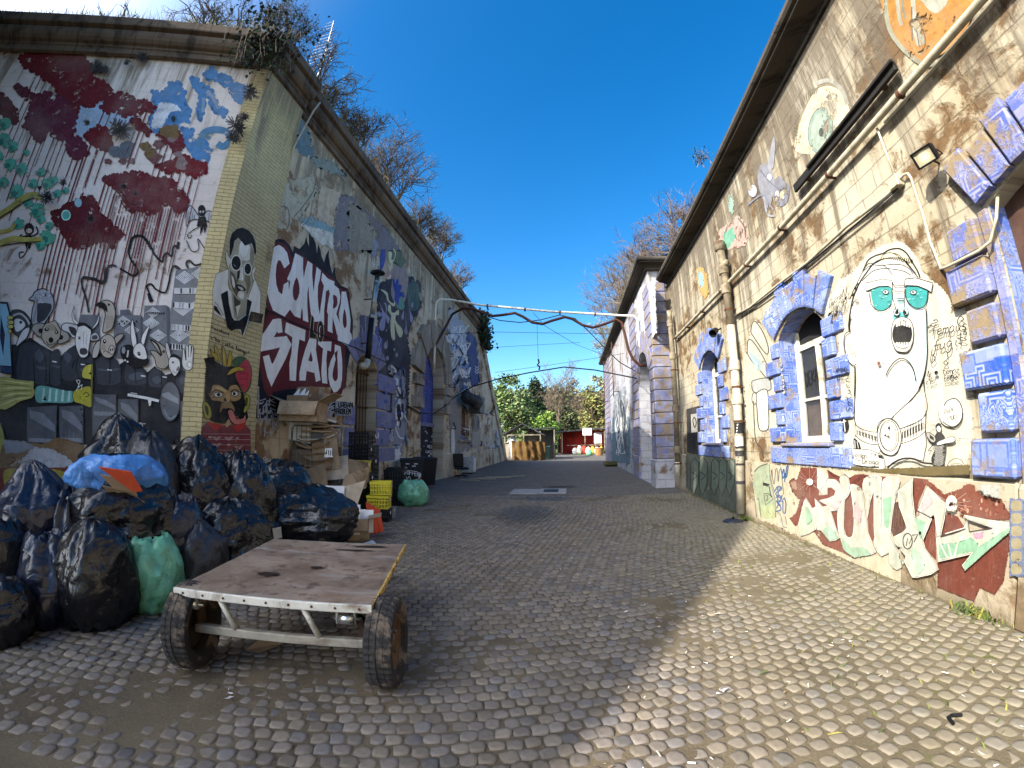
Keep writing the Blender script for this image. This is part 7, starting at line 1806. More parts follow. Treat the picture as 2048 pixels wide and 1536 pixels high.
sheet("brown card under the orange one in the blue shopper", "card_sheet", "cardboard", P4(4.63, (200, 950), (262, 960), (275, 992), (240, 990)), '#8a6a48', .02, mat=M_card)
sheet("torn brown card on the bag below the blue shopper", "card_sheet", "cardboard", P4(4.66, (204, 972), (262, 985), (290, 1006), (225, 995)), '#8a6a48', .015, mat=M_card2)
sheet("white printed paper sticking out of the low torn bag", "paper_sheet", "paper", P4(6.05, (623, 1028), (645, 1022), (660, 1050), (640, 1052)), '#d9d8d6', .01, "papers in the torn bag", M_paper)
sheet("white torn paper left of the printed one in the torn bag", "paper_sheet", "paper", P4(6.1, (607, 1020), (618, 1018), (625, 1035), (615, 1036)), '#d9d8d6', .01, "papers in the torn bag", M_paper)
sheet("white paper lying on the cobbles by the cardboard box", "paper_sheet", "paper", [gnd(722, 1088, .01), gnd(745, 1080, .012), gnd(752, 1086, .02), gnd(735, 1092, .01)], '#d9d8d6', .004, None, M_paper)
sheet("light patch of card stuck to the bag behind the cart", "card_sheet", "cardboard", P4(5.2, (545, 1058), (562, 1054), (564, 1075), (548, 1079)), '#a9a29a', .006, None, plain("grey_card", '#a39a90', .8, .2))
sheet("brown cardboard scrap lying under the cart", "cardboard_scrap", "cardboard", [gnd(490, 1300, .02), gnd(540, 1262, .12), gnd(570, 1285, .03), gnd(520, 1305, .015)], '#6a4a30', .006, None, M_card2)

# ------------------------------------------------------------------ cardboard boxes, roll cage, crates, bin
def open_box(name, label, loc, rz, w, d, h, flaps, mat, cat_="cardboard box", group=None, lower=None):
    t = thing(name, label, cat_, loc, rz, group)
    k = .008
    m = MB(); m.box((-w / 2, -d / 2, 0), (w / 2, d / 2, k)); m.box((-w / 2, -d / 2, k), (w / 2, -d / 2 + k, h)); m.box((-w / 2, d / 2 - k, k), (w / 2, d / 2, h)); m.box((-w / 2, -d / 2 + k, k), (-w / 2 + k, d / 2 - k, h)); m.box((w / 2 - k, -d / 2 + k, k), (w / 2, d / 2 - k, h))
    m.build("body", mat, t)
    for side, ang, ln in flaps:
        a = math.radians(ang); L = ln; c, s = math.cos(a), math.sin(a)
        m = MB()
        if side in 'fb':
            sg = -1 if side == 'f' else 1; y = sg * d / 2
            q = [(-w / 2, y, h), (w / 2, y, h), (w / 2 - .01, y + sg * c * L, h + s * L), (-w / 2 + .01, y + sg * c * L, h + s * L)]
        else:
            sg = -1 if side == 'l' else 1; x = sg * w / 2
            q = [(x, -d / 2, h), (x, d / 2, h), (x + sg * c * L, d / 2 - .01, h + s * L), (x + sg * c * L, -d / 2 + .01, h + s * L)]
        q2 = [tuple(Vector(v) + Vector((0, 0, .006))) for v in q]
        m.quad(*q); m.quad(*q2); m.quad(q[2], q[3], q2[3], q2[2]); m.quad(q[1], q[2], q2[2], q2[1]); m.quad(q[3], q[0], q2[0], q2[3])
        m.build("flap", mat, t)
    return t
# roll cage
Ac, Cc, Bc = Vector((-4.90, 7.62, 0)), Vector((-5.55, 7.36, 0)), Vector((-4.98, 8.45, 0))
Dc = Cc + (Bc - Ac)
cg = thing("roll_cage", "wire roll cage full of flattened cardboard against the slogan wall", "roll cage", Ac)
for a, b in ((Cc, Ac), (Dc, Bc)):
    a, b = a - Ac, b - Ac
    z = Vector((0, 0, 1)); d = (b - a)
    m = MB(); m.tube([a + z * .12, a + z * 1.85, a + d * .06 + z * 1.93, b - d * .06 + z * 1.93, b + z * 1.85, b + z * .12], .018, 8)
    for k in range(1, 7): m.tube([a + d * k / 7 + z * .15, a + d * k / 7 + z * 1.92], .007, 5)
    for h in (.15, .75, 1.35): m.tube([a + z * h, b + z * h], .008, 5)
    m.build("side_panel", M_steel, cg, True)
m = MB(); q = [v - Ac for v in (Ac, Bc, Dc, Cc)]; m.add([v + Vector((0, 0, zz)) for zz in (.13, .16) for v in q], [(0, 1, 2, 3), (4, 5, 6, 7), (0, 1, 5, 4), (1, 2, 6, 5), (2, 3, 7, 6), (3, 0, 4, 7)]); m.build("base", M_rust, cg)
for v in q:
    m = MB(); m.lathe([(0, -.02), (.06, -.02), (.06, .02), (0, .02)], v + Vector((0, 0, .06)), (1, .3, 0), 12); m.box(tuple(v + Vector((-.02, -.02, .06))), tuple(v + Vector((.02, .02, .13)))); m.build("castor", M_black, cg)
rr = random.Random(8)
ux, uy = (Cc - Ac).normalized(), (Bc - Ac).normalized()
kinds = [("brown", M_card), ("dark brown", M_card2), ("pale", plain("pale_cardboard", (.46, .36, .25), .85, .3, 4, 0, .15, .1)), ("white", M_paper)]
z = .17
for i in range(46):
    nm, mt = kinds[(0, 1, 0, 2, 0, 1, 0, 3)[i % 8]] if i < 36 else kinds[(3, 0, 2)[i % 3]]
    th = rr.uniform(.012, .05)
    m = MB(); w_, d_ = rr.uniform(.26, .36), rr.uniform(.3, .46); bend = rr.uniform(-.06, .10)
    n = 6; up, lo_ = [], []
    for a in range(n + 1):
        for b in (-1, 1):
            x = -w_ + 2 * w_ * a / n; zz = bend * (x / w_) ** 2 + .012 * mnoise.noise(Vector((x * 6, b, i)))
            up.append((x, b * d_, zz + th)); lo_.append((x, b * d_, zz))
    vs = up + lo_; N = len(up); fs = []
    for a in range(n):
        fs += [(2 * a, 2 * a + 1, 2 * a + 3, 2 * a + 2), (N + 2 * a, N + 2 * a + 1, N + 2 * a + 3, N + 2 * a + 2), (2 * a, 2 * a + 2, N + 2 * a + 2, N + 2 * a), (2 * a + 1, 2 * a + 3, N + 2 * a + 3, N + 2 * a + 1)]
    fs += [(0, 1, N + 1, N), (2 * n, 2 * n + 1, N + 2 * n + 1, N + 2 * n)]
    m.add(vs, fs)
    o = m.build("flattened_box", mt, None)
    c = (Ac + Cc + Bc + Dc) / 4
    o.location = (c.x + rr.uniform(-.06, .12), c.y + rr.uniform(-.1, .05), z)
    o.rotation_euler = (rr.uniform(-.12, .12), rr.uniform(-.16, .1), .35 + rr.uniform(-.25, .25))
    z += th + .012
    tag(o, "flattened %s cardboard layered in the roll cage stack" % nm, "cardboard", "flattened cardboard in the roll cage")
# two boards leaning in front of the stack, one with a white label
pc = Plane(Ac + Vector((.03, -.03, 0)), (.37, -.93, 0))
def cage_board(label, px, col, mat, off, lab=None):
    c = [pc(x, y, off) for x, y in px]
    t = sheet(label, "flattened_box", "cardboard", c, col, .012, "boards leaning in the roll cage", mat)
    if lab:
        m = MB(); o_ = t.location
        m.poly([pc(x, y, off + .016) - o_ for x, y in lab], (1, .999, 1)); 
        for k in range(4): m.poly([pc(lab[0][0] + 2 + k * 4, lab[0][1] + 2 + k, off + .018) - o_, pc(lab[0][0] + 4 + k * 4, lab[0][1] + 2 + k, off + .018) - o_, pc(lab[0][0] + 4 + k * 4, lab[0][1] + 12 + k, off + .018) - o_, pc(lab[0][0] + 2 + k * 4, lab[0][1] + 12 + k, off + .018) - o_], lin('#77777a'))
        m.build("label", MP, t)
cage_board("plain brown cardboard sheet with a white printed label in the cage front", ((622, 866), (672, 862), (680, 938), (628, 942)), '#8a6a45', M_card, -.03, ((650, 897), (664, 896), (666, 914), (648, 915)))
cage_board("white cardboard pack standing at the top left of the cage", ((580, 842), (624, 846), (622, 888), (576, 878)), '#cfcfd2', M_paper, -.05)
cage_board("folded brown cardboard roll at the left of the cage", ((573, 898), (624, 900), (626, 930), (574, 930)), '#6e5234', M_card2, -.055)
cage_board("dark grey cardboard piece above the labelled sheet", ((623, 861), (646, 862), (646, 884), (624, 882)), '#5a5a60', plain("grey_board", '#64646a', .8, .2), -.012)
spill = (("crushed brown card sheet sliding out at the foot of the roll cage", M_card2, (630, 985), 8.6, .1), ("pale card flap hanging from the cage front", kinds[2][1], (668, 960), 8.9, .5), ("brown card slab leaning on the cage castors", M_card, (645, 1012), 8.2, -.2), ("torn white packaging sheet in the cardboard spill", M_paper, (655, 1010), 7.9, .3), ("dark folded carton lying before the cage", M_card2, (618, 1010), 8.0, .7), ("brown carton piece standing right of the cage", M_card, (705, 985), 8.7, 1.0), ("bent brown sheet poking out right of the cage", M_card2, (718, 962), 9.0, .8), ("small pale carton scrap on the ground beside the cage", kinds[2][1], (682, 1022), 7.8, .2))
for k, (lb, mt, px_, D_, a_) in enumerate(spill):
    c = at(px_[0], px_[1], D_); w_, h_ = rr.uniform(.2, .34), rr.uniform(.16, .3)
    ux_ = Vector((math.cos(a_), math.sin(a_), rr.uniform(-.3, .3))).normalized(); up_ = Vector((rr.uniform(-.5, .1), rr.uniform(.2, .8), rr.uniform(.5, 1))).normalized()
    c.z = max(c.z, .03)
    sheet(lb, "flattened_box", "cardboard", [c - ux_ * w_, c + ux_ * w_, c + ux_ * w_ * .9 + up_ * h_ * 2, c - ux_ * w_ * .95 + up_ * h_ * 1.8], '#888', .012, "loose cardboard round the roll cage", mt)
# open carton on top of the cage
bx = at(606, 838, 8.75)
ob = open_box("cardboard_box", "large open cardboard carton perched on top of the roll cage", (bx.x + .02, bx.y, 1.99), math.radians(14), .78, .62, .38, (('f', -62, .3), ('b', 62, .42), ('l', 25, .34), ('r', 28, .36)), M_card)
open_box("cardboard_box", "smaller carton holding paper inside the open carton on the cage", (bx.x - .05, bx.y + .02, 2.02), math.radians(5), .48, .4, .48, (('b', 70, .2), ('r', 80, .18)), M_card2)
for k in range(3): sheet(("white paper point rising from the left of the top carton", "grey paper fold in the middle of the top carton", "white paper edge at the right of the top carton")[k], "paper_sheet", "paper", [(bx.x - .2 + k * .14, bx.y - .1, 2.5), (bx.x - .06 + k * .14, bx.y - .1, 2.48), (bx.x - .1 + k * .14, bx.y, 2.66), (bx.x - .14 + k * .14, bx.y, 2.64)], '#cfccc6', .004, "papers in the top carton", M_paper)
m = MB()
o = open_box("cardboard_box", "open cardboard box of printed papers standing at the end of the bag heap", (-3.52, 6.42, 0), math.radians(24), .44, .40, .36, (('f', -70, .2), ('r', 10, .22), ('l', -75, .2)), M_card)
rr = random.Random(3)
for k in range(9):
    x, y = -.17 + .042 * k, rr.uniform(-.1, .1); hh = rr.uniform(.42, .60) - .08 * abs(k - 3) / 3
    v = Matrix.Rotation(math.radians(24), 4, 'Z')
    b = Vector((-3.52, 6.42, 0))
    c = [b + v @ Vector(q) for q in ((x - .12, y - .13 + .01 * k, .1), (x + .13, y - .13 + .01 * k, .1), (x + .13, y + .02 + .02 * k, hh), (x - .12, y + .02 + .02 * k, hh))]
    o2 = sheet("printed white leaflet stack packed in the open box on the cobbles", "leaflet_stack", "papers", c, '#cdccd2', .016, "leaflets in the open box", M_paper)
    m = MB()
    for q in range(3):
        f0, f1 = .70 + .09 * q, .74 + .09 * q
        a0, a1 = c[0].lerp(c[3], f0), c[1].lerp(c[2], f0); b0, b1 = c[0].lerp(c[3], f1), c[1].lerp(c[2], f1)
        nn = (c[1] - c[0]).cross(c[3] - c[0]).normalized() * -.003
        m.poly([a0.lerp(a1, .15) + nn - c[0], a0.lerp(a1, .8) + nn - c[0], b0.lerp(b1, .8) + nn - c[0], b0.lerp(b1, .15) + nn - c[0]], lin('#8a8ca0'))
    m.build("printed_lines", MP, o2)
for k, (x, col) in enumerate(((0, '#c94a2a'), (.09, '#b8422a'), (.2, '#d2572f'))):
    b = Vector((-3.44 + x * .4, 6.80 + x * 1.0, 0))
    sheet(("left", "middle", "right")[k] + "most upright orange card panel behind the open paper box", "orange_panel", "card", [b, b + Vector((.03, .11, 0)), b + Vector((-.06, .15, .52 - .06 * k)), b + Vector((-.10, .03, .56 - .06 * k))], col, .014, "orange card panels", M_orange)

def crate(label, loc, rz, col, w=.5, d=.36, h=.3, group=None, name="plastic_crate", tags=True):
    t = thing(name, label, "crate", loc, rz, group)
    k = .014
    m = MB(); m.box((-w / 2, -d / 2, 0), (w / 2, d / 2, .02))
    nx_, ny_ = 7, 5
    for s in (-1, 1):
        for i in range(nx_ + 1):
            x = -w / 2 + (w - .02) * i / nx_; y = s * (d / 2 - k) if s > 0 else -d / 2
            m.box((x, y, .02), (x + .02, y + k, h - .04))
        for i in range(ny_ + 1):
            y = -d / 2 + (d - .02) * i / ny_; x = s * (w / 2 - k) if s > 0 else -w / 2
            m.box((x, y, .02), (x + k, y + .02, h - .04))
    for z_ in (h * .33, h * .62):
        for s in (-1, 1):
            y = (d / 2 - k * .9) if s > 0 else -d / 2 + k * .1; m.box((-w / 2 + .02, y, z_), (w / 2 - .02, y + k * .8, z_ + .022))
            x = (w / 2 - k * .9) if s > 0 else -w / 2 + k * .1; m.box((x, -d / 2 + .02, z_), (x + k * .8, d / 2 - .02, z_ + .022))
    m.build("basket", col, t)
    m = MB()
    for s in (-1, 1):
        y = s * d / 2; m.box((-w / 2 - .008, min(y, y + s * .012), h - .05), (w / 2 + .008, max(y, y + s * .012), h)); x = s * w / 2; m.box((min(x, x + s * .012), -d / 2, h - .05), (max(x, x + s * .012), d / 2, h))
    m.build("rim", col, t)
    if tags:
        m = MB(); m.box((w / 2 + .014, -.03, h * .55), (w / 2 + .017, .03, h * .8)); m.build("label", M_paper, t)
    return t
M_crk = plain("black_crate_plastic", '#1a1b1d', .5, .3, 6, 0, .4, .05)
M_cry = plain("yellow_crate_plastic", '#c9b92e', .5, .2, 6, 0, .4, .05)
M_crg = plain("dark_green_crate_plastic", '#1f3b2c', .5, .3, 6, 0, .4, .05)
names = ["bottom", "second", "third", "fourth", "fifth", "topmost"]
for s, (x, y, n, rz, desc) in enumerate(((-4.92, 9.25, 6, .12, "tall black crate stack nearest the roll cage"), (-5.12, 9.95, 5, -.05, "tall black crate stack beside the fort side door"), (-4.45, 10.25, 3, .1, "low black crate stack behind the yellow crates"), (-4.72, 10.95, 3, .2, "low black crate stack near the green bag"))):
    for k in range(n):
        crate("%s crate of the %s" % (names[k] if k < n - 1 else "topmost", desc), (x, y, .31 * k), rz + .03 * (k % 2), M_crk if (s, k) != (3, 1) else M_crg, group="black crates stacked by the fort", tags=(k + s) % 2 == 0)
crate("black crate under the two yellow crates", (-3.86, 8.05, 0), .15, M_crk, .46, .34, .26)
crate("lower yellow crate on the black one by the cobbles", (-3.86, 8.06, .265), .2, M_cry, .44, .33, .27, "yellow crates")
crate("upper yellow crate tipped on the lower yellow one", (-3.84, 8.12, .545), .32, M_cry, .42, .32, .27, "yellow crates")
crate("yellow crate wedged between roll cage and black crates", (-4.62, 8.72, .93), .1, M_cry, .34, .3, .27, "yellow crates")
crate("grey crate on the ground behind the yellow pair", (-3.93, 8.5, 0), .1, plain("grey_crate_plastic", '#8a8c92', .5, .2), .4, .3, .22)
crate("black crate under the wedged yellow crate, upper", (-4.62, 8.72, .62), .1, M_crk); crate("black crate under the wedged yellow crate, middle", (-4.6, 8.72, .31), .14, M_crk); crate("black crate under the wedged yellow crate, on the ground", (-4.62, 8.72, 0), .1, M_crk)

def wheelie(label, loc, rz, mat, w=.72, d=.74, h=1.05):
    t = thing("wheelie_bin", label, "wheelie bin", loc, rz)
    m = MB()
    b = [(-w * .40, -d * .38, .08), (w * .40, -d * .38, .08), (w * .40, d * .36, .08), (-w * .40, d * .36, .08)]
    u = [(-w * .48, -d * .5, h - .08), (w * .48, -d * .5, h - .08), (w * .48, d * .44, h - .08), (-w * .48, d * .44, h - .08)]
    m.add(b + u, [(0, 1, 2, 3), (0, 1, 5, 4), (1, 2, 6, 5), (2, 3, 7, 6), (3, 0, 4, 7)]); m.box((-w * .5, -d * .53, h - .12), (w * .5, d * .47, h - .06), bev=.015); m.build("body", mat, t)
    m = MB(); n = 8
    for i in range(n):
        y0_, y1_ = -d * .54 + d * 1.06 * i / n, -d * .54 + d * 1.06 * (i + 1) / n
        z0_ = h - .058 + .05 * math.sin(math.pi * i / n); z1_ = h - .058 + .05 * math.sin(math.pi * (i + 1) / n)
        m.quad((-w * .51, y0_, z0_), (w * .51, y0_, z0_), (w * .51, y1_, z1_), (-w * .51, y1_, z1_))
        m.quad((-w * .51, y0_, h - .06), (-w * .51, y1_, h - .06), (-w * .51, y1_, z1_), (-w * .51, y0_, z0_)); m.quad((w * .51, y0_, h - .06), (w * .51, y1_, h - .06), (w * .51, y1_, z1_), (w * .51, y0_, z0_))
    m.build("lid", mat, t, True)
    for s in (-1, 1):
        m = MB(); m.lathe([(0, -.03), (.09, -.03), (.1, -.02), (.1, .02), (.09, .03), (0, .03)], (s * w * .42, d * .42, .1), (1, 0, 0), 16); m.build("wheel", M_black, t)
    m = MB(); m.tube([(-w * .3, d * .5, h - .06), (-w * .3, d * .58, h - .03), (w * .3, d * .58, h - .03), (w * .3, d * .5, h - .06)], .014, 6); m.build("handle", mat, t)
    return t
M_bink = plain("black_bin_plastic", '#15171c', .5, .3, 5, 0, .4, .05)
wb = wheelie("black wheelie bin scrawled COFFEN in white near the blue arched door", (-5.0, 12.9, 0), math.radians(20), M_bink, .78, .74, 1.12)
p = Paint(Plane((0, -.315, .08), (0, -1, .115)), off=.012)
p.W = lambda q, off=None: Vector((q[0], -.30 - .085 * q[1] - (p.off if off is None else off), q[1]))
W_ = '#d6d8dc'
p.text("C", -.28, .66, (.13, 0), (0, .18), .03, W_).text("OFFEN", -.16, .62, (.07, -.012), (0, .13), .022, W_, .2).line([(-.26, .5), (-.2, .58), (-.15, .46), (-.08, .56), (-.02, .36), (.04, .44), (.0, .3)], .022, W_, 3)
for x, z_ in ((-.2, .93), (.06, .93), (.0, .86)): p.fill([(x, z_), (x + .12, z_), (x + .12, z_ + .03), (x, z_ + .03)], W_)
p.fill([(.2, .36), (.29, .36), (.29, .64), (.2, .64)], '#d6d6d6').fill([(.2, .36), (.29, .46), (.29, .56), (.2, .46)], '#a83a2c')
p.done("scrawl", MP, wb)
m = MB(); m.tube([(-.1, .1, .05), (.35, .0, .28)], .03, 6); o = m.build("wooden_stick", M_yellowwood, None); o.location = (-5.05, 12.9, 1.12); tag(o, "pale wooden stick lying across the lid of the scrawled bin", "stick")
wheelie("plain black wheelie bin in the doorway of the far wing", (3.5, 19.35, 0), math.radians(95), M_bink, 1.0, .8, 1.28)
wheelie("dark bin in the shade left of the blue door", (-5.2, 14.6, 0), math.radians(60), M_bink, .7, .7, 1.1)
# chair, stool, pallet wood by the far fort wall
t = thing("swivel_chair", "black office chair lying low by the fort wall plinth", "chair", (-5.0, 19.2, 0), .6)
m = MB(); m.box((-.3, -.28, .36), (.3, .28, .46), bev=.04); m.build("seat", M_black, t); m = MB(); m.box((-.26, .24, .5), (.26, .33, 1.15), M=Matrix.Rotation(-.15, 4, 'X'), bev=.04); m.build("backrest", M_black, t); m = MB(); m.tube([(0, 0, .36), (0, 0, .1)], .03, 8); m.build("column", M_steel, t)
for k in range(5):
    m = MB(); m.tube([(0, 0, .1), (.3 * math.cos(k * 1.257), .3 * math.sin(k * 1.257), .05)], .02, 6); m.lathe([(0, -.02), (.03, -.02), (.03, .02), (0, .02)], (.3 * math.cos(k * 1.257), .3 * math.sin(k * 1.257), .03), (1, 0, 0), 10); m.build("leg", M_black, t)
t = thing("washing_box", "white metal box standing against the fort beyond the office chair", "box", (-5.2, 21.6, 0)); m = MB(); m.box((-.3, -.35, .05), (.3, .35, .85), bev=.02); m.build("body", plain("dirty_white_enamel", '#a8a9a6', .5, .3), t); m = MB(); m.box((.302, -.28, .15), (.312, .28, .78)); m.build("door", M_paper, t)
for k in range(4):
    m = MB(); m.tube([(0, 0, .02), (.9 + .3 * k, .25 * k - .3, .03 + .01 * k)], .014, 5); o = m.build("thin_batten", plain("pale_batten", '#b0a58a', .8, .3), None); o.location = (-4.6 + .25 * k, 17.6 + .5 * k, 0)
    tag(o, ("nearest thin batten lying on the ground by the office chair", "second thin batten lying beyond the nearest one", "third thin batten pointing into the alley", "farthest and longest thin batten on the ground")[k], "batten", "battens on the ground")
# drain cover
t = thing("drain_cover", "flat concrete drain slab with iron grate in the middle of the alley", "drain cover", (-.85, 13.95, 0))
m = MB(); m.box((-.15, -.6, -.02), (.75, .6, .022), bev=.006); m.box((-1.05, -.7, -.02), (-.16, .55, .014), bev=.006); m.build("slab", plain("grey_concrete", '#8d8c8c', .8, .2, 3, 0, .2, .2), t)
m = MB(); m.box((.0, -.42, .023), (.5, .35, .028))
for k in range(9): m.box((.02, -.4 + k * .083, .028), (.48, -.36 + k * .083, .036))
m.build("grate", M_black, t)
q = gnd(1500, 1036)
t = thing("pan_lid", "small dark blue lid lying at the foot of the drainpipe", "lid", (3.2, 8.1, 0)); m = MB(); m.lathe([(0, .05), (.12, .04), (.2, .015), (.2, .0)], (0, 0, 0), n=20); m.build("dish", plain("dark_blue_enamel", '#232a38', .4, .2), t, True); m = MB(); m.lathe([(0, .09), (.025, .085), (.02, .05)], (0, 0, 0), n=10); m.build("knob", M_black, t)
# litter: scraps and butts, and weeds in the joints
rr = random.Random(21)
m = MB()
for k in range(230):
    if k < 150: x, y = rr.uniform(.2, 3.5), rr.uniform(1.0, 5.5)
    else: x, y = rr.uniform(-3.8, 3.4), rr.uniform(1.1, 9)
    s = rr.uniform(.003, .009); a = rr.uniform(0, 3.1); L = s * rr.uniform(1, 3.2)
    c_, s_ = math.cos(a), math.sin(a)
    pts = [(x + c_ * u_ * L - s_ * v_ * s, y + s_ * u_ * L + c_ * v_ * s, .008 + rr.uniform(0, .01)) for u_, v_ in ((-1, -.5), (1, -.5), (1, .5), (-1, .5))]
    m.add(pts, [(0, 1, 2, 3)], lin(rr.choice(('#d8d4c8', '#cfc9b8', '#b9a888', '#e2e0da', '#8a6a48'))))
for k in range(4):
    x, y = ((-2.05, 1.95), (-.6, 1.75), (1.0, 2.5), (2.0, 1.6), (1.4, 1.9), (.4, 4.6))[k]
    for j in range(7):
        cx, cy = x + rr.uniform(-.06, .06), y + rr.uniform(-.05, .05)
        m.add([(cx + rr.uniform(-.028, .028), cy + rr.uniform(-.024, .024), .008 + rr.uniform(0, .02)) for _ in range(3)], [(0, 1, 2)], lin('#c9c8ce' if k < 3 else '#a9a090'))
o = m.build("litter", MP); tag(o, kind='stuff')
m = MB(); p_ = gnd(1912, 1442); m.tube([(p_.x - .05, p_.y - .03, .012), (p_.x - .04, p_.y + .02, .02), (p_.x, p_.y + .035, .014), (p_.x + .06, p_.y + .02, .012)], .011, 6); o = m.build("black_strap", M_black); tag(o, "small curled black strap lying on the sunlit cobbles at lower right", "strap")
m = MB()
for k in range(900):
    if k < 500: x, y = XP - abs(rr.gauss(0, .08)) - .01, rr.uniform(2.2, 14)
    else: x, y = rr.uniform(1.0, 3.4), rr.uniform(1.0, 7.5)
    if k < 60: x, y = 3.5 + rr.gauss(0, .06), 8.15 + rr.gauss(0, .12)
    if 60 <= k < 170: x, y = XP - .05 + rr.gauss(0, .05), 3.0 + rr.gauss(0, .13)
    h = rr.uniform(.015, .04) * (2.2 if k < 170 else 1)
    a = rr.uniform(0, 6.28); w_ = h * .16; lx, ly = rr.gauss(0, h * .5), rr.gauss(0, h * .5)
    m.add([(x - w_ * math.cos(a), y - w_ * math.sin(a), -.005), (x + w_ * math.cos(a), y + w_ * math.sin(a), -.005), (x + lx + w_ * 1.2 * math.cos(a), y + ly + w_ * 1.2 * math.sin(a), h * .7), (x + lx * 1.6, y + ly * 1.6, h)], [(0, 1, 2), (0, 2, 3)], lin(rr.choice(('#4a5a24', '#5d6a2c', '#3a4a1e', '#7a7438'))))
o = m.build("weeds", colored("weed_leaf", .8, 0, var=.05)); tag(o, kind='stuff')
# ------------------------------------------------------------------ plants
M_twig = plain("grey_brown_twig", (.13, .10, .075), .9, .4, 3, 0, .1, 0)
M_twigr = plain("reddish_twig", (.12, .092, .075), .9, .4, 3, 0, .1, 0)
M_bark = plain("dark_bark", (.075, .058, .042), .95, .4, 3, 0, .1, .3)
def leafmat(name):
    t = NT(name)
    a = t.n('Attribute', {'attribute_name': 'Col'})
    t.out(a.outputs['Color'], .65, .25)
    t.set(t.b.inputs['Transmission Weight'], 0.0)
    return t.m
M_leaf = leafmat("leaf_colours")
def twiggy(seed, h, spread=.55, depth=4, kids=4, r0=.04, stems=5, n=3, droop=0.0):
    """leafless shrub: several stems that fork again and again"""
    rnd = random.Random(seed); m = MB(); tips = []
    def grow(p, d, L, r, k):
        pts = [p]; q = p.copy(); dd = d.copy()
        seg = 3
        for i in range(seg):
            dd = (dd + Vector((rnd.gauss(0, .16), rnd.gauss(0, .16), rnd.gauss(.02, .1) - droop * .1))).normalized()
            q = q + dd * (L / seg); pts.append(q.copy())
        m.tube(pts, [r * (1 - .22 * i) for i in range(seg + 1)], n, None, False)
        tips.append((q.copy(), dd.copy()))
        if k <= 0: return
        for c in range(kids):
            t = rnd.uniform(.3, 1.0)
            i = min(seg - 1, int(t * seg)); b = pts[i].lerp(pts[i + 1], t * seg - i)
            ax = Vector((rnd.gauss(0, 1), rnd.gauss(0, 1), rnd.gauss(.2, .6))).normalized()
            nd = (dd * .8 + ax * .75).normalized()
            grow(b, nd, L * rnd.uniform(.48, .72), r * .62, k - 1)
    for s in range(stems):
        a = rnd.uniform(0, 6.28)
        d = Vector((math.cos(a) * spread * rnd.random(), math.sin(a) * spread * rnd.random(), 1)).normalized()
        grow(Vector((rnd.gauss(0, .12), rnd.gauss(0, .12), 0)), d, h * rnd.uniform(.42, .6), r0, depth)
    return m, tips
def leaves(m, pts, size, cols, seed, per=1, jit=.05):
    rnd = random.Random(seed)
    for p, d in pts:
        for _ in range(per):
            c = p + Vector((rnd.gauss(0, jit), rnd.gauss(0, jit), rnd.gauss(0, jit)))
            u = Vector((rnd.gauss(0, 1), rnd.gauss(0, 1), rnd.gauss(0, 1))).normalized(); v = u.orthogonal().normalized()
            s = size * rnd.uniform(.6, 1.3)
            m.add([c - u * s, c + v * s * .5, c + u * s, c - v * s * .5], [(0, 1, 2, 3)], lin(rnd.choice(cols)))
def bare_shrub(label, loc, seed, h, mat=None, leaf=None, group="leafless shrubs on top of the walls", name="bare_shrub", **kw):
    t = thing(name, label, "shrub", loc, 0, group)
    m, tips = twiggy(seed, h, **kw)
    m.build("twigs", mat or M_twig, t)
    if leaf:
        l = MB(); rnd = random.Random(seed); leaves(l, [q for q in tips if rnd.random() < leaf[1]], leaf[0], leaf[2], seed, 2, .06); l.build("leaves", M_leaf, t)
    return t
BUDS = ('#8f8a5a', '#a39c70', '#7d7a4a'); GRN = ('#33421c', '#3f5222', '#2a3518', '#52602c')
L = "leafless shrubs on top of the walls"
bare_shrub("dense dark twigs above the corner of the fort cornice", (-6.4, 5.5, 9.65), 1, 2.6, None, (.03, .22, GRN), stems=8, kids=4, depth=4, r0=.03)
bare_shrub("brown twig thicket above the middle of the slanted front", (-7.9, 4.6, 9.7), 2, 2.2, stems=9, kids=3, depth=4)
bare_shrub("small twigs left of the thicket on the slanted front", (-9.3, 3.6, 9.7), 3, 1.6, stems=8, kids=3, depth=3)
bare_shrub("leafless bush with pale buds just past the pier", (-6.25, 7.6, 9.7), 4, 2.9, None, (.025, .3, BUDS), stems=7, kids=4, depth=4, spread=.9)
bare_shrub("low dark leafless bush hanging over the cornice past the antenna", (-5.9, 9.2, 9.65), 5, 2.0, None, (.028, .2, GRN), stems=7, kids=4, depth=4, spread=1.2)
bare_shrub("tall twiggy bush with fine pale tips on the middle of the bank", (-6.2, 12.6, 9.7), 6, 3.6, None, (.025, .3, BUDS), stems=8, kids=4, depth=4, spread=.8)
bare_shrub("low twiggy bush beyond the tall one on the bank", (-6.0, 15.2, 9.7), 7, 2.4, None, (.03, .25, GRN), stems=7, kids=4, depth=4, spread=1.1)
bare_shrub("feathery twiggy bush near the overhead pipe end", (-5.9, 18.0, 9.7), 8, 2.6, None, (.03, .22, GRN), stems=7, kids=4, depth=4, spread=1.1)
bare_shrub("last small twiggy bush before the end of the fort", (-5.8, 21.5, 9.7), 9, 2.0, stems=6, kids=4, depth=4, spread=1.1)
bare_shrub("leafless reddish tree on the roof just behind the wing corner", (5.0, 15.8, 8.3), 11, 3.9, M_twigr, stems=10, kids=4, depth=4, spread=.5, r0=.05)
bare_shrub("leafless reddish tree leaning out over the wing roof", (4.1, 18.5, 8.3), 12, 3.2, M_twigr, stems=10, kids=4, depth=4, spread=.9, r0=.045)
bare_shrub("fine grey leafless tree half way along the wing roof", (4.2, 23, 8.3), 13, 4.4, M_twig, stems=10, kids=4, depth=4, spread=.9, r0=.05)
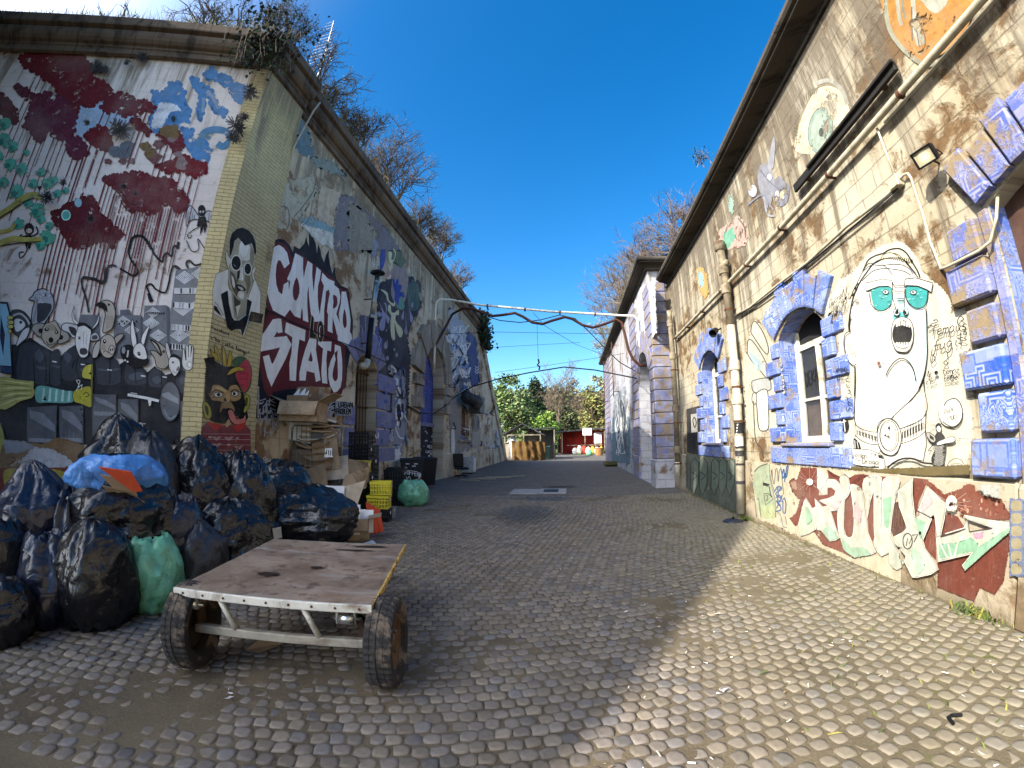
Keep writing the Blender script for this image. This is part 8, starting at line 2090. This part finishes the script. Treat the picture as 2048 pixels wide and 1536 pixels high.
bare_shrub("fine leafless bush near the far end of the wing roof", (4.0, 28, 8.3), 14, 4.4, M_twig, stems=10, kids=4, depth=4, spread=1.0, r0=.05)
bare_shrub("leafless bush drooping over the far wing corner", (3.6, 33, 8.2), 15, 3.4, M_twig, (.06, .3, BUDS), stems=8, kids=4, depth=4, spread=1.2)
bare_shrub("tiny evergreen sprig standing up on the right cornice", (3.3, 7.7, 7.35), 16, .62, None, (.035, .9, GRN), None, "sprig", stems=3, kids=4, depth=2, r0=.012)
# ivy hanging on the corner of the cornice
m = MB(); rr = random.Random(5)
for k in range(900):
    t_ = rr.random()
    c = C0 + FD * rr.gauss(.1, .28) + FN * (.42 + rr.gauss(0, .08)) + Vector((0, 0, 9.55 - 1.25 * t_ ** 1.3 + rr.gauss(0, .08)))
    if t_ < .25: c += Vector((-.2 + rr.gauss(0, .3), rr.gauss(.3, .4), .25 + rr.random() * .5))
    u = Vector((rr.gauss(0, 1), rr.gauss(0, 1), rr.gauss(0, 1))).normalized(); v = u.orthogonal(); s = rr.uniform(.025, .055)
    m.add([c - u * s, c + v * s * .7, c + u * s, c - v * s * .7], [(0, 1, 2, 3)], lin(rr.choice(('#171a12', '#22281a', '#2e3a1e', '#121410', '#3a4426'))))
for k in range(40):
    c = C0 + FD * rr.gauss(.1, .3) + FN * .45 + Vector((0, 0, 9.5)); m.tube([c, c + Vector((rr.gauss(0, .1), rr.gauss(0, .1), -.5)), c + Vector((rr.gauss(0, .15), rr.gauss(0, .15), -rr.uniform(.7, 1.4)))], .006, 3, lin('#3a2f26'))
o = m.build("ivy", M_leaf); tag(o, "dark dead ivy hanging over the corner of the fort cornice", "ivy")
m = MB()
for k in range(1300):
    c = Vector((XL + rr.gauss(.25, .25), 25.6 + rr.gauss(0, .5), 9.0)) + Vector((0, 0, rr.uniform(-1.2, .8))); c.y += (9.2 - c.z) * 1.0
    u = Vector((rr.gauss(0, 1), rr.gauss(0, 1), rr.gauss(0, 1))).normalized(); v = u.orthogonal(); s = rr.uniform(.06, .12)
    m.add([c - u * s, c + v * s * .7, c + u * s, c - v * s * .7], [(0, 1, 2, 3)], lin(rr.choice(('#1a2214', '#26301a', '#34441f'))))
o = m.build("ivy", M_leaf); tag(o, "small dark green ivy at the far end of the fort wall top", "ivy")
# grass fringe along both wall tops
m = MB()
def blade(x, y, z, h, col, lean=.4):
    a = rr.uniform(0, 6.28); w_ = .003 + h * .009; lx, ly = rr.gauss(0, h * lean), rr.gauss(0, h * lean)
    m.add([(x - w_ * math.cos(a), y - w_ * math.sin(a), z - .02), (x + w_ * math.cos(a), y + w_ * math.sin(a), z - .02), (x + lx, y + ly, z + h * rr.uniform(.6, 1))], [(0, 1, 2)], col)
G1 = ['#3f4a22', '#5a6430', '#7a7644', '#9a8e60', '#33401f', '#5a5030']
for k in range(9500):
    y = 6.2 + 20 * rr.random() ** 1.3
    blade(XL + .25 - abs(rr.gauss(0, .35)), y, 9.48, rr.uniform(.08, .42), lin(rr.choice(G1)), .5)
for k in range(7000):
    c = C0 + FD * rr.uniform(-.1, 8.5) - FN * abs(rr.gauss(0, .4)) + FN * .2
    dry = rr.random() < .6
    blade(c.x, c.y, 9.5, rr.uniform(.1, .55), lin(rr.choice(('#b9ad7e', '#a0986a', '#8f8560', '#7a7a44')) if dry else rr.choice(G1)), .4)
for k in range(5200):
    y = rr.uniform(14.5, 34.4); blade(XW - .4 + abs(rr.gauss(0, .25)), y, 8.14, rr.uniform(.06, .34), lin(rr.choice(('#6b6238', '#7a7040', '#5a5530', '#4e4a2a'))), .7)
for k in range(2600):
    y = rr.uniform(.5, 14.2); blade(XR - .36 + abs(rr.gauss(0, .08)), y, 7.30, rr.uniform(.02, .07), lin(rr.choice(('#5a5440', '#4a4430', '#6e664a', '#3a3626'))), .6)
o = m.build("grass_fringe", M_leaf); tag(o, kind='stuff')

# trees at the end of the alley
def tree(name, label, px, D, top, wpx, cols, seed, n=2200, leaf=.22, base=None, clumps=34, trunk=.25, kind='round', group="trees beyond the alley"):
    c = at(px, 880, D); zt = at(px, top, D).z; w = (at(px - wpx / 2, 860, D) - at(px + wpx / 2, 860, D)).length
    t = thing(name, label, "tree", (c.x, c.y, 0), 0, group); rnd = random.Random(seed)
    z0 = base if base is not None else zt * .22
    m = MB(); H = zt
    m.tube([(0, 0, -.2), (.1, .05, H * .25), (-.1, .1, H * .55), (0, 0, H * .85)], [trunk, trunk * .8, trunk * .5, trunk * .15], 7)
    for k in range(7):
        a = rnd.uniform(0, 6.28); h0 = H * rnd.uniform(.25, .6); L_ = w * .38
        m.tube([(0, .05, h0), (L_ * .5 * math.cos(a), L_ * .5 * math.sin(a), h0 + H * .12), (L_ * math.cos(a), L_ * math.sin(a), h0 + H * .2)], [trunk * .4, trunk * .25, trunk * .08], 5)
    m.build("trunk", M_bark, t)
    m = MB(); cl = []
    for k in range(clumps):
        while True:
            v = Vector((rnd.uniform(-1, 1), rnd.uniform(-1, 1), rnd.uniform(-1, 1)))
            if v.length < 1 and v.length > .35: break
        if kind == 'cone': f = 1.05 - (v.z + 1) / 2 * .75; v.x *= f; v.y *= f
        cl.append((Vector((v.x * w * .5, v.y * w * .45, (z0 + zt) / 2 + v.z * (zt - z0) * .5)), rnd.uniform(.10, .2) * w, rnd.choice(cols), rnd.uniform(.75, 1.25)))
    for k in range(n):
        p, r, col, b = cl[k % clumps]
        c = p + Vector((rnd.gauss(0, r * .6), rnd.gauss(0, r * .6), rnd.gauss(0, r * .5)))
        if kind == 'weep': c.z -= abs(rnd.gauss(0, .5))
        u = Vector((rnd.gauss(0, 1), rnd.gauss(0, 1), rnd.gauss(0, .7))).normalized(); v = u.orthogonal().normalized(); s = leaf * rnd.uniform(.6, 1.4)
        cc = tuple(x * b * rnd.uniform(.8, 1.2) for x in lin(col))
        m.add([c - u * s, c + v * s * .6, c + u * s, c - v * s * .6], [(0, 1, 2, 3)], cc)
    m.build("crown", M_leaf, t); return t
GA, GB, GC, GY2, GBR = ('#5a6a3c', '#4a5a32', '#687646'), ('#24331c', '#1d2a18', '#2e3f22'), ('#6f8a3a', '#809a44', '#5c7a32'), ('#6c6a3c', '#787444', '#5e5c36'), ('#6a5e4a', '#5a5040', '#75684e')
tree("leafy_tree", "light green leafy tree close behind the end of the fort", 1018, 50, 752, 88, GA, 1, 5200, .19, .3, 46)
tree("leafy_tree", "dark evergreen tree with pointed crown beside the light green one", 1072, 66, 757, 62, GB, 2, 4200, .22, 2.0, 40, kind='cone')
tree("leafy_tree", "bright green bush behind the gabled hut", 1085, 58, 818, 60, GC, 3, 2200, .2, .2, 26, .12)
tree("leafy_tree", "yellowish weeping tree right of the alley end", 1186, 60, 766, 56, GY2, 4, 4200, .2, .5, 40, kind='weep')
tree("leafy_tree", "brown grey far tree crown in the middle of the gap", 1146, 95, 764, 58, GBR, 5, 3000, .3, 3, 34)
tree("leafy_tree", "olive bush between the two huts", 1130, 66, 812, 52, ('#4a4e30', '#5a5a38', '#3a4228'), 6, 2200, .22, .2, 28, .12)
tree("leafy_tree", "dark round bush beside the roof of the red shed", 1147, 70, 838, 26, GB, 7, 1500, .2, .2, 16, .12)
tree("leafy_tree", "grey green tree at the right behind the wing", 1208, 80, 745, 60, ('#6a6850', '#5c5c44', '#7a7458'), 8, 2600, .28, 2, 30)
tree("leafy_tree", "pale green far tree above the hut roofs", 1052, 85, 790, 60, ('#77875a', '#69794c', '#87966a'), 9, 2400, .28, 1, 30)
for (px, D, top, sd, lb) in ((1118, 60, 752, 21, "bare pollard tree with fan of branches over the gap"), (1100, 80, 775, 22, "small bare tree behind the dark evergreen"), (1165, 72, 790, 23, "bare shrubby tree beside the weeping one")):
    c = at(px, 880, D); zt = at(px, top, D).z
    t = thing("bare_tree", lb, "tree", (c.x, c.y, 0), 0, "bare trees beyond the alley")
    m = MB(); m.tube([(0, 0, -.2), (.1, 0, zt * .25), (0, .1, zt * .42)], [.24, .2, .17], 7); m.build("trunk", M_bark, t)
    m, tips = twiggy(sd, zt * .75, .9, 4, 4, .09, 6, 3)
    o = m.build("branches", M_twig, t); o.location = (0, .1, zt * .40)
m = MB(); rnd = random.Random(77)
for k in range(20000):
    a = rnd.uniform(-.4, .45); D = rnd.uniform(85, 125); h = 12.5 + 3.0 * mnoise.noise(Vector((a * 9, 1, 2))) + (D - 85) * .05
    c = Vector((D * math.sin(a), D * math.cos(a), h * rnd.random() ** .7))
    b = .7 + .5 * mnoise.noise(Vector((a * 30, c.z * .4, D * .1))) ; col = rnd.choice(('#5a6640', '#6e7250', '#656a46', '#7c765a', '#4e5a36'))
    u = Vector((rnd.gauss(0, 1), rnd.gauss(0, 1), rnd.gauss(0, 1))).normalized(); v = u.orthogonal().normalized(); s = rnd.uniform(.3, .75)
    m.add([c - u * s, c + v * s * .7, c + u * s, c - v * s * .7], [(0, 1, 2, 3)], tuple(x * max(.3, b) for x in lin(col)))
o = m.build("distant_wood", M_leaf); tag(o, kind='stuff')

# ------------------------------------------------------------------ huts at the end of the alley
M_plank = plain("grey_hut_planks", '#8a8270', .85, .45, 2.2, 0, .2, .2, dirt='#4a4338')
M_tin = plain("dark_tin_roof", '#3c3d40', .6, .4, 2, .3, .3, .1, dirt='#6a6660')
def frame_at(px, D):
    c = at(px, 900, D); c.z = 0; return c
hc = frame_at(1048, 39)
t = thing("gabled_hut", "small open hut with a gabled roof and pale plank back wall", "hut", hc)
m = MB()
for s in (-1, 1):
    m.add([(0, -1.4, 3.3), (0, 1.4, 3.3), (s * 1.95, 1.4, 2.25), (s * 1.95, -1.4, 2.25), (0, -1.4, 3.22), (0, 1.4, 3.22), (s * 1.95, 1.4, 2.17), (s * 1.95, -1.4, 2.17)], [(0, 1, 2, 3), (4, 5, 6, 7), (0, 3, 7, 4), (1, 2, 6, 5), (3, 2, 6, 7)])
m.build("roof", M_tin, t)
for x, y in ((-1.6, -1.2), (1.6, -1.2), (-1.6, 1.2), (1.6, 1.2), (.1, -1.2)):
    m = MB(); m.box((x - .05, y - .05, 0), (x + .05, y + .05, 2.3 if x not in (.1,) else 2.6)); m.build("post", M_plank, t)
m = MB()
for k in range(11): m.box((-.15, 1.1, .2 + k * .2), (1.55, 1.14, .38 + k * .2))
for k in range(11): m.box((-1.55, 1.1, .2 + k * .2), (-.95, 1.14, .38 + k * .2))
m.build("plank_wall", M_plank, t)
m = MB(); m.box((-1.65, -1.26, 2.2), (1.65, -1.16, 2.3)); m.build("tie_beam", M_plank, t)
t = thing("white_figure", "white plaster lump standing under the left of the gabled hut", "statue", hc + Vector((-1.05, -.6, 0)))
m = MB(); m.lathe([(.0, 0), (.3, .02), (.28, .6), (.34, 1.2), (.42, 1.7), (.3, 2.0), (.16, 2.05), (.2, 2.2), (.12, 2.35), (0, 2.38)], (0, 0, 0), n=14); m.build("body", M_paper, t, True); m = MB(); m.tube([(.3, 0, 1.7), (.6, -.1, 1.6), (.5, -.1, 1.3)], .1, 8); m.build("arm", M_paper, t, True)
t = thing("lean_to", "flat roofed dark lean to behind the gabled hut", "shed", hc + Vector((2.0, 2.6, 0)))
m = MB(); m.box((-2.2, -1.2, 2.85), (1.0, 1.3, 2.97), M=Matrix.Rotation(-.06, 4, 'Y')); m.build("roof", M_tin, t)
m = MB(); m.box((-2.0, 1.0, 0), (.8, 1.06, 2.8)); m.box((-.6, -1.0, 0), (.8, -.95, 1.3)); m.build("wall", plain("dark_boards", '#4c4a44', .85, .4, 2), t)
for x in (-.6, .75):
    m = MB(); m.box((x - .06, -1.06, 0), (x + .06, -.94, 2.85)); m.build("post", M_plank, t)
# golden screen
m = MB(); n = 30
c0 = frame_at(1020, 38.3); c1 = frame_at(1090, 37.6)
vs = []
for j in range(8):
    for i in range(n + 1):
        f = i / n; q = c0.lerp(c1, f)
        d = .12 * math.sin(i * 1.1 + .4 * j) + .18 * mnoise.noise(Vector((f * 7, j * .4, 3)))
        vs.append((q.x, q.y - .5 * math.sin(f * 3.1) + d, (1.72 + .06 * math.sin(i * .8)) * j / 7 * (1 - .06 * f)))
m.add(vs, [(j * (n + 1) + i, j * (n + 1) + i + 1, (j + 1) * (n + 1) + i + 1, (j + 1) * (n + 1) + i) for j in range(7) for i in range(n)])
o = m.build("mesh_screen", plain("ochre_plastic_mesh", '#5e4624', .7, .5, 1.4, 0, .2, .2, dirt='#4f3a1c'), None, True); tag(o, "ochre plastic mesh screen hung in front of the gabled hut", "screen")
t = thing("concrete_block", "pale concrete post standing at the foot of the fort end", "post", frame_at(1014, 38.6)); m = MB(); m.box((-.25, -.25, 0), (.25, .25, 1.5), bev=.04); m.build("shaft", M_plinth, t); m = MB(); m.box((-.35, -.35, 1.5), (.35, .35, 1.62), bev=.03); m.build("cap", M_plinth, t)
wheelie("dark green wheelie bin right of the ochre screen", frame_at(1091, 38.2), .1, plain("green_bin_plastic", '#3f5f50', .5, .3), .8, .7, 1.25)
# red shed
rc = frame_at(1163, 56)
M_red = plain("red_painted_boards", '#a32c20', .75, .35, 1.2, 0, .2, .1, dirt='#6a2018')
t = thing("red_shed", "red painted open shed with dark roof and a white sign", "shed", rc)
m = MB(); m.box((-2.6, .0, .0), (3.0, .08, 3.0)); m.box((-2.68, -2.0, 0), (-2.6, .08, 2.9)); m.build("wall", M_red, t)
m = MB(); m.box((-3.4, -2.4, 2.95), (3.3, .4, 3.1), M=Matrix.Rotation(-.06, 4, 'Y')); m.build("roof", M_tin, t)
m = MB(); m.box((-1.9, -1.7, 1.05), (2.6, -1.1, 1.15)); m.build("counter", M_plank, t)
for x in (-2.5, .4, 2.9):
    m = MB(); m.box((x - .06, -2.1, 0), (x + .06, -1.98, 2.95)); m.build("post", M_plank, t)
m = MB(); m.box((.1, -2.46, 2.35), (1.25, -2.41, 3.25)); sg = m.build("sign", M_paper, t)
p = Paint(None, off=0); p.W = lambda q, off=None: Vector((q[0], -2.47 - (p.off if off is None else off), q[1])); p.STEP = .001
p.text("2057", .2, 2.8, (.18, 0), (0, .3), .05, '#33343a', .3).line([(.25, 2.6), (1.1, 2.6)], .05, '#66676c', 0); p.done("lettering", MP, sg)
cols = ('#d8d4c8', '#c9c0a8', '#c8432f', '#d8d8d0', '#c9b23a', '#d6cfc0', '#b8b43a')
for k in range(7):
    o = sac(60 + k, .62, .5, rnd.uniform(.75, 1.05), crum=.05, nu=24, nv=16).build("feed_sack", plain("sack_cloth_%s" % "abcdefg"[k], cols[k], .7, .3, 3), None, True); o.location = rc + Vector((-.9 + .55 * k, -2.6 - .2 * (k % 2), 0)); tag(o, ("leftmost white sack before the red shed", "cream sack second from left before the red shed", "red sack before the red shed counter", "white sack in the middle before the red shed", "yellow sack before the red shed counter", "pale sack right of the yellow one", "olive yellow sack at the right of the red shed")[k], "sack", "sacks in front of the red shed")
ec = frame_at(1196, 48)
t = thing("easel_board", "white notice board on two wooden legs beside the far wing", "notice board", ec)
m = MB(); m.box((-.42, -.05, 1.35), (.42, .0, 2.45)); m.build("panel", M_paper, t)
for x in (-.3, .34):
    m = MB(); m.box((x - .03, .002, 0), (x + .03, .05, 1.9)); m.build("leg", M_yellowwood, t)
m = MB(); m.box((-.6, -.3, 2.5), (.6, .3, 2.56), M=Matrix.Rotation(.1, 4, 'Y')); m.build("roof", M_tin, t)
t = thing("flower_pot", "brown tub standing at the foot of the notice board", "tub", ec + Vector((.1, -.6, 0))); m = MB(); m.lathe([(0, 0), (.38, 0), (.46, .75), (.5, .75), (.5, .85), (.42, .85), (.4, .7), (0, .7)], (0, 0, 0), n=18); m.build("tub", plain("brown_tub", '#8a6238', .8, .3), t)
o = sac(81, .7, .6, .5, crum=.06, nu=24, nv=16).build("rubbish_bag", M_baggr, None, True); o.location = ec + Vector((-1.0, -.3, 0)); tag(o, "small pale green bag on the ground near the notice board", "rubbish bag", "green rubbish bags")
t = thing("flat_stone", "low mossy flat stone lying by the far wing wall", "stone", (2.75, 27.5, 0)); m = MB(); m.box((-.5, -.7, 0), (.4, .7, .28), bev=.1); m.build("block", M_bank, t)
